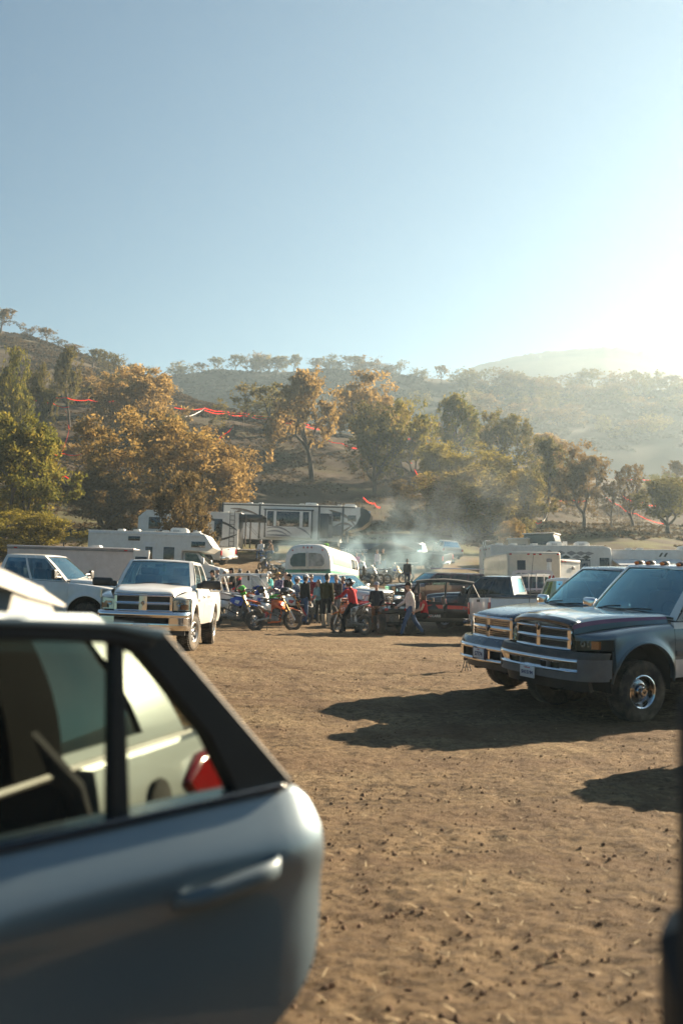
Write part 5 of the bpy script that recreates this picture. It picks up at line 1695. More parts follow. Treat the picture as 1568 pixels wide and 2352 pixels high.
def toy_hauler(p, rz, tilt):
    """smaller white trailer, rear ramp folded down as a patio under a dark awning; +x = its rear (right in the photo)"""
    t = empty('toy_hauler_trailer', p, rz, 'white toy-hauler trailer with ladder and dark open rear, ramp folded down as a patio', 'travel trailer', tilt=tilt)
    hw, h0, h1 = 1.25, .75, 3.55
    b = MB()
    b.prism([(-5.2, h0 + .6), (-4.8, h0), (2.6, h0), (2.6, h1), (-4.6, h1), (-5.2, h1 - .5)], -hw, hw, FIBER)
    b.build('body', t, bevel=.06)
    r = MB().rbox((-.9, 0, h1 + .01), (7.4, 2 * hw + .02, .06), ROOFW, .02); r.build('roof', t)
    ac_unit(t, -1.6, 0, h1 + .03, 1.0); vent(t, 1.4, .2, h1 + .03); vent(t, -3.2, -.2, h1 + .03)
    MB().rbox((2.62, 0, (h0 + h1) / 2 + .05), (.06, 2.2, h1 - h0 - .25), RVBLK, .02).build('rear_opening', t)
    f = MB()
    f.rbox((3.5, 0, h1 - .1), (1.8, 2.4, .05), RVBLK, .015)
    for s in (1, -1): f.rbox((3.5, s * 1.2, h1 - .3), (1.8, .03, .4), RVBLK, .01)
    f.build('awning', t)
    for s in (1, -1): MB().rbox((2.75 + .4, s * 1.2, 2.2), (.12, .05, 2.4), M('patio_curtain', (.16, .13, .11), .9, var=.25), .02).build('screen_post', t)
    MB().rbox((3.9, 0, h0 + .02), (2.5, 2.3, .07), ALU, .02).build('ramp', t)
    for s in (1, -1):
        MB().tube([(2.7, s * 1.15, 3.2), (5.0, s * 1.15, h0 + .1)], .012, STEEL, 5).build('cable', t)
        MB().tube([(5.0, s * 1.1, h0), (5.0, s * 1.1, .0)], .035, STEEL, 6).build('prop', t)
    for x, z, w, h in ((-3.9, 2.6, .9, .9), (-2.4, 2.25, 1.3, .8), (1.05, 2.2, .62, 1.7)): win(t, x, z, w, h, -1, hw)
    g = MB()
    ribbon(curve((-4.9, 1.5), (-3, 2.2), (-.8, 2.6)), .12, -1, hw + .008, RVBLK, g)
    ribbon(curve((-1.0, 3.2), (1.6, 3.0), (2.5, 2.2)), .18, -1, hw + .008, RVBLK, g)
    ribbon(curve((-.4, 1.2), (1.2, 1.3), (2.5, 1.9)), .18, -1, hw + .008, RVBLK, g)
    for z in (2.35, 2.1): ribbon(curve((-.9, z + .15), (-.2, z + .1), (.6, z - .1)), .08, -1, hw + .008, RVBLK, g)
    g.build('swirl_graphic', t)
    MB().rbox((-.95, -hw - .1, 2.3), (.08, .06, 2.3), RVBLK, .02).build('trim_band', t)
    l = MB()
    for x in (1.95, 2.3): l.tube([(x, -hw - .12, .9), (x, -hw - .12, h1 + .1), (x, -hw + .3, h1 + .25)], .025, STEEL, 6)
    for k in range(8): l.tube([(1.95, -hw - .12, 1.0 + k * .33), (2.3, -hw - .12, 1.0 + k * .33)], .02, STEEL, 5)
    l.build('ladder', t)
    c = MB().box((-1, 0, .62), (6.5, 2.1, .28), UNDER); c.build('chassis', t)
    rv_wheels(t, (-1.2, -.3), hw, .37)
    return t

def rear_motorhome(p, rz, tilt):
    """tall white motorhome on the right: long side (-y) faces the camera"""
    t = empty('motorhome', p, rz, 'tall white motorhome with black diamond pattern along its side, right of the cream van', 'motorhome', tilt=tilt)
    hw, h0, h1, x0, x1 = 1.22, .7, 3.3, -6.0, 1.6
    b = MB()
    b.prism([(x0, h0), (x1, h0), (x1 + .1, 1.9), (x1, h1 - .1), (x1 - .3, h1), (x0, h1)], -hw, hw, FIBER); b.build('body', t, bevel=.07, seg=3)
    r = MB().rbox(((x0 + x1) / 2 - .2, 0, h1 + .01), (x1 - x0 - .5, 2 * hw - .02, .06), ROOFW, .02); r.build('roof', t)
    ac_unit(t, -1.6, -.1, h1 + .04, .85, .6, .30); ac_unit(t, .15, -.1, h1 + .04, .85, .6, .30)
    for x in (-5.2, -4.3, -3.0): vent(t, x, -.3, h1 + .03)
    a = MB().rbox((-.8, .2, h1 + .25), (.3, .04, .26), ROOFW, .03); a.tube([(-.8, .2, h1), (-.8, .2, h1 + .2)], .03, STEEL, 6); a.build('satellite_dish', t)
    l = MB()
    for y in (-.3, .1): l.tube([(x0 - .06, y, 1.0), (x0 - .06, y, h1 + .35), (x0 + .35, y, h1 + .35)], .025, ALU, 6)
    for k in range(7): l.tube([(x0 - .06, -.3, 1.2 + k * .32), (x0 - .06, .1, 1.2 + k * .32)], .02, ALU, 5)
    l.build('ladder', t)
    for y in (-.9, -.3, -.1, .1, .9): MB().rbox((x0 - .01, y, h1 - .2), (.03, .12, .06), REDLENS, .012).build('marker_lamp', t)
    g = MB()
    for k, x in enumerate((-2.35, -1.65, -.95, -.35, .15)):
        g.prism([(x - .34, 2.88), (x, 3.06 - .02 * k), (x + .34, 2.88), (x, 2.72)], -hw - .006, -hw - .001, RVGREY)
    for k, x in enumerate((-2.0, -1.3, -.6, 0.0)):
        g.prism([(x - .3, 2.62), (x, 2.76), (x + .3, 2.62), (x, 2.5)], -hw - .006, -hw - .001, RVBLK if k % 2 else RVGREY)
    ribbon(curve((-4.2, 2.9), (-3.9, 2.2), (-3.2, 1.9)), .12, -1, hw + .006, RVBLK, g); ribbon(curve((-.6, 1.7), (.4, 1.9), (.8, 1.2)), .12, -1, hw + .006, RVBLK, g)
    g.build('diamond_graphic', t)
    so = MB().rbox((-2.1, -hw - .18, 1.75), (1.9, .36, 1.55), FIBER, .03).build('slide_out', t)
    MB().rbox((-1.9, -hw - .37, 2.2), (.5, .02, .24), RVGREY, .01).build('vent_grille', so)
    for x, z, w, h in ((-.35, 2.2, .38, .62), (.05, 2.2, .38, .62), (1.15, 2.15, .62, .92)): win(t, x, z, w, h, -1, hw)
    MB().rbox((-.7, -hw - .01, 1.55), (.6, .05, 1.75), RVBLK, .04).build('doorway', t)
    d = MB().rbox((-.25, -hw - .32, 1.55), (.62, .06, 1.7), RVGREY, .03, rot=(0, 0, -.55)); d.rbox((-.25, -hw - .36, 1.85), (.34, .03, .8), DGLASS2, .03, rot=(0, 0, -.55)); d.build('door', t)
    MB().box((-2.2, 0, .58), (6.6, 2.0, .26), UNDER).build('chassis', t)
    for s in (1, -1):
        add_wheel(t, (.6, s * 1.0, .42), s, 'steel', .42, .25, .22); add_wheel(t, (-4.2, s * 1.0, .42), s, 'steel', .42, .3, .22)
    return t

def awning_trailer(p, rz, tilt):
    t = empty('travel_trailer', p, rz, 'long cream travel trailer at the right edge with a rolled-out grey awning', 'travel trailer', tilt=tilt)
    hw, h0, h1, x0, x1 = 1.22, .6, 3.1, -4.5, 6.0
    MB().box(((x0 + x1) / 2, 0, (h0 + h1) / 2), (x1 - x0, 2 * hw, h1 - h0), CREAM).build('body', t, bevel=.1, seg=3)
    MB().rbox(((x0 + x1) / 2, 0, h1 + .01), (x1 - x0 - .2, 2 * hw, .06), ROOFW, .02).build('roof', t)
    MB().rbox(((x0 + x1) / 2, -hw - .006, h1 - .3), (x1 - x0 - .1, .02, .55), FIBER, .01).build('upper_band', t)
    ac_unit(t, 1.1, -.2, h1 + .04, 1.1)
    for x in (-4.0, -2.6, -1.9): vent(t, x, -.3, h1 + .03)
    a = MB().prism([(-hw - .02, h1 - .55), (-hw - 1.9, h1 - 1.0), (-hw - 1.9, h1 - 1.06), (-hw - .02, h1 - .6)], -3.9, .3, CANVAS, 'x')
    a.tube([(-3.9, -hw - 1.9, h1 - 1.03), (.3, -hw - 1.9, h1 - 1.03)], .07, CANVAS, 10)
    a.build('awning', t)
    for x in (-3.9, .3):
        MB().tube([(x, -hw - .02, 1.1), (x, -hw - 1.9, h1 - 1.03)], .025, RVBLK, 6).build('awning_arm', t)
    g = MB()
    for x in (-1.0, -.7): g.prism([(x, 2.7), (x + .14, 2.7), (x + .3, 2.95), (x + .16, 2.95)], -hw - .02, -hw - .012, RVBLK)
    ribbon(curve((-3.4, .9), (-2.4, 1.3), (-1.0, 2.3)), .12, -1, hw + .004, RVBLK, g)
    ribbon(curve((.2, 2.0), (1.6, 2.5), (5.5, 2.5)), .10, -1, hw + .004, RVGREY, g)
    g.build('swirl_graphic', t)
    win(t, .8, 2.75, .2, .25, -1, hw)
    MB().box((.5, 0, .5), (9, 2, .22), UNDER).build('chassis', t)
    rv_wheels(t, (0, .9), hw, .36)
    return t

def box_van(p, rz, tilt, label, mat, stripes=False, L=4.0, h1=2.9, name='box_trailer'):
    t = empty(name, p, rz, label, 'box truck' if stripes else 'van', tilt=tilt)
    hw, h0 = 1.12, .75
    MB().box((-L / 2, 0, (h0 + h1) / 2), (L, 2 * hw, h1 - h0), mat).build('body', t, bevel=.10 if not stripes else .04, seg=3)
    if stripes:
        r = MB()
        r.rbox((-L / 2, 0, h1 - .02), (L + .03, 2 * hw + .04, .16), RVGREY, .04)
        r.build('roof_rail', t)
        s = MB()
        for k in range(22):
            s.box((-.10 - k * (L - .2) / 21, hw + .012, (h0 + h1) / 2 - .1), (.05, .03, h1 - h0 - .2), mat)
        s.build('side_rib', t)
        m = MB()
        m.rbox((-L - .02, -.6, h1 - .28), (.02, .22, .14), RVGREY, .01); m.build('vent_grille', t)
        for y in (.0, .2, .75): MB().rbox((-L - .03, y, h1 - .03), (.03, .1, .05), REDLENS, .01).build('marker_lamp', t)
    else:
        for y in (-1.0, -.25, 0, .25, 1.0): MB().rbox((-L - .01, y, h1 - .1), (.04, .11, .06), REDLENS, .015).build('marker_lamp', t)
        f = MB().rbox((-L - .005, .55, 1.75), (.02, .35, .9), RVBLK, .06); f.build('window', t)
    MB().box((-L / 2 + .3, 0, .62), (L + .6, 1.6, .25), UNDER).build('chassis', t)
    for s in (1, -1):
        add_wheel(t, (-.9, s * .92, .37), s, 'steel', .37, .22, .2); add_wheel(t, (-L + .8, s * .92, .37), s, 'steel', .37, .22, .2)
    if stripes:
        MB().rbox((-L + .4, -hw - .12, 1.6), (.12, .16, .32), PLASTIC, .03).build('mirror', t)
    return t

def bus(p, rz, tilt):
    """rounded old coach, rear end towards the camera; x forward"""
    t = empty('bus', p, rz, 'old round-roofed bus, white over green, seen from behind, stained rear windows', 'bus', tilt=tilt)
    BW = M('bus_white', (.68, .67, .64), .4, coat=.4, var=.08, dust=.25)
    BG = M('bus_green', (.035, .25, .16), .4, coat=.4, var=.12, dust=.15)
    BM = M('bus_mint', (.035, .17, .115), .45, coat=.3, var=.08, dust=.15)
    hw, L, h0, zb, h1 = 1.2, 9.0, .45, 1.72, 3.0
    def section(x, k=1., lo=True, drop=0):
        pts = []
        if lo:
            for s in (-1, 1):
                seq = [(hw * k, h0), (hw * k, zb)]
                pts += [(x, s * y, z) for y, z in (seq if s < 0 else seq[::-1])]
            return [(x, -hw*k, h0), (x, -hw*k, zb), (x, hw*k, zb), (x, hw*k, h0)]
        n = 18
        for i in range(n + 1):
            a = PI * i / n
            y = -hw * k * (abs(math.cos(a)) ** .55) * (1 if math.cos(a) > 0 else -1)
            z = zb + (h1 - drop - zb) * abs(math.sin(a)) ** .62
            pts.append((x, y, z))
        return pts
    lo = MB()
    rings = []
    for x, k in ((-.0, .90), (.05, .955), (.2, .99), (.5, 1), (L - .6, 1), (L, .93)): rings.append(section(x, k))
    lo.loft(rings, BG)
    lo.build('lower_body', t, bevel=.05)
    up = MB()
    rings = [section(x, k, False, d) for x, k, d in ((.0, .885, .22), (.03, .93, .14), (.12, .965, .06), (.35, .99, .015), (.8, 1, 0), (L - 1.0, 1, 0), (L - .3, .97, .10), (L, .90, .35))]
    up.loft(rings, BW)
    up.build('upper_body', t, smooth=55)
    for s in (1, -1):
        m = MB().grid([[(x, s * (hw * (1.0 if 1 else 1) * (abs(math.cos(a)) ** .55) + .012), zb + (h1 - zb) * math.sin(a) ** .62) for a in (.08, .2, .34, .5)] for x in (.5, 2.2, 4.2, 5.8)], BM)
        m.build('painted_over_window', t)
        for x in (6.1, 6.75, 7.5): 
            MB().grid([[(x + dx, s * (hw * (abs(math.cos(a)) ** .55) + .014), zb + (h1 - zb) * math.sin(a) ** .62) for a in (.08, .2, .34, .5)] for dx in (0, .52)], DGLASS2).build('window', t)
        MB().rbox((L - .2, s * 1.42, 2.0), (.06, .18, .5), PLASTIC, .03).build('mirror', t)
    for s in (1, -1):
        pts = [(0.06, .06)] + [(.82 * math.cos(a) ** .7 if 0 else .06 + .78 * math.sin(a) ** .6, .30 + .32 * -math.cos(a)) for a in [PI * k / 12 for k in range(13)]]
        poly = [(s * y, 1.85 + z) for y, z in pts if 1] 
        fr = MB().prism([(s * .03, 1.80), (s * .80, 1.80), (s * .92, 1.95), (s * .92, 2.25), (s * .76, 2.52), (s * .4, 2.58), (s * .03, 2.58)][::s], -.10, -.02, BW, 'x').build('rear_window', t, bevel=.02)
        MB().prism([(s * .07, 1.85), (s * .74, 1.85), (s * .85, 1.98), (s * .85, 2.22), (s * .70, 2.46), (s * .4, 2.52), (s * .07, 2.52)][::s], -.125, -.09, M('bus_pane', (.03, .035, .05), .08, coat=.6, var=.4) if s > 0 else M('curtain_pane', (.25, .22, .22), .15, coat=.6, var=.5, vscale=5), 'x').build('pane', fr)
    for y in (-.2, 0, .2): MB().ell((-.01, y, 2.80), (.05, .035, .06), REDLENS).build('marker_lamp', t)
    for y in (-.75, .75): MB().ell((-.02, y, 2.66), (.05, .04, .04), REDLENS).build('marker_lamp', t)
    for s in (1, -1):
        MB().rbox((-.02, s * .93, 1.1), (.06, .16, .26), AMBER, .04).build('tail_lamp', t)
    MB().rbox((-.12, 0, .62), (.16, 2.3, .2), CHROME, .05).build('rear_bumper', t)
    g = MB()
    for k in range(24): g.box((-.06, -.95 + k * .055, 1.66), (.02, .025, .10), STEEL)
    g.build('rear_louvre', t)
    for x in (1.9, 6.8):
        for s in (1, -1): add_wheel(t, (x, s * 1.0, .46), s, 'steel', .46, .28, .24)
    v = MB().rbox((3.6, .3, h1 + .06), (.5, .4, .14), BW, .05).build('roof_vent', t)
    return t
# ------------------------------------------------------------------ dirt bikes, quads, buggies
ORANGE = M('orange_plastic', (.62, .12, .015), .35, coat=.4, var=.08, dust=.15)
BLUEP = M('blue_plastic', (.015, .065, .40), .35, coat=.4, var=.08, dust=.12)
REDP = M('red_plastic', (.48, .020, .018), .35, coat=.4, var=.08, dust=.15)
WHTP = M('white_plastic', (.68, .68, .66), .4, coat=.3, var=.05, dust=.15)
GRNP = M('green_plastic', (.10, .42, .03), .4, coat=.3, var=.08)
BLKP = M('black_gloss_plastic', (.010, .010, .011), .35, coat=.2, var=.2, dust=.05)
ENGINE = M('engine_alloy', (.20, .195, .19), .45, .7, var=.4, vscale=18, dust=.25)
GOLD = M('fork_gold', (.45, .30, .12), .25, .9, var=.1)

BW = {}
def bike_wheel(r, tw):
    if (r, tw) in BW: return BW[(r, tw)]
    t = MB()
    n = 40
    t.lathe([(r-tw, -tw*.30), (r-tw*.55, -tw*.52), (r-tw*.1, -tw*.40), (r, -tw*.15), (r, tw*.15), (r-tw*.1, tw*.40), (r-tw*.55, tw*.52), (r-tw, tw*.30)], RUBBER, n, 'y')
    for i in range(36):
        a = 2*PI*i/36
        for yy in ((-tw*.3, tw*.3) if i % 2 else (0,)):
            t.box((0, 0, 0), (.02, tw*.3, .028), RUBBER, T=Matrix.Rotation(-a, 4, 'Y') @ Matrix.Translation((r + .004, yy, 0)))
    tm = t.mesh('tyre', 50)
    m = MB()
    ri = r - tw
    m.lathe([(ri + .004, -tw*.3), (ri - .012, -tw*.26), (ri - .016, 0), (ri - .012, tw*.26), (ri + .004, tw*.3)], PLASTIC, n, 'y')
    m.lathe([(.028, -.07), (.045, -.055), (.03, -.03), (.03, .03), (.045, .055), (.028, .07), (0, .07)], ENGINE, 16, 'y')
    for i in range(32):
        a = 2*PI*i/32; s = .045 if i % 2 else -.045
        b = a + (.35 if (i // 2) % 2 else -.35)
        m.tube([(.04*math.cos(b), s, .04*math.sin(b)), (ri*math.cos(a), 0, ri*math.sin(a))], .0028, CHROME, 4, caps=False)
    m.lathe([(.12, .075), (.075, .075), (.075, .079), (.12, .079), (.12, .075)], STEEL, 24, 'y')
    rm = m.mesh('rim', 50)
    BW[(r, tw)] = (tm, rm)
    return tm, rm

def bike_add_wheel(root, x, r, tw, rot=0):
    e = bpy.data.objects.new('wheel', None); col.objects.link(e); e.location = (x, 0, r); e.rotation_euler = (0, 0, rot); setpar(e, root)
    for nm, me in zip(('tyre', 'rim'), bike_wheel(r, tw)):
        o = bpy.data.objects.new(nm, me); col.objects.link(o); setpar(o, e)

def dirt_bike(p, rz, label, main, accent, seat, plate_c, lean=-.13, frame=ENGINE, fork=GOLD, group=None, number=None, scale=1, steer=0):
    t = empty('dirt_bike', p, rz, label, 'dirt bike', group, (lean, 0))
    t.scale = (scale,) * 3
    fx, rx, fr, rr = .74, -.72, .355, .335
    bike_add_wheel(t, fx, fr, .085, steer); bike_add_wheel(t, rx, rr, .115)
    hs = Vector((.40, 0, 1.03))                         # steering head
    ax = Vector((fx, 0, fr)); top = Vector((.335, 0, 1.13))
    f = MB()
    for s in (1, -1):
        o = Vector((0, s * .10, 0))
        f.tube([ax + o + Vector((.0, 0, -.03)), ax.lerp(top, .45) + o], .026, CHROME, 8)
        f.tube([ax.lerp(top, .40) + o, top + o], .032, fork, 8)
        f.rbox(ax + o + Vector((0, 0, .0)), (.06, .05, .11), ENGINE, .015)
        f.loft([[(v + o + Vector((.03, s * .012, 0)) + Vector((a, b, 0))) for a, b in ((-.02, -.02), (.03, -.02), (.03, .02), (-.02, .02))] for v in (ax, ax.lerp(top, .42))], plate_c)
    for k in (.72, .95): f.rbox(ax.lerp(top, k), (.09, .28, .04), BLKP, .015, rot=(0, -.4, 0))
    f.build('fork', t)
    h = MB()
    bar = [(.26, s, z) for s, z in ((-.40, 1.23), (-.20, 1.235), (-.10, 1.17), (.10, 1.17), (.20, 1.235), (.40, 1.23))]
    bar = [(x - .05 * (abs(y) > .3), y, z) for x, y, z in bar]
    h.tube(bar, .012, BLKP, 8)
    for s in (1, -1):
        h.tube([(.215, s * .28, 1.235), (.21, s * .41, 1.232)], .019, RUBBER, 8)
        h.tube([(.24, s * .26, 1.235), (.29, s * .38, 1.225)], .006, CHROME, 5)
    h.tube([(.27, -.13, 1.215), (.27, .13, 1.215)], .022, accent, 8)
    h.build('handlebar', t)
    fr_ = MB()
    for s in (1, -1):
        fr_.tube([hs, (.20, s * .11, .93), (-.12, s * .12, .72), (-.20, s * .10, .40)], .024, frame, 8)
        fr_.tube([hs + Vector((-.02, 0, -.10)), (.30, s * .04, .55), (.20, s * .09, .30), (-.18, s * .09, .29)], .019, frame, 8)
        fr_.tube([(-.10, s * .10, .80), (-.58, s * .07, .93)], .013, frame, 6)
        fr_.tube([(-.18, s * .10, .52), (-.52, s * .07, .88)], .012, frame, 6)
        fr_.tube([(-.14, s * .16, .34), (-.14, s * .25, .34)], .018, ENGINE, 6)
    fr_.build('frame', t)
    sw = MB()
    for s in (1, -1): sw.loft([[(-.18, s*.06, .40), (-.18, s*.11, .40), (-.18, s*.11, .47), (-.18, s*.06, .47)], [(rx - .05, s*.085, rr - .025), (rx - .05, s*.11, rr - .025), (rx - .05, s*.11, rr + .03), (rx - .05, s*.085, rr + .03)]], ENGINE)
    sw.tube([(-.28, .03, .42), (-.22, .03, .80)], .04, accent, 8)
    sw.tube([(rx, .06, rr + .10), (-.15, .06, .48)], .008, STEEL, 5); sw.tube([(rx, .06, rr - .10), (-.15, .06, .40)], .008, STEEL, 5)
    sw.build('swingarm', t)
    e = MB()
    e.rbox((-.02, 0, .42), (.36, .22, .24), ENGINE, .05, 3)
    e.loft([[(x, y, z) for x, y, z in ((-.03, -.08, .50), (.13, -.08, .50), (.13, .08, .50), (-.03, .08, .50))], [(x + .05, y * .95, z) for x, y, z in ((-.03, -.08, .76), (.13, -.08, .76), (.13, .08, .76), (-.03, .08, .76))]], BLKP)
    for k in range(5): e.box((.07 + k * .008, 0, .55 + k * .04), (.2, .19, .012), ENGINE)
    for s in (1, -1): e.lathe([(.09, s*.105), (.085, s*.135), (.05, s*.145), (0, s*.145)], ENGINE, 18, 'y', (.02, 0, .40))
    e.rbox((.30, .12, .78), (.06, .10, .26), UNDER, .015); e.rbox((.30, -.12, .78), (.06, .10, .26), UNDER, .015)
    e.build('engine', t)
    x = MB()
    x.tube([(.13, -.05, .62), (.27, -.09, .52), (.22, -.13, .42), (.05, -.15, .50), (-.22, -.13, .62), (-.34, -.13, .68)], [.022, .024, .026, .026, .024, .024], STEEL, 8)
    x.tube([(-.34, -.135, .68), (-.40, -.14, .72), (-.66, -.15, .84)], [.03, .05, .048], ALU, 12)
    x.build('exhaust', t)
    sh = MB()
    for s in (1, -1):        # radiator shroud: swept wedge plate bulging outwards
        top_e = [(.42, .12, .96), (.24, .16, 1.0), (.0, .14, .96), (-.10, .12, .94)]
        bot_e = [(.36, .16, .72), (.20, .19, .70), (.02, .155, .80), (-.10, .125, .88)]
        sh.grid([[Vector((a[0], s*a[1], a[2])).lerp(Vector((b[0], s*(b[1] + .03 * math.sin(PI*k/4)), b[2])), k/4) for k in range(5)] for a, b in zip(top_e, bot_e)], main)
    sh.loft([[(.30, -.10, .94), (.30, .10, .94), (.30, .06, 1.05), (.30, -.06, 1.05)], [(.12, -.12, .92), (.12, .12, .92), (.12, .08, 1.06), (.12, -.08, 1.06)], [(-.10, -.10, .90), (-.10, .10, .90), (-.10, .07, .99), (-.10, -.07, .99)]], main)
    sh.build('tank_shroud', t, solid=.008)
    g = MB()
    for s in (1, -1):
        g.grid([[(.30, s*.185, .90), (.12, s*.175, .93)], [(.24, s*.208, .78), (.10, s*.19, .83)]], accent)
    g.build('shroud_graphic', t, solid=.004)
    st = MB()
    st.loft([[(x_, -w, z - .05), (x_, -w * .85, z), (x_, w * .85, z), (x_, w, z - .05)] for x_, w, z in ((.14, .07, 1.04), (-.05, .09, .985), (-.25, .11, .975), (-.48, .10, 1.0), (-.62, .06, 1.01))], seat)
    st.build('seat', t, smooth=60)
    rf = MB()
    rf.grid([[(x_, y, z - abs(y) * .5) for y in (-w, -w * .5, 0, w * .5, w)] for x_, w, z in ((-.40, .11, .95), (-.60, .105, 1.0), (-.80, .085, 1.04), (-1.0, .07, 1.07))], main if not accent == WHTP else accent)
    rf.build('rear_fender', t, solid=.008)
    np_ = MB()
    for s in (1, -1):
        np_.grid([[(-.14, s*.135, .88), (-.16, s*.14, .66)], [(-.36, s*.15, .93), (-.36, s*.155, .70)], [(-.56, s*.13, .97), (-.50, s*.135, .82)]], plate_c)
    o = np_.build('side_panel', t, solid=.008)
    if number:
        for s in (1, -1):
            m = MB()
            T = Matrix.Translation((-.34, s * .17, .82)) @ (Matrix.Rotation(PI, 4, 'Z') if s > 0 else Matrix.Identity(4)) @ Matrix.Rotation(PI / 2, 4, 'X')
            m.text(number, .20, BLKP, T, .004, .004)
            m.build('number', o)
    ff = MB()
    ff.grid([[(x_, y, z - abs(y) * .35) for y in (-w, -w*.5, 0, w*.5, w)] for x_, w, z in ((.42, .07, .78), (.58, .085, .80), (.78, .075, .79), (.98, .05, .72), (1.05, .03, .69))], main)
    ff.build('front_fender', t, solid=.008)
    n2 = MB().loft([[(.475, -.10, .82), (.475, .10, .82), (.50, .08, .82), (.50, -.08, .82)], [(.40, -.12, 1.05), (.40, .12, 1.05), (.425, .10, 1.05), (.425, -.10, 1.05)], [(.36, -.08, 1.18), (.36, .08, 1.18), (.375, .07, 1.18), (.375, -.07, 1.18)]], plate_c)
    n2.build('number_plate', t)
    if lean and scale == 1: MB().tube([(-.16, .12, .36), (-.10, .34, .04), (-.08, .38, .02)], .012, STEEL, 6).build('side_stand', t)
    return t

def helmet(p, rz, label, c1, c2, tilt=(0, 0), name='helmet', s=1.):
    t = empty(name, p, rz, label, 'helmet', None, tilt)
    t.scale = (s,) * 3
    h = MB()
    h.ell((0, 0, .02), (.145, .125, .135), c1, nu=20, nv=14)
    h.loft([[(.06, -.10, -.10), (.06, .10, -.10), (.07, .10, -.03), (.07, -.10, -.03)], [(.15, -.075, -.12), (.15, .075, -.12), (.16, .07, -.05), (.16, -.07, -.05)], [(.20, -.04, -.12), (.20, .04, -.12), (.21, .035, -.06), (.21, -.035, -.06)]], c2)
    h.build('shell', t, smooth=50)
    MB().grid([[(x, y, z - abs(y) * .25) for y in (-.09, -.045, 0, .045, .09)] for x, z in ((.05, .16), (.14, .155), (.24, .13), (.28, .115))], c2).build('visor', t, solid=.006)
    MB().ell((.07, 0, .01), (.085, .105, .05), BLKP, nu=16, nv=10).build('goggles', t)
    g = MB()
    for s_ in (1, -1):
        for k in range(4):
            a = .5 + k * .45
            g.ell((.10 * math.cos(a + .4), s_ * .118 * math.sin(.9), .02 + .10 * math.cos(a)), (.035, .02, .03), c2, nu=8, nv=5)
    g.build('helmet_graphic', t)
    return t

def cage(mb, paths, r, mat):
    for pth in paths:
        for s in (1, -1): mb.tube([(x, s * y, z) for x, y, z in pth], r, mat, 8)

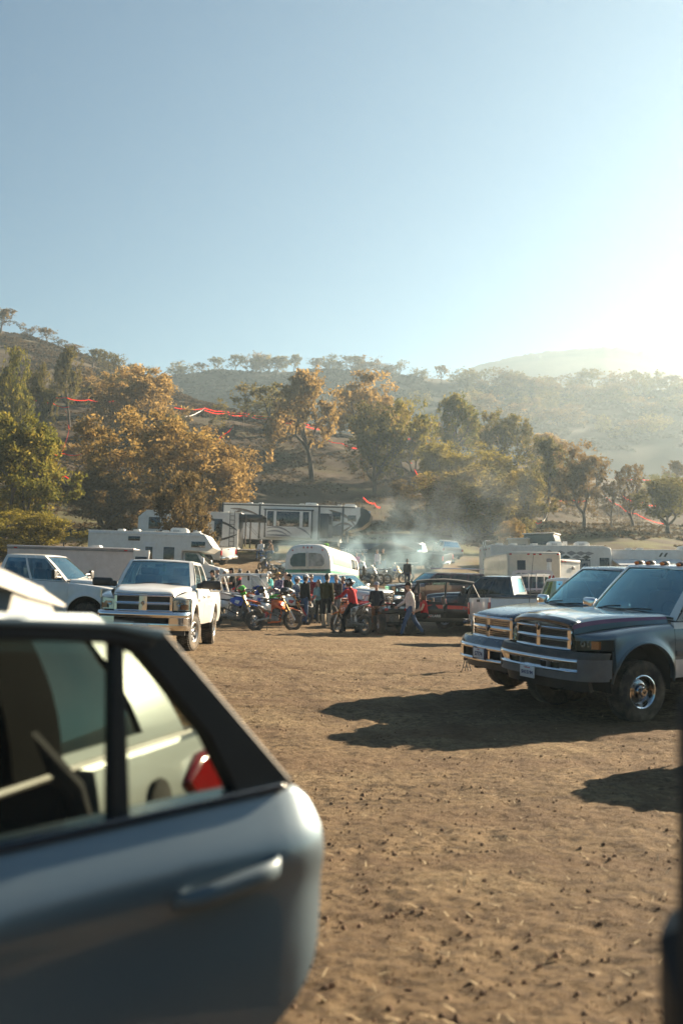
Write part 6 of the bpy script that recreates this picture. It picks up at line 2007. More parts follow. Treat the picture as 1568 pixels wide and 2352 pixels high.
def four_seat_buggy(p, rz, tilt):
    """black and red side-by-side, x forward"""
    t = empty('side_by_side', p, rz, 'black four-seat side-by-side buggy with red door panels and dark roof', 'buggy', tilt=tilt)
    BK = BLKP
    c = MB()
    cage(c, [[(.95, .66, .95), (.55, .56, 1.72), (-.35, .56, 1.80), (-1.35, .56, 1.74), (-1.75, .62, 1.05)], [(-.35, .56, 1.80), (-.42, .66, .95)], [(-1.35, .56, 1.74), (-1.28, .64, 1.0)], [(-1.75, .62, 1.05), (-2.1, .55, 1.0)], [(.55, .56, 1.72), (.30, .66, 1.0)]], .026, BK)
    for x, z in ((.55, 1.72), (-.35, 1.80), (-1.35, 1.74)): c.tube([(x, -.56, z), (x, .56, z)], .024, BK, 8)
    c.build('roll_cage', t)
    MB().loft([[(x, -.60, z), (x, .60, z), (x, .55, z + .05), (x, -.55, z + .05)] for x, z in ((.62, 1.73), (.2, 1.79), (-.4, 1.83), (-1.0, 1.80), (-1.42, 1.75))], M('roof_dark', (.05, .04, .03), .5, var=.3, dust=.3)).build('roof', t)
    b = MB()
    for s in (1, -1):
        b.prism([(-1.45, .45), (.75, .42), (1.0, .60), (1.0, .72), (-1.45, .80)], s * .55, s * .70, BK)
    b.loft([[(.75, -.66, .62), (.75, .66, .62), (.75, .60, 1.08), (.75, -.60, 1.08)], [(1.35, -.55, .60), (1.35, .55, .60), (1.35, .48, .98), (1.35, -.48, .98)], [(1.72, -.42, .62), (1.72, .42, .62), (1.72, .38, .80), (1.72, -.38, .80)]], BK)
    b.box((-.3, 0, .42), (2.8, 1.2, .08), UNDER)
    b.loft([[(-1.4, -.66, .75), (-1.4, .66, .75), (-1.4, .62, 1.05), (-1.4, -.62, 1.05)], [(-2.15, -.60, .80), (-2.15, .60, .80), (-2.15, .58, 1.0), (-2.15, -.58, 1.0)]], BK)
    b.build('body', t, bevel=.03)
    for s in (1, -1):
        MB().grid([[(x, s * (.70 + dy), z) for z, dy in ((z0, .0), (lerp(z0, z1, .5), .03), (z1, -.01))] for x, z0, z1 in ((.72, .62, .98), (.3, .55, 1.0), (-.36, .55, 1.02))], BK).build('front_door', t, solid=.02)
        MB().grid([[(x, s * (.70 + dy), z) for z, dy in ((z0, .0), (lerp(z0, z1, .5), .03), (z1, -.01))] for x, z0, z1 in ((-.42, .55, 1.02), (-.9, .56, 1.04), (-1.40, .62, 1.10))], BK).build('rear_door', t, solid=.02)
        for pts in ([(.62, .90), (.10, .76), (-.30, .84), (-.30, .98), (.20, .97)], [(-.46, .80), (-.46, .99), (-.72, .99), (-.60, .86)], [(-.80, .99), (-1.05, .98), (-1.38, .80), (-1.38, .70), (-1.1, .88)], [(-.55, .72), (-.9, .64), (-1.0, .52), (-.96, .62)], [(1.15, .92), (1.4, .82), (1.5, .68), (1.25, .72)]):
            MB().prism(pts[::s], s * .728, s * .738, REDP).build('red_panel', t)
        T = Matrix.Translation((-.75, s * .74, .60)) @ (Matrix.Rotation(PI, 4, 'Z') if s > 0 else Matrix.Identity(4)) @ Matrix.Rotation(PI / 2, 4, 'X')
        MB().text('POLARIS', .12, WHTP, T, .004, .004).build('lettering', t)
        T = Matrix.Translation((.34, s * .742, .84)) @ (Matrix.Rotation(PI, 4, 'Z') if s > 0 else Matrix.Identity(4)) @ Matrix.Rotation(PI / 2, 4, 'X') @ Matrix.Rotation(.35 * s, 4, 'Z')
        MB().text('RZR', .13, GREYP, T, .004, .003).build('lettering', t)
        MB().loft([[(.95, s*.55, .98), (.95, s*.80, .90), (.95, s*.80, .93), (.95, s*.55, 1.02)], [(1.35, s*.50, .95), (1.35, s*.84, .86), (1.35, s*.84, .89), (1.35, s*.50, .98)], [(1.75, s*.42, .84), (1.75, s*.80, .72), (1.75, s*.80, .75), (1.75, s*.42, .87)]], BK).build('front_fender', t)
        MB().rbox((-2.16, s * .50, .90), (.04, .14, .12), REDLENS, .03).build('tail_lamp', t)
        MB().rbox((1.62, s * .40, .80), (.10, .22, .08), REFL, .03).build('headlight', t)
        sh = MB()
        for x in (1.05, -1.75):
            sh.tube([(x, s * .30, .85), (x, s * .58, .42)], .05, REDP if x > 0 else STEEL, 10)
            for k in range(7): sh.lathe([(.058, 0), (.064, .012), (.058, .024)], CHROME, 10, 'z', (x, s * (.34 + k * .03), .78 - k * .045))
            sh.tube([(x - .2, s * .25, .42), (x, s * .62, .36)], .022, STEEL, 6); sh.tube([(x + .2, s * .25, .42), (x, s * .62, .36)], .022, STEEL, 6)
        sh.build('suspension', t)
    for x in (-.15, -1.05):
        for s in (1, -1):
            m = MB().rbox((x, s * .30, .66), (.45, .44, .14), BK, .05); m.rbox((x - .26, s * .30, .98), (.13, .42, .62), BK, .06, 3, rot=(0, -.2, 0)); m.rbox((x - .20, s * .30, .98), (.05, .2, .4), REDP, .02, rot=(0, -.2, 0)); m.build('seat', t)
    m = MB().tube([(.30 + .05*math.sin(a), .30 + .16*math.cos(a), 1.05 + .15*math.sin(a)) for a in [2*PI*k/18 for k in range(18)]], .016, BK, 6, closed=True)
    m.tube([(.30, .30, 1.05), (.65, .30, .9)], .02, BK, 6); m.build('steering_wheel', t)
    for x in (1.05, -1.75):
        for s in (1, -1): add_wheel(t, (x, s * .72, .37), s, 'atv', .37, .28, .18)
    r = MB()
    for s in (1, -1): r.tube([(-1.5, s * .5, 1.02), (-2.2, s * .5, 1.05)], .02, BK, 6)
    r.rbox((-1.85, 0, 1.08), (.7, 1.0, .10), BK, .03); r.build('cargo_bed', t)
    return t

def atv(p, rz, label, main, tilt=(0, 0), scale=1):
    t = empty('quad_bike', p, rz, label, 'quad bike', tilt=tilt)
    t.scale = (scale,) * 3
    b = MB()
    for x0, x1, z in ((.75, .15, .82), (-.75, -.15, .84)):
        b.loft([[(x, -w, z + dz - .14), (x, -w * .9, z + dz), (x, w * .9, z + dz), (x, w, z + dz - .14)] for x, w, dz in ((x1, .42, .04), (lerp(x1, x0, .5), .55, .06), (x0, .52, -.03))], main)
    b.loft([[(x, -w, z), (x, w, z), (x, w * .7, z + .22), (x, -w * .7, z + .22)] for x, w, z in ((.45, .22, .72), (.1, .20, .72), (-.2, .17, .66))], main)
    b.build('body', t, bevel=.02)
    e = MB().rbox((0, 0, .48), (.9, .36, .36), ENGINE, .06)
    e.box((0, 0, .34), (1.2, .5, .06), UNDER); e.build('engine', t)
    MB().loft([[(x, -w, z - .08), (x, -w * .8, z), (x, w * .8, z), (x, w, z - .08)] for x, w, z in ((.10, .14, .93), (-.25, .18, .90), (-.6, .18, .94))], BLKP).build('seat', t)
    for x, l in ((.62, .45), (-.72, .5)):
        r = MB()
        for k in range(6): r.tube([(x - l / 2, -.42 + k * .168, .97), (x + l / 2, -.42 + k * .168, .97)], .013, BLKP, 6)
        for xx in (x - l / 2, x + l / 2): r.tube([(xx, -.45, .97), (xx, .45, .97)], .014, BLKP, 6)
        for y in (-.3, .3): r.tube([(x, y, .97), (x, y, .8)], .013, BLKP, 6)
        r.build('rack', t)
    h = MB().tube([(.16, -.42, 1.16), (.22, -.15, 1.14), (.28, -.06, 1.0), (.28, .06, 1.0), (.22, .15, 1.14), (.16, .42, 1.16)], .014, BLKP, 8); h.build('handlebar', t)
    for s in (1, -1):
        MB().rbox((.80, s * .26, .78), (.06, .16, .10), REFL, .03).build('headlight', t)
        MB().rbox((-.80, s * .34, .80), (.05, .12, .09), REDLENS, .02).build('tail_lamp', t)
    for x in (.62, -.62):
        for s in (1, -1): add_wheel(t, (x, s * .48, .31), s, 'atv', .31, .24, .15)
    return t

def sand_buggy(p, rz, tilt):
    t = empty('sand_buggy', p, rz, 'white tube-frame buggy with roll cage behind the blue dirt bike', 'buggy', tilt=tilt)
    c = MB()
    cage(c, [[(.9, .70, .95), (.35, .60, 1.62), (-.9, .60, 1.68), (-1.25, .62, 1.62), (-1.75, .72, .95)], [(-.9, .60, 1.68), (-.95, .72, .95)], [(.35, .60, 1.62), (.15, .72, .95)], [(-.95, .66, 1.3), (-1.6, .70, 1.15)], [(-.9, .60, 1.66), (-1.5, .70, .98)], [(.9, .70, .95), (1.5, .5, .75)]], .032, WHITEP)
    for x, z in ((.35, 1.62), (-.9, 1.68), (-1.25, 1.62)): c.tube([(x, -.60, z), (x, .60, z)], .03, WHITEP, 8)
    c.tube([(.35, -.6, 1.62), (-.9, .6, 1.68)], .024, WHITEP, 8)
    c.build('roll_cage', t)
    MB().loft([[(x, -.62, z), (x, .62, z), (x, .60, z + .03), (x, -.60, z + .03)] for x, z in ((.36, 1.64), (-.25, 1.70), (-.92, 1.70))], WHITEP).build('roof', t)
    b = MB()
    b.prism([(-1.8, .5), (1.2, .45), (1.5, .62), (1.2, .88), (.8, .98), (-1.8, .98)], -.74, .74, WHITEP); b.build('body', t, bevel=.04)
    MB().rbox((-1.3, 0, 1.0), (.9, 1.3, .1), BLKP, .03).build('cargo_bed', t)
    for s in (1, -1):
        m = MB().rbox((-.35, s * .34, 1.15), (.14, .46, .6), BLKP, .06, 3, rot=(0, -.2, 0)); m.build('seat', t)
    for x in (1.05, -1.35):
        for s in (1, -1): add_wheel(t, (x, s * .78, .38), s, 'atv', .38, .28, .19)
    return t
# ------------------------------------------------------------------ people
SKINS = [M('skin_light', (.46, .27, .19), .55, var=.1, vscale=12), M('skin_tan', (.34, .19, .12), .55, var=.1, vscale=12)]
def cloth(name, c, rough=.9): return M(name, c, rough, var=.18, vscale=11, bump=.25, bscale=30, spec=.2)
HAIRD = M('hair_dark', (.02, .014, .010), .6, var=.4, vscale=40)
HAIRB = M('hair_brown', (.10, .055, .03), .6, var=.4, vscale=40)
JEANS = cloth('blue_jeans', (.045, .085, .17))
JEANSD = cloth('dark_jeans', (.018, .025, .05))
BLACKC = cloth('black_cloth', (.014, .014, .016))
BOOT = cloth('shoe_dark', (.035, .025, .02))
def plaid(name, a, b, cc, sc_=13):
    if name in MATS: return MATS[name]
    m, nt, out = newmat(name)
    L = nt.links.new
    bs = N(nt, 'ShaderNodeBsdfPrincipled'); bs.inputs['Roughness'].default_value = .9
    tc = N(nt, 'ShaderNodeTexCoord'); sp = N(nt, 'ShaderNodeSeparateXYZ'); L(tc.outputs['Object'], sp.inputs[0])
    xy = N(nt, 'ShaderNodeMath', operation='ADD'); L(sp.outputs[0], xy.inputs[0]); L(sp.outputs[1], xy.inputs[1])
    def band(src):
        w = N(nt, 'ShaderNodeMath', operation='MULTIPLY'); L(src, w.inputs[0]); w.inputs[1].default_value = sc_
        f = N(nt, 'ShaderNodeMath', operation='FRACT'); L(w.outputs[0], f.inputs[0])
        g = N(nt, 'ShaderNodeMath', operation='GREATER_THAN'); L(f.outputs[0], g.inputs[0]); g.inputs[1].default_value = .52
        return g.outputs[0]
    s = N(nt, 'ShaderNodeMath', operation='ADD'); L(band(xy.outputs[0]), s.inputs[0]); L(band(sp.outputs[2]), s.inputs[1])
    h = N(nt, 'ShaderNodeMath', operation='MULTIPLY'); L(s.outputs[0], h.inputs[0]); h.inputs[1].default_value = .5
    r = ramp(nt, h.outputs[0], [(0, a), (.5, b), (1, cc)]); L(r.outputs[0], bs.inputs['Base Color']); L(bs.outputs[0], out.inputs[0])
    MATS[name] = m
    return m

def bend(pitch, side, out, s): return Vector((math.sin(pitch) * math.cos(out), s * math.sin(out) + side, -math.cos(pitch) * math.cos(out))).normalized()
POSE = dict(stand=dict(legs=[(.04, .06, .06), (-.05, .05, .07)], arms=[(.05, .12, .15, .05), (.0, .12, .2, .05)]),
 crossed=dict(legs=[(.03, .04, .07), (-.03, .04, .07)], arms=[(.35, .12, 1.35, .75), (.30, .12, 1.4, .75)]),
 pockets=dict(legs=[(.03, .03, .05), (-.03, .03, .06)], arms=[(-.15, .22, .75, .45), (-.15, .22, .75, .45)]),
 walk=dict(legs=[(.42, .12, .03), (-.38, .25, .03)], arms=[(-.35, .10, .35, .05), (.55, .10, .45, .05)]),
 drink=dict(legs=[(.02, .03, .06), (-.02, .03, .06)], arms=[(.9, .2, 1.5, .25), (.1, .12, .5, .1)]),
 hold=dict(legs=[(.03, .04, .07), (-.03, .04, .07)], arms=[(.25, .10, 1.25, .35), (.20, .12, 1.1, .35)]),
 talk=dict(legs=[(.06, .06, .08), (-.06, .05, .08)], arms=[(.2, .15, .95, .2), (.02, .12, .18, .05)]),
 ride=dict(legs=[(.95, 1.15, .22), (.95, 1.15, .22)], arms=[(.85, .28, .55, .05), (.85, .28, .55, .05)], lean=.35),
 foot=dict(legs=[(.55, .55, .30), (.30, .30, .22)], arms=[(.85, .28, .55, .05), (.85, .28, .55, .05)], lean=.30),
 sit=dict(legs=[(1.45, 1.4, .08), (1.45, 1.4, .08)], arms=[(.4, .10, .8, .2), (.4, .1, .9, .2)], lean=.12))
def person(p, rz, label, pose='stand', h=1.78, shirt=None, pants=JEANS, shoes=BOOT, skin=0, hair=HAIRD, hat=None, hatc=None, sleeves='long', longhair=False, hipz=None, vox=1.0, turn=0., boots=None, glasses=False, beard=False, group=None, fat=1., helm=None):
    P = POSE[pose]
    t = empty('person', p, rz, label, 'person', group)
    k = h / 1.78
    lean = P.get('lean', .02)
    sk = SKINS[skin]
    TH, SHK, UA, FA, TOR = .44 * k, .43 * k, .30 * k, .26 * k, .52 * k
    J = {}
    hip0 = Vector((0, 0, 0))
    legs, low = [], 0
    for s, (a, b, sp) in zip((1, -1), P['legs']):
        hp = hip0 + Vector((0, s * .095 * k, 0))
        kn = hp + bend(a, 0, sp, s) * TH
        an = kn + bend(a - b, 0, sp * .3, s) * SHK
        legs.append((hp, kn, an)); low = min(low, an.z - .085 * k)
    hz = hipz if hipz is not None else -low
    off = Vector((0, 0, hz))
    legs = [tuple(v + off for v in l) for l in legs]
    hip = hip0 + off
    up = Vector((math.sin(lean), 0, math.cos(lean)))
    sh = hip + up * TOR
    nk = sh + up * .07 * k + Vector((.01, 0, 0))
    hd = nk + Vector((.035 + lean * .05, 0, .15)) * k
    arms = []
    for s, (a, b, e, inn) in zip((1, -1), P['arms']):
        s0 = sh + Vector((0, s * .185 * k * fat ** .5, -.035 * k))
        el = s0 + bend(a, 0, b, s) * UA
        fd = Vector((math.sin(a + e), -s * inn, -math.cos(a + e))).normalized()
        wr = el + fd * FA
        arms.append((s0, el, wr, fd))
    b = MB()
    # head: skull, jaw, nose, ears; all remeshed into one surface with the body
    rot = Matrix.Rotation(turn, 3, 'Z')
    def hv(x, y, z): return hd + rot @ (Vector((x, y, z)) * k)
    b.ell(hd + Vector((0, 0, .02 * k)), (.098 * k, .077 * k, .112 * k), sk, rot=(0, 0, turn), nu=18, nv=14)
    b.ell(hv(.03, 0, -.07), (.066 * k, .058 * k, .055 * k), sk, rot=(0, 0, turn))
    b.ell(hv(.098, 0, -.012), (.022 * k, .016 * k, .028 * k), sk, rot=(0, 0, turn), nu=8, nv=6)
    b.ell(hv(.072, 0, .02), (.03 * k, .05 * k, .02 * k), sk, rot=(0, 0, turn), nu=8, nv=6)
    for s in (1, -1): b.ell(hv(-.005, s * .078, -.005), (.025 * k, .012 * k, .035 * k), sk, rot=(0, 0, turn), nu=8, nv=6)
    b.cap(sh + Vector((0, 0, -.03)), hd + Vector((-.01, 0, -.05 * k)), .058 * k, .052 * k, sk)
    b.cap(hip + Vector((0, 0, -.02)), hip + up * .28 * k, .13 * k * fat, .125 * k * fat, sk)
    b.cap(hip + up * .26 * k, sh - up * .08 * k, .13 * k * fat, .12 * k, sk)
    for s in (1, -1): b.cap(sh - up * .06 * k, sh + Vector((0, s * .16 * k, -.04 * k)), .08 * k, .06 * k, sk)
    for hp, kn, an in legs:
        b.cap(hp, kn, .088 * k, .056 * k, sk); b.cap(kn, an, .055 * k, .038 * k, sk)
        b.cap(an + Vector((-.03, 0, -.05 * k)), an + Vector((.14 * k, 0, -.06 * k)), .04 * k, .03 * k, sk)
    for s, (s0, el, wr, fd) in zip((1, -1), arms):
        b.cap(s0, el, .052 * k, .040 * k, sk); b.cap(el, wr, .042 * k, .027 * k, sk)
        # hand: palm, four unequal bent fingers, thumb from the side
        side = Vector((0, -s, 0)); side = (side - fd * side.dot(fd)).normalized()
        acr = fd.cross(side).normalized()
        pm = wr + fd * .05 * k
        b.cap(wr, pm + fd * .03 * k, .027 * k, .030 * k, sk)
        for q, (o, ln) in enumerate(((-.030, .072), (-.010, .082), (.010, .078), (.029, .060))):
            f0 = pm + acr * o * k + fd * .03 * k
            f1 = f0 + (fd + side * .25).normalized() * ln * .55 * k
            b.cap(f0, f1, .0095 * k, .009 * k, sk, n=6)
            b.cap(f1, f1 + (fd * .6 + side * .8).normalized() * ln * .5 * k, .009 * k, .0075 * k, sk, n=6)
        th0 = pm + acr * -.032 * k
        b.cap(th0, th0 + (fd * .7 - acr * .6 + side * .4).normalized() * .055 * k, .011 * k, .009 * k, sk, n=6)
    o = b.build('body', t, smooth=180)
    def rem(o, v):
        md = o.modifiers.new('remesh', 'REMESH'); md.mode = 'VOXEL'; md.voxel_size = v * vox; md.use_smooth_shade = True
    rem(o, .011 if vox == 1 else .014)
    if vox <= 1 and not helm:
        for s in (1, -1): MB().ell(hv(.086, s * .031, .012), (.012 * k, .014 * k, .009 * k), BLACKC, nu=8, nv=6).build('eye', t)
        m = MB().ell(hv(.088, 0, -.062), (.012 * k, .026 * k, .007 * k), M('lips', (.30, .12, .10), .5), nu=8, nv=6); m.build('mouth', t)
    # shirt
    sm = shirt or BLACKC
    g = MB()
    e = .022 * k
    g.cap(hip + up * .02 * k, hip + up * .26 * k, .138 * k * fat + e * .5, .135 * k * fat + e * .5, sm, n=16)
    g.cap(hip + up * .24 * k, sh - up * .09 * k, .135 * k * fat + e * .6, .13 * k + e * .5, sm, n=16)
    g.cap(sh - up * .05 * k, sh + up * .02 * k, .085 * k + e, .058 * k + e * .6, sm, n=14)
    for s, (s0, el, wr, fd) in zip((1, -1), arms):
        g.cap(sh - up * .05 * k, s0, .08 * k + e * .6, .06 * k + e * .6, sm)
        if sleeves == 'long':
            g.cap(s0, el, .058 * k + e * .5, .046 * k + e * .5, sm); g.cap(el, wr, .048 * k + e * .5, .034 * k + e * .5, sm)
        elif sleeves == 'short':
            g.cap(s0, s0.lerp(el, .62), .058 * k + e * .5, .052 * k + e, sm)
        else: g.cap(s0, s0.lerp(el, .15), .055 * k + e * .5, .05 * k + e * .5, sm)
    o = g.build('shirt', t, smooth=180); rem(o, .016)
    g = MB()
    g.cap(hip + up * -.02 * k, hip + up * .10 * k, .14 * k * fat + e * .3, .138 * k * fat + e * .2, pants, n=14)
    for hp, kn, an in legs:
        g.cap(hp, kn, .094 * k + e * .3, .064 * k + e * .3, pants); g.cap(kn, kn.lerp(an, .98), .064 * k + e * .3, .054 * k + e * .3, pants)
    o = g.build('trousers', t, smooth=180); rem(o, .016)
    for hp, kn, an in legs:
        m = MB()
        if boots:
            m.cap(an + Vector((0, 0, .30 * k)), an + Vector((0, 0, -.02)), .082 * k, .066 * k, boots)
        m.cap(an + Vector((-.045 * k, 0, -.042 * k)), an + Vector((.165 * k, 0, -.050 * k)), .050 * k, .040 * k, boots or shoes)
        m.cap(an + Vector((-.03 * k, 0, .02 * k)), an + Vector((-.03 * k, 0, -.03 * k)), .050 * k, .052 * k, boots or shoes)
        m.box(an + Vector((.055 * k, 0, -.078 * k)), (.27 * k, .085 * k, .022 * k), BLACKC)
        m.build('shoe', t, smooth=60)
    # hair, hats
    RT = Matrix.Translation(hd) @ Matrix.Rotation(turn, 4, 'Z') @ Matrix.Scale(k, 4)
    if hair and not helm:
        m = MB()
        m.ell((-.018, 0, .035), (.098, .086, .112), hair, nu=16, nv=10, T=RT)
        m.ell((-.05, 0, -.02), (.06, .078, .08), hair, T=RT)
        if longhair:
            m.cap(RT @ Vector((-.06, .03, .0)), RT @ Vector((-.09, .04, -.30)), .065 * k, .04 * k, hair)
            m.cap(RT @ Vector((-.06, -.03, .0)), RT @ Vector((-.09, -.04, -.28)), .065 * k, .04 * k, hair)
            for s in (1, -1): m.cap(RT @ Vector((0, s * .078, .02)), RT @ Vector((.02, s * .10, -.24)), .035 * k, .025 * k, hair)
        o = m.build('hair', t, smooth=180)
        # keep the face clear
    if beard: MB().ell((.045, 0, -.085), (.062, .062, .055), HAIRD, T=RT).build('beard', t)
    if glasses:
        m = MB()
        for s in (1, -1): m.ell((.092, s * .033, .012), (.012, .028, .022), BLACKC, nu=10, nv=6, T=RT)
        m.tube([RT @ Vector((.09, -.075, .015)), RT @ Vector((.102, 0, .015)), RT @ Vector((.09, .075, .015))], .005, BLACKC, 5); m.build('sunglasses', t)
    if hat:
        m = MB()
        hc = hatc or BLACKC
        if hat == 'straw':
            m.lathe([(.0, .135), (.05, .132), (.088, .10), (.098, .055), (.11, .05), (.19, .045), (.225, .055), (.19, .038), (.10, .04)], hc, 24, 'z', T=RT)
        else:
            back = -1 if hat == 'capback' else 1
            m.lathe([(0, .142), (.04, .138), (.078, .115), (.098, .075), (.104, .035)], hc, 20, 'z', T=RT)
            m.grid([[(back * x, y, .045 - (abs(y) * .25) - (x - .09) * .12) for y in (-.075 * w, -.04 * w, 0, .04 * w, .075 * w)] for x, w in ((.07, 1.2), (.12, 1.05), (.165, .8), (.185, .45))], hc if hat != 'cap2' else BLACKC, T=RT)
        m.build('hat', t, smooth=60, solid=.006)
    if helm:
        for (nm, m) in helm_parts(RT, *helm): m.build(nm, t, smooth=50)
    return t
def helm_parts(RT, c1, c2):
    h = MB()
    h.ell((-.01, 0, .035), (.155, .132, .145), c1, nu=20, nv=14, T=RT)
    h.loft([[(.06, -.10, -.12), (.06, .10, -.12), (.07, .10, -.04), (.07, -.10, -.04)], [(.16, -.075, -.13), (.16, .075, -.13), (.17, .07, -.06), (.17, -.07, -.06)], [(.21, -.04, -.13), (.21, .04, -.13), (.22, .035, -.07), (.22, -.035, -.07)]], c2, T=RT)
    for s in (1, -1):
        for q in range(4): h.ell((.02 - q * .045, s * .112, .05 + .03 * math.cos(q * 1.6)), (.025, .03, .05), c2, rot=(0, .5, 0), nu=8, nv=6, T=RT)
    v = MB().grid([[(x, y, z - abs(y) * .25) for y in (-.10, -.05, 0, .05, .10)] for x, z in ((.05, .17), (.15, .165), (.26, .14), (.30, .12))], c1, T=RT)
    g = MB().ell((.08, 0, .015), (.085, .11, .055), BLACKC, nu=16, nv=10, T=RT)
    return [('helmet', h), ('visor', v), ('goggles', g)]
# ------------------------------------------------------------------ vehicles standing on the lot
def on(px, Y): return ground_at(px, Y)
def local_to(root_p, rz, v):
    c, s = math.cos(rz), math.sin(rz)
    return Vector((root_p[0] + v[0]*c - v[1]*s, root_p[1] + v[0]*s + v[1]*c, root_p[2] + v[2]))
def stand(px, Y, rz, wheel_xy):
    """root position so that the given local point stands on the ground spot seen at px, Y; tilt from the ground under the wheelbase"""
    g = ground_at(px, Y)
    c, s = math.cos(rz), math.sin(rz)
    ox, oy = g.x - (wheel_xy[0]*c - wheel_xy[1]*s), g.y - (wheel_xy[0]*s + wheel_xy[1]*c)
    return Vector((ox, oy, 0))
def settle(ox, oy, rz, wb, track=1.6):
    """height and tilt of a four-wheeled thing whose front axle is at ox, oy"""
    c, s = math.cos(rz), math.sin(rz)
    def w(x, y): return H(ox + x*c - y*s, oy + x*s + y*c)
    fl, fr, rl, rr = w(0, track/2), w(0, -track/2), w(-wb, track/2), w(-wb, -track/2)
    roll = math.atan2((fl + rl - fr - rr) / 2, track)
    pitch = -math.atan2((fl + fr - rl - rr) / 2, wb)
    zf = (fl + fr) / 2
    return Vector((ox, oy, zf)), (roll, pitch)
def park(px, Y, rz, wheel_xy, wb):
    o = stand(px, Y, rz, wheel_xy)
    return settle(o.x, o.y, rz, wb)

p, t = park(1462, 15.0, R(208.5), (0, .87), 3.95)
near_ram(p, R(208.5), (t[0] - R(2.2), t[1]))
p, t = park(1166, 18.9, R(204.7), (0, -.87), 3.8)
sport_ram(p, R(204.7), 'dark blue pickup with bright honeycomb grille behind the nearest pickup', (t[0] - R(1.5), t[1]))
p, t = park(432, 25.3, R(270), (0, .87), 3.8)
white_ram(p, R(270), t)
# trailers and motorhomes
def at(px, Y, rz, tilt=(0, 0), dz=0):
    g = ground_at(px, Y)
    return Vector((g.x, g.y, g.z + dz)), rz, tilt
def heading(px0, Y0, px1, Y1):
    a, b = ground_at(px0, Y0), ground_at(px1, Y1)
    return math.atan2(b.y - a.y, b.x - a.x)
cargo_trailer(*at(176, 45, R(-5), (0, R(2))), L=5.0)
motorhome(*at(432, 66, R(-4), (0, R(2))), 'white motorhome with an over-cab bunk, nosing out behind the front-facing pickup')
fifth_wheel(*at(690, 96, R(-5), (0, R(2))))
toy_hauler(*at(474, 88, R(-4), (0, R(2))))
rear_motorhome(*at(1330, 70, R(10)))
awning_trailer(*at(1536, 71, R(2), (0, 0)))
box_van(*at(1168, 50.5, R(97)), 'cream box van with rounded corners and marker lamps, left end of the right-hand row', CREAM, h1=2.55, name='box_van')
box_van(*at(1190, 49, R(135)), 'white box truck with streaky ribbed side behind the flatbed pickup', FIBER, True, L=2.4, h1=2.3, name='box_truck')
bus(*at(706, 56, R(80)))
# ------------------------------------------------------------------ other vehicles on the lot
MAROON = paint('maroon_paint', (.045, .008, .016), .1)
NAVY = paint('navy_paint', (.012, .022, .04), .4)
SILVERW = paint('silver_white_paint', (.60, .61, .60), .2)
SILVER = paint('silver_paint', (.42, .44, .45), .6)
DARKP = paint('charcoal_paint', (.03, .033, .038), .3)
def std(label, px, Y, rzd, body, wheel_xy=(0, .86), front=None, cat='pickup truck', name='pickup_truck', **P):
    wb = P.get('wb', DEF['wb'])
    p, t = park(px, Y, R(rzd), wheel_xy, wb)
    root, q, X, *_ = vehicle(name, label, cat, p, R(rzd), body, P, tilt=t)
    generic_front(root, q, X, **(front or {}))
    return root
# white pickup at the left edge, nosing right
std('tall white crew-cab pickup at the left edge with black tow mirror, nosing right', 196, 30, -10, WHITEP, (0, -.9),
    R=.44, Ra=.54, zwc=.52, zr=.60, roof=2.08, style='mud', tw=.30, zc=[(-.6, 1.40), (.3, 1.34), (.95, 1.26)], zh=[(-.6, 1.50), (.2, 1.47), (.75, 1.41), (.95, 1.34)], belt=[(-3, 1.44), (-.6, 1.40)], zbed=1.44, zhl=(1.0, 1.22),
    front=dict(zb=.92, zt=1.32, blow=.6, bhi=.88, hl=(.62, .97, 1.02, 1.26)), zm=.9, zs=1.12, roll=.06)
# light SUV in the crowd, nosing right
SUVP = dict(bed=False, end=-4.1, cab_end=-4.1, C=(-4.0, .88), Ct=(-3.75, .72), A=(-.55, .88), At=(-1.2, .72), wb=3.0, doors=[('front_door', -1.5, -.52), ('rear_door', -2.4, -1.51)], mir='car',
    side_holes=[(.02, .27, .07, .88), (.30, .55, .07, .88), (.58, .94, .07, .88)], belt=[(-4.2, 1.20), (-.6, 1.16)], zc=[(-.6, 1.16), (.3, 1.12), (.9, 1.04)], zh=[(-.6, 1.24), (.2, 1.21), (.75, 1.15), (.92, 1.08)], roof=1.73, zhl=(.80, .98), zr=.42, Ra=.43, zwc=.38)
std('light silver-white sport utility vehicle parked behind the crowd, nosing right, with a black roof rack', 846, 46.5, -32, SILVERW, (.4, -.7), cat='suv', name='sport_utility_vehicle', front=dict(zb=.70, zt=.98, blow=.38, bhi=.64, hl=(.60, .95, .82, .99)), **SUVP)
root = std('maroon sport utility vehicle with long side glass, nosing left behind the red buggy', 926, 53, 201, MAROON, (.5, .8), cat='suv', name='sport_utility_vehicle', front=dict(zb=.72, zt=1.08, blow=.40, bhi=.68, bars=5, hl=(.60, .95, .86, 1.04)),
    **dict(SUVP, end=-4.5, cab_end=-4.5, C=(-4.4, .88), Ct=(-4.15, .72), wb=3.3, glass=DGLASS, hoodmat=None))
m = MB()
for s in (1, -1): m.tube([(-1.5, s * .62, 1.95), (-3.9, s * .62, 1.95)], .025, CHROME, 6)
m.build('roof_rack', root)
std('black crew-cab pickup seen from behind, brake lamp on the cab roof edge', 1022, 42, 156, NAVY, (0, .86), glass=DGLASS, roofmat=None, roof=1.95)
std('white pickup standing side-on behind the dark blue pickup, tail lamp at its left end', 1484, 33, 12, WHITEP, (0, -.86))
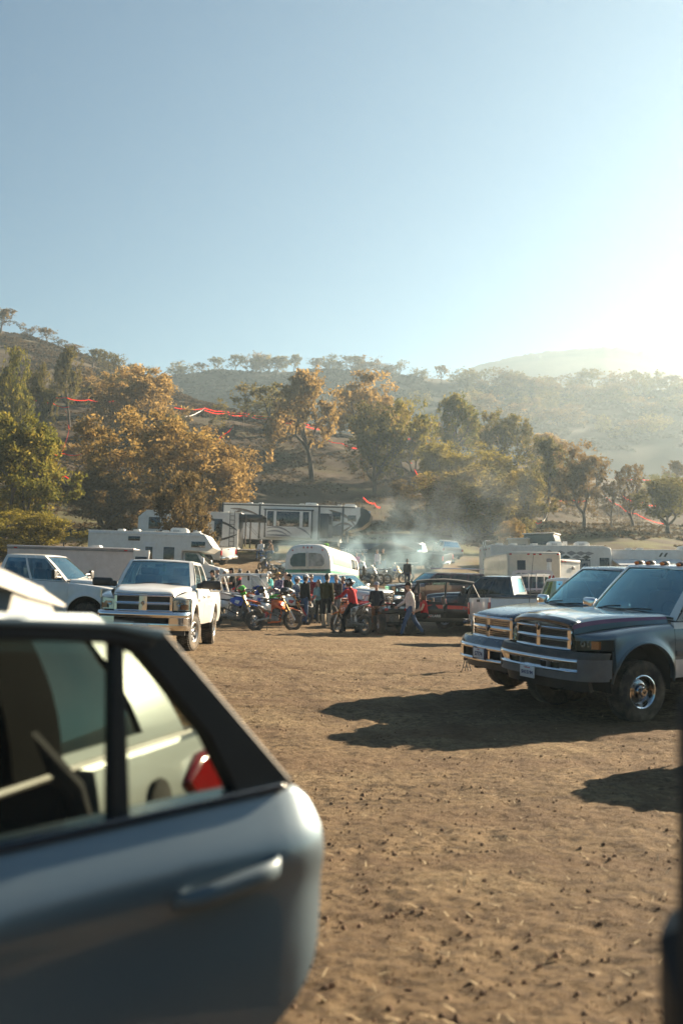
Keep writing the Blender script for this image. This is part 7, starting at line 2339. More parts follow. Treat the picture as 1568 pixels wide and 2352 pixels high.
# flatbed with headache rack
p, t_ = park(1228, 44, R(84), (-4.2, 0), 3.8)
root, q, X, *_ = vehicle('flatbed_truck', 'white flatbed pickup seen from behind with a barred headache rack and red toolbox', 'flatbed truck', p, R(84), WHITEP, dict(wb=3.8, zbed=.98, end=-4.9, mir='tow'), tilt=t_)
generic_front(root, q, X)
k = MB()
k.prism([(-1.0, 1.0), (-1.0, 1.55), (-.78, 2.05), (-.6, 2.10), (.6, 2.10), (.78, 2.05), (1.0, 1.55), (1.0, 1.0), (.86, 1.0), (.86, 1.55), (.66, 1.98), (-.66, 1.98), (-.86, 1.55), (-.86, 1.0)], -2.85, -2.75, WHITEP, 'x')
for y in (-.45, -.15, .15, .45): k.tube([(-2.8, y, 1.0), (-2.8, y, 2.0)], .022, WHITEP, 6)
k.build('headache_rack', root)
for y in (-.80, -.66, .66, .80): MB().ell((-2.87, y, 1.80), (.02, .05, .10), REDLENS, rot=(.25 if y < 0 else -.25, 0, 0)).build('rack_lamp', root)
tb = MB().rbox((-4.6, 0, 1.16), (.5, 1.1, .30), REDP, .03); o = tb.build('toolbox', root)
MB().rbox((-4.6, 0, 1.33), (.52, 1.14, .04), BLKP, .015).build('lid', o)
# vehicles up by the trees
std('white pickup parked under the brown oak by the toy-hauler, red boxes on its bed', 388, 84, 150, WHITEP, (0, .86), roof=1.95)
p, t_ = park(952, 88, R(150), (-2, 0), 3.65)
root, q, X, *_ = vehicle('pickup_truck', 'dark charcoal pickup with tailgate down beside the canopies in the smoke', 'pickup truck', p, R(150), DARKP, dict(glass=DGLASS), tilt=t_)
std('silver-white sedan seen from behind on the grassy bank right of the smoke', 1036, 96, 97, SILVERW, (-3.4, 0), cat='car', name='sedan_car',
    bed=False, hw=.90, wb=2.7, R=.33, rr=.2, tw=.21, Ra=.37, zwc=.33, zr=.28, roof=1.46, A=(-.55, .80), At=(-1.35, .62), C=(-3.15, .80), Ct=(-2.6, .62), end=-3.7, cab_end=-3.0, doors=[('front_door', -1.6, -.55), ('rear_door', -2.5, -1.61)], mir='car',
    belt=[(-3.7, .98), (-.6, .95)], zc=[(-.6, .95), (.9, .78)], yc=[(-.6, .80), (.9, .60)], zh=[(-.6, 1.0), (.2, .95), (.92, .82)], hood_w=.8, zhl=(.58, .72), zm=.6, zs=.75, rbump=SILVERW, front=dict(zb=.52, zt=.70, blow=.28, bhi=.50, hl=(.5, .86, .60, .74), bump=SILVERW))

def shed_car(px, Y, label, w=2.2, l=3.6, h=1.9):
    """boxy old wagon seen only by its dark roof above the caravans"""
    std(label, px, Y, 150, DARKP, (0, 0), cat='suv', name='sport_utility_vehicle', roofmat=ROOFW, **SUVP)
shed_car(1160, 92, 'dark wagon under the small orange oak, left of three roofs above the caravans')
for px, Y, lab, L_ in ((1196, 95, 'small cream camper with pale roof, middle of three roofs above the caravans', 1.6), (1244, 95, 'dark-sided camper with long pale roof, rightmost of three roofs above the caravans', 2.5)):
    g = ground_at(px, Y)
    t = empty('camper', g, R(-24), lab, 'camper')
    h = 2.4 if L_ < 2 else 3.0
    MB().prism([(-L_/2, .5), (L_/2, .5), (L_/2 + .3, h*.6), (L_/2, h), (-L_/2, h)], -1.1, 1.1, CREAM if L_ < 2 else DARKP).build('body', t, bevel=.06)
    MB().rbox((0, 0, h + .03), (L_ + .2, 2.36, .10), ROOFW, .04).build('roof', t)
    win(t, -L_*.2, h*.7, .8, .5, -1, 1.1); win(t, L_*.22, h*.7, .8, .5, -1, 1.1)
    rv_wheels(t, (0,), 1.1, .34)

# ------------------------------------------------------------------ camp things
g = ground_at(829, 86)
t = empty('enclosed_trailer', g, R(-3), 'dark blue trailer side with big white lettering beside the fifth-wheel nose', 'trailer')
NB = M('banner_navy', (.018, .060, .115), .5, var=.12)
b = MB().rbox((0, 0, 1.15), (3.1, 2.0, 1.15), NB, .04).build('body', t)
T = lambda x, z: Matrix.Translation((x, -1.004, z)) @ Matrix.Rotation(PI / 2, 4, 'X')
MB().text('Husqvarna', .40, WHTP, T(-.30, 1.26), .004, .006).text('MOTORCYCLES', .13, WHTP, T(.1, .98), .004, .003).build('lettering', t)
m = MB()
for cx in (-1.36, 1.16):     # crowned H emblem
    m.text('H', .26, WHTP, T(cx, 1.22), .004, .012)
    m.tube([(cx + .17 * math.sin(a), -1.01, 1.22 - .17 * math.cos(a)) for a in [-2.4 + 4.8 * k / 16 for k in range(17)]], .022, WHTP, 5)
    for d in (-.09, 0, .09): m.box((cx + d, -1.01, 1.44), (.05, .012, .07), WHTP)
m.build('emblem', t)
MB().rbox((0, 0, 1.76), (3.2, 2.1, .06), DARKP, .02).build('roof', t)
rv_wheels(t, (0,), 1.0, .33)

def canopy(px, Y, rz, label, w=3.0, h=2.3, colr=None):
    g = ground_at(px, Y)
    t = empty('canopy_tent', g, rz, label, 'canopy')
    cm = colr or cloth('canopy_black', (.012, .014, .02))
    m = MB()
    a = w / 2
    m.add([(-a, -a, h), (a, -a, h), (a, a, h), (-a, a, h), (0, 0, h + .75)], [(0, 1, 4), (1, 2, 4), (2, 3, 4), (3, 0, 4)], cm)
    for i, j in ((0, 1), (1, 2), (2, 3), (3, 0)):
        c = [(-a, -a), (a, -a), (a, a), (-a, a)]
        (x0, y0), (x1, y1) = c[i], c[j]
        m.add([(x0, y0, h), (x1, y1, h), (x1, y1, h - .28), (x0, y0, h - .28)], [(0, 1, 2, 3)], cm)
    m.build('canvas', t, solid=.01)
    for s in (1, -1):
        for r in (1, -1): MB().tube([(s * (a - .04), r * (a - .04), -.2), (s * (a - .04), r * (a - .04), h)], .025, STEEL, 6).build('pole', t)
    MB().add([(-a, a, 0), (a, a, 0), (a, a, h), (-a, a, h)], [(0, 1, 2, 3)], cm).build('side_wall', t, solid=.01)
    return t
canopy(893, 85, .2, 'black pop-up canopy right of the blue lettered trailer', 3.2, 1.5)
canopy(925, 88, -.1, 'dark canopy behind the charcoal pickup', 3.0, 1.6, cloth('canopy_grey', (.05, .055, .06)))

def table(px, Y, rz, label, w=1.8, d=.75):
    g = ground_at(px, Y)
    t = empty('folding_table', g, rz, label, 'table')
    MB().rbox((0, 0, .73), (w, d, .05), WHTP, .015).build('tabletop', t)
    for x in (-w * .42, w * .42):
        for y in (-d * .4, d * .4): MB().tube([(x, y, -.1), (x, y, .71)], .018, STEEL, 6).build('leg', t)
    return t
tb1 = table(931, 84, .1, 'white folding table on edge of the camp beside the dark canopy', 1.7)

# white ice chest on the buggy, bags, camp chair
def cooler(p, rz, label, s=1.):
    t = empty('ice_chest', p, rz, label, 'cooler'); t.scale = (s,) * 3
    MB().rbox((0, 0, .24), (.80, .46, .46), WHTP, .05, 3).build('body', t)
    MB().rbox((0, 0, .51), (.84, .50, .10), WHTP, .04, 3).build('lid', t)
    for x in (-.18, .18): MB().rbox((x, -.26, .44), (.045, .03, .18), BLKP, .012).build('latch', t)
    for s_ in (1, -1): MB().tube([(s_*.41, -.12, .38), (s_*.46, -.10, .30), (s_*.46, .10, .30), (s_*.41, .12, .38)], .02, BLKP, 6).build('handle', t)
    return t

# ------------------------------------------------------------------ bikes near the crowd
def bike_at(px, Y, rz, *a, **k):
    g = ground_at(px, Y); g.z -= .02
    return dirt_bike(g, rz, *a, **k)
bike_at(534, 40.5, R(-14), 'blue and white dirt bike on its stand beside the white pickup, helmet on the handlebar', BLUEP, WHTP, BLKP, WHTP)
bike_at(630, 39.0, R(33), 'orange and red dirt bike with black seat in front of the plaid-shirt man', ORANGE, REDP, BLKP, WHTP, frame=ORANGE)
bike_at(586, 43.0, R(-25), 'white and black dirt bike behind the blue one', WHTP, BLUEP, BLKP, WHTP)
bike_at(624, 43.5, R(-20), 'green and white dirt bike half hidden behind the orange one', GRNP, WHTP, BLKP, WHTP)
bike_at(655, 42.0, R(20), 'white dirt bike with red trim behind the orange one', WHTP, REDP, BLKP, REDP)
bike_at(718, 44.6, R(160), 'red and white dirt bike between the crowd and the light silver-white vehicle', REDP, WHTP, BLKP, WHTP)
bike_at(566, 44.6, R(25), 'orange dirt bike half hidden behind the blue one', ORANGE, WHTP, BLKP, BLKP, frame=ORANGE)
rb = bike_at(806, 38.0, R(128), 'orange dirt bike ridden by the person in red, white number plate 38', ORANGE, WHTP, BLKP, WHTP, lean=0, number='38')
rp = rb.location
def at_bike(b, v, rz): return local_to(b, rz, v)
helmet(local_to(ground_at(534, 40.5), R(-14), (.27, .14, 1.29)), R(-60), 'red and green full-face helmet hung on the blue dirt bike', REDP, GRNP, (.5, .3), s=1.15)
helmet(local_to(ground_at(630, 39.0), R(33), (.27, -.20, 1.29)), R(20), 'black and white full-face helmet hung on the orange dirt bike', BLKP, WHTP, (.4, .2), s=1.15)
helmet(local_to(ground_at(590, 42.6), R(-25), (.22, -.1, 1.22)), R(160), 'dark blue full-face helmet on the white and black bike', BLKP, BLUEP, (.5, .2), s=1.15)

p, t_ = park(520, 46.0, R(178), (0, .8), 2.4)
sand_buggy(p, R(178), t_)
ic = ground_at(584, 46.5)
cooler(ic + Vector((0, 0, .98)), R(4), 'big white ice chest with black latches riding on the back of the white buggy', 1.35)
MB_ = None
p, t_ = park(1046, 39.5, R(-6), (0, -.8), 2.8)
four_seat_buggy(p, R(-6), t_)
atv(ground_at(900, 39.6), R(98), 'black and red quad bike under the walking person arm, racks on top', BLKP)
atv(ground_at(850, 42.5), R(200), 'red quad bike behind the hooded youth', REDP)

# ------------------------------------------------------------------ people near the bikes
PLB = plaid('plaid_blue_white', (.62, .62, .64), (.16, .20, .30), (.03, .04, .10))
PLD = plaid('plaid_blue_dark', (.20, .26, .40), (.08, .11, .22), (.02, .03, .07))
PLP = plaid('plaid_violet', (.28, .26, .36), (.12, .08, .18), (.04, .04, .12))
TEAL = cloth('teal_knit', (.16, .30, .34)); AQUA = cloth('aqua_cotton', (.14, .50, .50)); SWEAT = cloth('white_sweatshirt', (.60, .54, .50))
OLIVE = cloth('olive_cloth', (.06, .06, .04)); BROWNP = cloth('brown_canvas', (.19, .10, .045)); HOODB = cloth('navy_hoodie', (.018, .022, .032)); REDJ = cloth('red_jersey', (.45, .02, .025))
MXB = cloth('mx_boot', (.42, .34, .24)); GREYC = cloth('grey_cloth', (.22, .22, .23)); WHC = cloth('white_cap', (.68, .68, .68)); STRAWM = cloth('straw', (.50, .34, .15)); PINK = cloth('pink_cloth', (.55, .22, .28)); NEON = cloth('neon_green', (.25, .6, .05))
def who(px, Y, face, label, **k):
    g = ground_at(px, Y); g.z -= .01
    return person(g, R(face), label, **k)
who(464, 50, 200, 'man in blue plaid shirt and dark cap behind the white pickup mirror', pose='hold', shirt=PLD, hat='cap')
who(491, 48, 185, 'person in dark green T-shirt and black cap drinking, facing left', pose='drink', shirt=OLIVE, sleeves='short', hat='cap')
who(501, 51.5, 200, 'person in pale blue cap mostly hidden behind the drinking person', pose='talk', shirt=GREYC, hat='cap', hatc=cloth('pale_cap', (.35, .42, .55)))
who(534, 50, 195, 'bearded man in black T-shirt and black cap, arms crossed, behind the white buggy', pose='crossed', shirt=BLACKC, sleeves='short', hat='cap', beard=True, h=1.84, fat=1.15)
who(518, 51.5, 190, 'person with brown hair beside the bearded man, arms bent', pose='hold', shirt=BLACKC, h=1.64, hair=HAIRB, longhair=True)
who(569, 52, 90, 'person with dark ponytail behind the roll cage, white shirt', pose='stand', shirt=WHC, h=1.66, longhair=True)
who(590, 51, 100, 'short-haired man in white top behind the ice chest', pose='stand', shirt=WHC)
who(620, 47.5, 200, 'man in aqua polo shirt and white cap left of the straw hat', pose='talk', shirt=AQUA, sleeves='short', hat='cap', hatc=WHC)
who(641, 46, 215, 'heavy man in violet plaid shirt and wide straw hat', pose='hold', shirt=PLP, hat='straw', hatc=STRAWM, fat=1.25, h=1.80)
who(657, 47, 250, 'bald man in black T-shirt beside the straw hat', pose='talk', shirt=BLACKC, sleeves='short', hair=HAIRB)
who(667, 45.5, 190, 'man in olive shirt and dark cap in front of the bald man', pose='hold', shirt=OLIVE, sleeves='short', hat='capback', h=1.74)
who(679, 43, 25, 'man in blue and white checked shirt and white cap seen from behind', pose='hold', shirt=PLB, sleeves='short', pants=JEANSD, hat='cap', hatc=WHC, h=1.72, fat=1.15)
who(699, 42.4, 40, 'man in black jacket, white cap and light blue jeans seen from behind', pose='talk', shirt=BLACKC, pants=JEANS, hat='cap', hatc=WHC, h=1.82, fat=1.15)
who(733, 43.4, 235, 'long-haired woman in teal sweater and sunglasses', pose='hold', shirt=TEAL, pants=BLACKC, h=1.62, longhair=True, glasses=True)
who(750, 42.0, 60, 'tall man in black and olive riding jersey, black trousers and tan boots', pose='stand', shirt=cloth('olive_black_jersey', (.05, .045, .015)), pants=BLACKC, boots=MXB, h=1.88)
who(773, 44.5, 250, 'young man in dark jersey with white sleeves, arms crossed', pose='crossed', shirt=cloth('dark_jersey', (.06, .035, .035)), pants=GREYC, h=1.76)
who(553, 49, 170, 'person in red jersey half hidden by the roll cage, right of the bearded man', pose='talk', shirt=REDJ, h=1.74, hat='capback')
who(607, 48.5, 210, 'person in grey top standing right of the ice chest', pose='hold', shirt=GREYC, h=1.7, hair=HAIRB)
who(716, 45.5, 230, 'man in dark red shirt between the black jacket and the teal sweater', pose='hold', shirt=cloth('wine_shirt', (.16, .02, .03)), h=1.74)
who(789, 44.8, 240, 'person in blue riding jersey left of the red rider', pose='talk', shirt=cloth('blue_jersey', (.03, .13, .35)), h=1.72)
b = ground_at(806, 38.0)
person(local_to((b.x, b.y, b.z), R(128), (-.14, 0, -.02)), R(128), 'rider in red jersey and black-and-white helmet astride the orange dirt bike', pose='foot', shirt=REDJ, pants=BLACKC, hipz=1.0, hair=None, helm=(BLKP, WHTP), boots=BLACKC, h=1.78)
who(865, 40, 262, 'youth in navy hooded top, brown trousers and grey cap, hands in pockets', pose='pockets', shirt=HOODB, pants=BROWNP, hat='cap', hatc=cloth('grey_cap', (.25, .27, .32)), h=1.70)
who(942, 38.3, 183, 'walking man in white sweatshirt, blue jeans and black cap', pose='walk', shirt=SWEAT, pants=JEANS, hat='cap', h=1.80)
bp_ = ground_at(1046, 39.5)
person(local_to((bp_.x, bp_.y, H(bp_.x, bp_.y)), R(-6), (-1.05, -.34, 0)), R(190), 'girl with long brown hair seated in the black buggy', pose='sit', shirt=REDJ, sleeves='none', pants=BLACKC, h=1.60, hipz=.66, hair=HAIRB, longhair=True)
who(884, 40.8, 200, 'small child in pink top behind the black quad bike', pose='stand', shirt=PINK, h=1.0, hair=HAIRB)
# ------------------------------------------------------------------ people and bikes up at the camp
V2 = dict(vox=2.2)
who(935, 72, 80, 'person in black seen from behind, standing alone in the smoke', pose='stand', shirt=BLACKC, pants=JEANSD, **V2)
who(834, 78, 200, 'person in grey shirt and dark cap beside the smoky bikes', pose='talk', shirt=GREYC, hat='cap', **V2)
who(819, 79, 250, 'person in a bright pink top among the smoky bikes', pose='stand', shirt=cloth('hot_pink', (.6, .05, .28)), h=1.6, **V2)
who(867, 80, 230, 'person in a pale shirt under the black canopy', pose='stand', shirt=WHC, **V2)
who(880, 81, 250, 'person in a dark shirt under the black canopy', pose='talk', shirt=OLIVE, **V2)
who(688, 82, 260, 'person in black shirt with a green print near the fifth-wheel', pose='stand', shirt=cloth('black_green_print', (.03, .14, .02)), h=1.7, **V2)
who(752, 84, 200, 'rider in neon green helmet and blue jersey by the bike row', pose='stand', shirt=cloth('blue_jersey', (.03, .13, .35)), helm=(NEON, NEON), hair=None, h=1.7, **V2)
gr = ground_at(600, 82.5)
person(gr + Vector((0, 0, .30)), R(250), 'person in white shirt sitting on the toy-hauler ramp', pose='sit', shirt=WHC, hipz=.85, vox=2.2)
person(ground_at(624, 82.5) + Vector((0, 0, .30)), R(200), 'person in brown jacket sitting on the toy-hauler ramp', pose='sit', shirt=BROWNP, hipz=.85, vox=2.2)
kb = dirt_bike(ground_at(556, 65), R(168), 'tiny dark pit bike ridden by a small child on the dirt road', BLKP, BLUEP, BLKP, BLKP, lean=0, scale=.72)
person(ground_at(557, 65), R(168), 'small child in helmet riding the tiny pit bike', pose='foot', shirt=JEANSD, hair=None, helm=(GREYC, WHC), hipz=.68, h=1.15, vox=2)
proto = dirt_bike(ground_at(650, 74), R(20), 'white and black dirt bike parked alone at the left of the bike row', WHTP, BLUEP, BLKP, BLKP, group='dirt bikes parked at the camp')
proto2 = dirt_bike(ground_at(845, 72), R(-15), 'pale dirt bike in the thick of the smoke', WHTP, WHTP, BLKP, WHTP, group='dirt bikes parked at the camp', fork=ALU)
proto3 = dirt_bike(ground_at(783, 80), R(-25), 'red and white dirt bike at the head of the camp row', REDP, WHTP, BLKP, WHTP, group='dirt bikes parked at the camp')
for k, (pr, px, Y, rz, lab) in enumerate([
  (proto2, 725, 80, 15, 'white dirt bike behind the bus roof, left end of the camp row'), (proto, 745, 81, 25, 'white and blue dirt bike second from the left in the camp row'), (proto2, 765, 81, -20, 'white dirt bike third from the left in the camp row'),
  (proto3, 800, 79, -30, 'red dirt bike right of the pink person'), (proto2, 822, 76, -20, 'white dirt bike below the pink person'), (proto2, 865, 73, 160, 'pale dirt bike right of the smokiest one'),
  (proto, 900, 74, -12, 'white and black dirt bike near the lone standing person'), (proto, 915, 76, 170, 'dark dirt bike at the right end of the row'), (proto3, 668, 76, 10, 'dirt bike at the foot of the ramp'), (proto, 690, 80, -30, 'dirt bike below the green-print person'), (proto, 610, 78, 120, 'dark dirt bike leaning under the ramp edge')]):
    c = copy_tree(pr, label=lab)
    place(c, ground_at(px, Y), R(rz), (-.12, 0))
# camp boxes on the white pickup bed
for k, (dx, c, lab) in enumerate(((0, REDP, 'red fuel box on the bed of the white pickup by the oak'), (.9, M('yellow_strap_box', (.5, .35, .03), .5), 'yellow-topped crate on the bed of the white pickup by the oak'))):
    g = ground_at(455 + 22 * k, 82.0)
    t = empty('crate', g + Vector((0, 0, 1.05)), .2, lab, 'crate')
    MB().rbox((0, 0, .22), (.7, .5, .44), c, .03).build('body', t)
    MB().rbox((0, 0, .46), (.74, .54, .06), BLKP, .02).build('lid', t)

# bags on the ground left of the front-facing pickup
g = ground_at(232, 33)
t = empty('duffel_bag', g, .1, 'black duffel bag heaped beside the front-facing pickup', 'bag')
m = MB(); m.ell((0, 0, .55), (.62, .36, .30), BLACKC, nu=18, nv=12); m.ell((.15, 0, .78), (.4, .28, .16), BLACKC); m.build('body', t)
MB().tube([(-.25, -.3, .7), (-.2, -.36, .95), (.2, -.36, .95), (.25, -.3, .7)], .025, BLKP, 6).build('handle', t)
t = empty('storage_crate', g + Vector((.02, -.05, 0)), .1, 'dark magenta crate under the black duffel bag', 'crate')
MB().rbox((0, 0, .17), (1.1, .6, .34), M('magenta_plastic', (.16, .015, .05), .5, var=.2), .04).build('body', t)
for k in range(5): MB().rbox((-.44 + k * .22, -.31, .17), (.03, .03, .30), BLKP, .008).build('rib', t)

# folded camp chair by the second pickup bumper
g = ground_at(1071, 21.5)
t = empty('camp_chair', g, .4, 'small folded camp chair frame standing at the bumper of the dark blue pickup', 'chair')
t.scale = (.66, .66, .66)
for x, a in ((-.10, .06), (.10, -.06)):
    for y in (-.08, .08): MB().tube([(x, y, 0), (x * .3 + a, y, .45), (x, y, .82)], .012, STEEL, 6).build('leg', t)
for z in (.80,): MB().rbox((0, 0, z), (.30, .06, .05), REDP, .02).build('armrest', t)
MB().tube([(-.10, 0, .1), (.10, 0, .1)], .012, STEEL, 6).build('crossbar', t)
MB().loft([[(-.06, -.07, .3), (.06, -.07, .3), (.06, .07, .3), (-.06, .07, .3)], [(-.04, -.05, .75), (.04, -.05, .75), (.04, .05, .75), (-.04, .05, .75)]], M('chair_cloth', (.05, .015, .015), .9)).build('seat', t)

# pickup just outside the right border: it throws the pointed shadow
sp = sport_ram(*park(1722, 11.6, R(206), (.9, -.6), 3.8)[:1], R(206), 'dark pickup standing just beyond the right border')
# ------------------------------------------------------------------ silver car in the foreground, rear door open
CARS = M('silver_green_paint', (.40, .43, .42), .28, .55, 1., var=.04, vscale=2, dust=.05)
CAR_SHADED = M('silver_paint_shaded', (.105, .155, .195), .34, .35, 1., var=.04, vscale=2, dust=.05)  # darker copy of the car's silver; the door's shade put into its colour
HINGE = Vector((-.877, 2.053, 0))
CAR_RZ = R(255)
f_ = Vector((math.cos(CAR_RZ), math.sin(CAR_RZ), 0)); l_ = Vector((-f_.y, f_.x, 0))
CHW = .90
orig = HINGE + f_ * 1.76 - l_ * CHW          # front axle on the ground
NC = dict(bed=False, hw=CHW, wb=2.72, R=.345, rr=.22, tw=.225, Ra=.39, zwc=.35, zr=.30, roof=1.515, crown=.05, A=(-.55, .80), At=(-1.35, .64), C=(-3.55, .80), Ct=(-3.25, .62), end=-3.72, cab_end=-3.6, bow=.14, inter=BLACKC, glass=glass_mat('privacy_glass', (.3, .34, .34), 1.38, alpha_t=.04),
    doors=[('front_door', -1.75, -.62), ('rear_door', -2.76, -1.76)], open_door=('rear_door', 1), open_pane=(1, 1), mir='car', belt=[(-3.7, 1.13), (-2.7, 1.10), (-.6, 1.02)], zc=[(-.6, 1.0), (.9, .82)], yc=[(-.6, .80), (.9, .60)],
    zh=[(-.6, 1.05), (.2, 1.0), (.92, .86)], hood_w=.8, zhl=(.62, .76), zm=.6, zs=.86, rbump=CARS, side_holes=[(.02, .40, .07, .88), (.43, .655, .03, .93), (.685, .90, .12, .90)], pillar_side=CARS)
car, q, X, *_ = vehicle('hatchback_car', 'silver station wagon at the lower left with its rear door swung open towards the camera', 'car', orig, CAR_RZ, CARS, NC)
generic_front(car, q, X, zb=.55, zt=.74, blow=.28, bhi=.52, hl=(.5, .86, .62, .78), bump=CARS)
for s in (1, -1):   # wrap-round tail lamps
    MB().prism([(-3.30, 1.00), (-3.42, 1.07), (-3.74, 1.10), (-3.77, .80), (-3.60, .76)], s * (CHW - .20), s * (CHW + .012), M('tail_lens', (.22, .006, .006), .12, coat=1, var=.3, vscale=9)).build('tail_lamp', car, bevel=.02)
    r = MB()
    RS = M('rail_silver', (.24, .235, .22), .55, .2)
    out = [(-3.30, 1.55), (-3.14, 1.600), (-2.95, 1.640), (-2.5, 1.662), (-2.0, 1.668), (-1.5, 1.655), (-1.3, 1.60), (-1.22, 1.55)]
    DX = .22
    up, lo = out, [(-3.28, 1.535), (-3.08, 1.560), (-2.88, 1.598), (-2.5, 1.622), (-2.0, 1.630), (-1.55, 1.618), (-1.40, 1.57), (-1.30, 1.535)]
    r.loft([[(u[0] + DX, s*.545, u[1] - .004), (u[0] + DX, s*.56, u[1]), (u[0] + DX, s*.59, u[1] - .002), (u[0] + DX, s*.605, u[1] - .012), (l[0] + DX, s*.61, l[1]), (l[0] + DX, s*.55, l[1])] for u, l in zip(up, lo)], RS)
    for x0 in (-3.12 + DX, -1.36 + DX): r.loft([[(x0 - .12, s*.55, 1.52), (x0 + .14, s*.55, 1.52), (x0 + .14, s*.605, 1.51), (x0 - .12, s*.605, 1.51)], [(x0 - .05, s*.55, 1.60), (x0 + .10, s*.55, 1.60), (x0 + .10, s*.60, 1.59), (x0 - .05, s*.60, 1.59)]], RS)
    r.build('roof_rail', car)
MB().lathe([(0, .004), (.07, .003), (.075, 0), (.078, -.01)], UNDER, 24, 'y', (-3.12, CHW + .004, .96)).build('fuel_flap', car)
MB().rbox((-2.3, 0, .62), (.55, 1.3, .28), BLACKC, .08, 3).build('rear_seat', car)
MB().rbox((-2.62, 0, .95), (.16, 1.3, .55), BLACKC, .07, 3, rot=(0, -.2, 0)).build('seat_back', car)

sl = MB()
sl.tube([(-1.95, .665, 1.50), (-2.3, .69, 1.44), (-2.55, .75, 1.24), (-2.72, .83, 1.06), (-2.74, .865, .92), (-2.62, .875, .76), (-2.42, .88, .60), (-2.28, .885, .40)], .034, BLACKC, 8)
sl.build('door_seal', car)
cp = MB()
cp.grid([[(x, lerp(.80, .64, v) + .035 * math.sin(PI * v) + .014, lerp(1.10, 1.50, v)) for x in (-2.46 - .02 * v, -2.57 - .03 * v, -2.70 - .04 * v)] for v in [k / 8 for k in range(9)]], M('matte_black', (.006, .006, .006), .95, spec=.02))
cp.build('pillar_overlay', car)  # black sheet laid over the silver pillar to make it dark
tr = MB()
tr.rbox((-2.1, -.70, .75), (2.6, .06, .72), BLACKC, .03); tr.rbox((-2.0, -.58, 1.22), (2.7, .05, .56), BLACKC, .02); tr.rbox((-3.0, 0, .95), (.06, 1.3, .5), BLACKC, .02)  # upper black panel is added across the far windows to block the sun
tr.build('trim_and_sun_block', car)
# the open door: local x runs back from the hinge (negative = towards its free edge), y = outwards
d_ = Vector((.788, .616, 0))                    # hinge -> free edge
DOORR = math.atan2(-d_.y, -d_.x)              # local +x points from the free edge to the hinge
door = bpy.data.objects.new('rear_door', None); col.objects.link(door)
setpar(door, car)
door.scale = (1.05, 1, 1)
door['label'] = 'open rear door with black-framed window'
Mi = Matrix.Rotation(-CAR_RZ, 4, 'Z') @ Matrix.Translation(-orig)
hz = HINGE
dm = Mi @ (Matrix.Translation(hz) @ Matrix.Rotation(DOORR, 4, 'Z'))
door.location = dm.to_translation(); door.rotation_euler = (0, 0, dm.to_euler().z)
# outer face must look at the camera: local +y of the rotated frame
beltd = pl([(-1.0, 1.03), (-.985, 1.075), (-.95, 1.112), (-.90, 1.125), (-.25, 1.064), (.02, 1.04)])
botd = pl([(-1.0, .84), (-.985, .755), (-.94, .68), (-.87, .615), (-.78, .55), (-.68, .455), (-.62, .36), (-.58, .31), (0, .30)])
sec = pl([(.30, -.02), (.45, .018), (.70, .030), (.86, .030), (.93, .044), (.975, .036), (1.02, .014), (1.08, -.018), (1.13, -.045)])
def dy(x, z): return sec(z - (beltd(max(x, -.9)) - 1.09)) - .03 * max(0, (-x - .90) / .1) ** 2
xs = [-1.0, -.998, -.99, -.975, -.95, -.92, -.88] + [-.85 + .05 * k for k in range(18)]
P_ = []
for x in [xs[0]] + xs + [xs[-1]]:
    zb, zt = botd(x), beltd(x)
    row = [(x, dy(x, zb) - .07, zb)] + [(x, dy(x, lerp(zb, zt, k / 26)), lerp(zb, zt, k / 26)) for k in range(27)] + [(x, dy(x, zt) - .07, zt)]
    P_.append(row)
P_[0] = [(x, y - .07, z) for x, y, z in P_[0]]
P_[-1] = [(x, y - .07, z) for x, y, z in P_[-1]]
MB().grid(P_, CAR_SHADED).build('door_panel', door, smooth=60)
MB().grid([[(x, -.09, lerp(botd(x), beltd(x), k / 8)) for k in range(9)] for x in xs], GREYP).build('door_card', door, solid=.01)
# window frame
fr = MB()
top = pl([(-.60, 1.462), (-.50, 1.482), (-.2, 1.492), (.0, 1.486)])
outer = [(-.925, 1.12), (-.60, 1.468)] + [(-.5 + .1 * k, top(-.5 + .1 * k)) for k in range(6)]
inner_t = [(x, z - .035) for x, z in outer[2:]]
# slanted rear pillar, top bar, front bar, divider
FRB = M('frame_black', (.008, .008, .009), .65, var=.2)
fr.prism([(-.93, 1.105), (-.935, 1.13), (-.615, 1.475), (-.50, 1.478), (-.525, 1.438), (-.56, 1.425), (-.72, 1.245), (-.79, 1.115)], -.075, -.018, FRB)
fr.prism([(-.615, 1.475)] + outer[2:] + inner_t[::-1] + [(-.58, 1.435)], -.078, -.014, FRB)
fr.prism([(-.03, 1.03), (.01, 1.03), (.0, 1.48), (-.05, 1.47)], -.075, -.016, FRB)
fr.build('window_frame', door, bevel=.006)
MB().prism([(-.600, 1.455), (-.5, 1.4775), (-.2, 1.489), (0, 1.484), (0, 1.496), (-.2, 1.502), (-.5, 1.492), (-.62, 1.475)], -.08, -.008, CAR_SHADED).build('frame_top', door, bevel=.004)
dv = MB().prism([(-.545, 1.09), (-.505, 1.09), (-.50, 1.46), (-.525, 1.46)], -.062, -.022, FRB); dv.build('window_divider', door, bevel=.004)
MB().grid([[(x, -.045, lerp(1.04, z1, k / 5)) for k in range(6)] for x, z1 in ((-.86, 1.13), (-.72, 1.29), (-.58, 1.44), (-.40, 1.462), (-.2, 1.472), (-.02, 1.466))], glass_mat('green_tint_glass', (.66, .72, .62), 1.5, alpha_t=.58)).build('window', door)
w = MB().prism([(-.92, 1.112), (-.90, 1.127), (-.25, 1.066), (.0, 1.044), (.0, 1.026), (-.25, 1.048), (-.88, 1.107)], -.03, .0, M('belt_trim', (.02, .03, .045), .25, coat=1)); w.build('belt_moulding', door, bevel=.003)
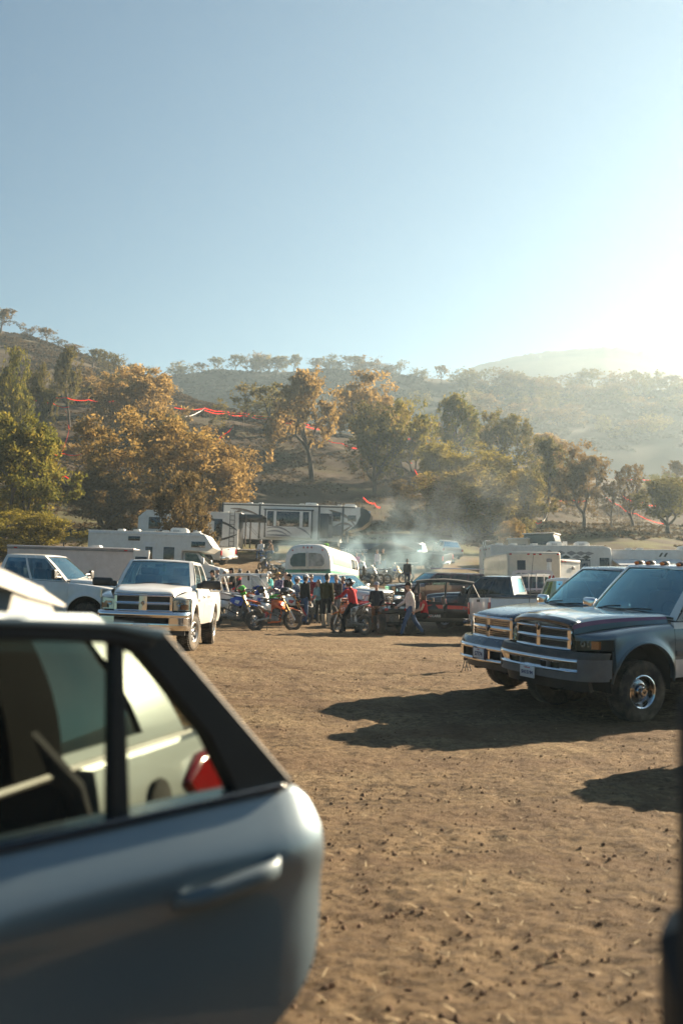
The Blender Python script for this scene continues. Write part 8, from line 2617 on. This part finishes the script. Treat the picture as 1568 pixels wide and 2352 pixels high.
# handle: tapered bar over a recess
hx0, hx1, hz0, hz1 = -.870, -.610, .962, .912
hb = MB()
R_ = []
for k in range(13):
    t = k / 12
    x, z = lerp(hx0, hx1, t), lerp(hz0, hz1, t)
    h = .025 * (1 - .35 * abs(2 * t - 1) ** 3)
    o = .052 * min(1, 5 * t, 5 * (1 - t)) ** .5
    R_.append([(x, .03 + o * .25 + h * .6 * math.cos(a) + o * .55, z + h * math.sin(a)) for a in [2 * PI * j / 10 for j in range(10)]])
hb.loft(R_, M('handle_paint_shaded', (.085, .125, .155), .5, .2, .2))  # handle darkened like the door panel, shade put into the paint
hb.build('handle', door, smooth=60)
MB().ell((-.735, .024, .965), (.085, .012, .038), BLKP, rot=(0, .2, 0), nu=20, nv=10).build('handle_recess', door)
MB().lathe([(.0, .055), (.012, .055), (.014, .045)], BLKP, 14, 'y', (hx0 + .02, 0, hz0)).build('lock', door)

# ------------------------------------------------------------------ dark edge of another open door at the right border
t = empty('car_door', (.492, 1.52, 0), R(60), 'black edge of an open car door at the right border, nearest the camera', 'car door')
MB().prism([(-.06, .25), (.9, .25), (.9, 1.10), (.5, 1.38), (-.01, 1.40), (-.04, 1.12)], -.03, .05, FRB).build('door_panel', t, bevel=.02, seg=3)
m = MB().loft([[(x, .05, z0), (x, .05, z1), (x, .05 + w, z1 - .02), (x, .05 + w, z0 + .03)] for x, z0, z1, w in ((-.02, .60, 1.02, .005), (.03, .55, 1.09, .04), (.12, .52, 1.10, .05), (.6, .52, 1.05, .06))], FRB)
m.build('armrest', t, bevel=.012, seg=3)
# ------------------------------------------------------------------ red course tape on the hill
def tapemat(name, c):
    m, nt, out = newmat(name)
    g = N(nt, 'ShaderNodeNewGeometry'); n = N(nt, 'ShaderNodeTexNoise'); n.inputs['Scale'].default_value = 1.4; nt.links.new(g.outputs['Position'], n.inputs['Vector'])
    r = ramp(nt, n.outputs[0], [(.3, [v * .7 for v in c]), (.6, c)])
    d = N(nt, 'ShaderNodeBsdfDiffuse'); t = N(nt, 'ShaderNodeBsdfTranslucent'); x = N(nt, 'ShaderNodeMixShader'); x.inputs[0].default_value = .6
    for q in (d, t): nt.links.new(r.outputs[0], q.inputs[0])
    nt.links.new(d.outputs[0], x.inputs[1]); nt.links.new(t.outputs[0], x.inputs[2]); nt.links.new(x.outputs[0], out.inputs[0])
    return m
TAPE = tapemat('red_tape', (.9, .045, .03))
TAPEM = TAPE
TAPEW = M('pale_tape', (.75, .66, .58), .5, var=.1)
STAKE = M('wood_stake', (.32, .24, .16), .9, var=.3)
def tape(pts, label, mat=None, w=.10, n=5, double=False):
    """pts: (px, Y) on the ground or (px, py, Y) free; strips sag between stakes and flutter"""
    P = []
    for q in pts:
        P.append(ground_at(*q) + Vector((0, 0, 1.0)) if len(q) == 2 else unproj(*q))
    r = empty('course_tape', ground_at(pts[0][0], pts[0][-1]), 0, label, 'tape', 'red course tape on the hill')
    o0 = r.location
    m = MB()
    rnd = random.Random(len(label) * 7 + int(pts[0][0]))
    for z0 in ((0, -.42) if double else (0,)):
        V = []
        for a, b in zip(P[:-1], P[1:]):
            for k in range(n * 2 + (1 if b is P[-1] else 0)):
                t = k / (n * 2)
                c = a.lerp(b, t) - o0
                c.z += z0 - .30 * 4 * t * (1 - t) + rnd.uniform(-.04, .04)
                tw = rnd.uniform(-.2, .2)
                V.append([c + Vector((0, .3 * math.sin(tw) * w, w / 2 * math.cos(tw))), c - Vector((0, .3 * math.sin(tw) * w, w / 2 * math.cos(tw)))])
        m.grid(V, mat or TAPE)
    m.build('ribbon', r, smooth=60, )
    for a in P:
        g = H(a.x, a.y)
        if a.z - g > 3 or a.z < g: continue
        MB().box((a.x - o0.x, a.y - o0.y + .03, (g - .2 + a.z + .15) / 2 - o0.z), (.05, .05, max(.4, a.z + .35 - g)), STAKE).build('stake', r)
    return r
tape([(100, 906, 182), (152, 913, 184), (205, 918, 184), (262, 921, 184)], 'upper red tape behind the leaning trunk on the left slope')
tape([(70, 914, 170), (120, 925, 168), (160, 935, 166)], 'lower red tape strand on the left slope')
tape([(152, 945, 178), (160, 985, 160), (144, 1037, 147)], 'thin red tape dropping down the left slope', TAPEM, .09)
tape([(118, 1039, 147), (144, 1041, 147), (190, 1041, 148)], 'short red tape at the foot of the drop on the left slope')
tape([(105, 1085, 136), (150, 1094, 136), (200, 1103, 136)], 'dark red tape beside the low russet oak')
tape([(400, 936, 205), (470, 938, 204)], 'red tape coming out of the orange oak top')
tape([(470, 937, 204), (520, 944, 203), (560, 948, 202), (620, 956, 200), (690, 968, 198), (742, 981, 196)], 'thick bright red double tape along the mid hill crest', None, .13, 5, True)
tape([(425, 957, 198), (470, 938, 204)], 'pale tape slanting up to the mid hill crest', TAPEW, .12)
tape([(486, 1018, 182), (512, 998, 188), (536, 978, 194)], 'red tape slanting across the bare slope', TAPE, .15)
tape([(742, 1005, 186), (785, 1018, 182), (826, 1030, 178)], 'red tape left of the slanting oak', None, .13)
tape([(826, 1030, 178), (832, 1065, 168), (834, 1100, 160), (834, 1142, 150)], 'thin tape hanging down below the slanting oak', TAPEM, .12)
tape([(834, 1142, 150), (860, 1156, 148), (874, 1164, 147)], 'short bright red tape above the fifth-wheel nose', None, .13)
tape([(820, 1010, 186), (862, 1018, 184), (896, 1028, 180), (920, 1048, 175), (946, 1064, 172)], 'red tape winding between the green oaks', None, .13)
tape([(900, 1000, 196), (940, 1008, 195), (985, 1018, 193)], 'upper red tape behind the green oaks')
tape([(952, 1078, 165), (968, 1100, 160)], 'short red tape right of the forked oak', TAPE, .15)
tape([(1208, 1078, 178), (1250, 1084, 176), (1290, 1092, 176)], 'red tape left of the grey-green oak', None, .13)
tape([(1410, 1098, 205), (1460, 1099, 205), (1520, 1100, 206), (1600, 1101, 206)], 'long level red tape at the right edge of the hill')
tape([(1320, 1112, 176), (1345, 1118, 174), (1368, 1122, 172)], 'red tape beside the thick leaning trunk')
tape([(1270, 1146, 160), (1310, 1147, 160), (1345, 1149, 160)], 'middle red tape right of the white tape end')
tape([(1430, 1140, 160), (1470, 1152, 158), (1510, 1160, 156)], 'red tape in the dust at the right slope')
tape([(1190, 1195, 135), (1225, 1196, 135), (1244, 1197, 135)], 'low red tape ending at the white tape', None, .13)
tape([(1244, 1196, 135), (1256, 1180, 140), (1264, 1147, 160)], 'white tape rising steeply on the right slope', TAPEW, .16)
tape([(1380, 1130, 165), (1420, 1160, 152), (1460, 1180, 146), (1540, 1205, 140)], 'faint red tape descending in the dust at right', TAPE, .05)
# ------------------------------------------------------------------ clods, straw and stones on the dirt
def litter(name, n, mat, maker, y0, y1, label, cat):
    rnd = np.random.RandomState(len(name) * 13)
    V, Fc = [], []
    for _ in range(n):
        y = y0 * math.exp(rnd.rand() * math.log(y1 / y0))
        x = rnd.uniform(-.34, .34) * (y + .6)
        maker(V, Fc, x, y, H(x, y), rnd)
    me = bpy.data.meshes.new(name); me.from_pydata(V, [], Fc); me.materials.append(mat)
    o = bpy.data.objects.new(name, me); col.objects.link(o)
    tag(o, label, cat, kind='stuff')
def clod(V, Fc, x, y, z, r):
    s = .003 + .010 * r.rand() ** 3
    if r.rand() < .002: s = .016 + .014 * r.rand()
    k = len(V)
    top, bot = z + s * .9 + .005, z - s * .3
    n = 5
    a0 = r.rand() * 6
    for zz, q in ((bot, 1.), (lerp(bot, top, .6), .85), (top, .3)):
        for i in range(n):
            a = a0 + 2 * PI * i / n
            j = s * q * (.7 + .6 * r.rand())
            V.append((x + j * math.cos(a) * 1.3, y + j * math.sin(a), zz + s * .25 * (r.rand() - .5)))
    for l in range(2):
        for i in range(n):
            Fc.append((k + l*n + i, k + l*n + (i+1) % n, k + (l+1)*n + (i+1) % n, k + (l+1)*n + i))
    Fc.append(tuple(k + 2*n + i for i in range(n)))
def straw(V, Fc, x, y, z, r):
    l = .02 + .05 * r.rand(); a = r.rand() * PI; w = .0022 + .0012 * r.rand(); e = r.uniform(-.15, .6) if r.rand() < .3 else r.uniform(-.1, .15)
    k = len(V); d = Vector((math.cos(a), math.sin(a), e)).normalized() * l; q = Vector((-math.sin(a), math.cos(a), 0)) * w
    b = Vector((x, y, z + .012))
    V.extend([tuple(b - q), tuple(b + q), tuple(b + d + q * .5 + Vector((0, 0, .01))), tuple(b + d - q * .5 + Vector((0, 0, .01)))])
    Fc.append((k, k+1, k+2, k+3))
litter('dirt_clods', 5500, M('clod_earth', (.20, .125, .075), .95, var=.4, vscale=3), clod, 3.6, 34, 'small clods of earth strewn over the dirt lot', 'clods')
litter('straw', 700, M('straw_bits', (.55, .42, .24), .8, var=.3, vscale=2), straw, 3.6, 26, 'bits of pale straw scattered on the dirt', 'straw')
# ------------------------------------------------------------------ smoke and dust hanging in the air
def cloud(name, label, c, r, colr, dens, scale, aniso=.3, thr=(.42, .75), seed=0):
    m, nt, out = newmat(name + '_air')
    L = nt.links.new
    v = N(nt, 'ShaderNodeVolumePrincipled'); v.inputs['Color'].default_value = c4(colr); v.inputs['Anisotropy'].default_value = aniso
    tc = N(nt, 'ShaderNodeTexCoord'); ln = N(nt, 'ShaderNodeVectorMath', operation='LENGTH'); L(tc.outputs['Object'], ln.inputs[0])
    fall = N(nt, 'ShaderNodeMapRange'); fall.inputs[1].default_value = 1; fall.inputs[2].default_value = .25; L(ln.outputs['Value'], fall.inputs[0])
    g = N(nt, 'ShaderNodeNewGeometry'); n = N(nt, 'ShaderNodeTexNoise'); n.inputs['Scale'].default_value = scale; n.inputs['Detail'].default_value = 4; n.inputs['Distortion'].default_value = .8
    mp = N(nt, 'ShaderNodeMapping'); mp.inputs['Location'].default_value = (seed, seed * .7, 0); L(g.outputs['Position'], mp.inputs[0]); L(mp.outputs[0], n.inputs['Vector'])
    r_ = ramp(nt, n.outputs[0], [(thr[0], 0.), (thr[1], 1.)])
    a = N(nt, 'ShaderNodeMath', operation='MULTIPLY'); L(fall.outputs[0], a.inputs[0]); L(r_.outputs[0], a.inputs[1])
    d = N(nt, 'ShaderNodeMath', operation='MULTIPLY'); L(a.outputs[0], d.inputs[0]); d.inputs[1].default_value = dens
    L(d.outputs[0], v.inputs['Density']); L(v.outputs[0], out.inputs['Volume'])
    o = MB().ell((0, 0, 0), (1, 1, 1), m, nu=20, nv=12).build(name, smooth=180)
    o.location = c; o.scale = r
    return tag(o, label, name, kind='stuff')
cloud('smoke', 'blue-white smoke drifting over the parked dirt bikes', unproj(845, 1278, 74), (7.5, 4, 2.0), (.58, .83, .97), .30, .55, .2, (.47, .66), 3)
cloud('smoke', 'thin blue smoke wisp trailing up to the right of the bike row', unproj(930, 1240, 84), (9, 5, 3.4), (.60, .82, .96), .10, .42, .2, (.50, .68), 6)
cloud('smoke', 'grey smoke rising in front of the big dark oak', unproj(1060, 1165, 100), (9, 6, 8.5), (.68, .80, .92), .024, .28, .2, (.48, .68), 8)
cloud('dust', 'sunlit dust hanging before the far hill on the right', unproj(1470, 1040, 250), (45, 40, 32), (.85, .90, .92), .0015, .03, .5, (.30, .75), 5)
cloud('dust', 'pale dust over the right slope among the thin oaks', unproj(1480, 1170, 150), (16, 10, 8), (.92, .88, .82), .008, .10, .5, (.34, .75), 2)
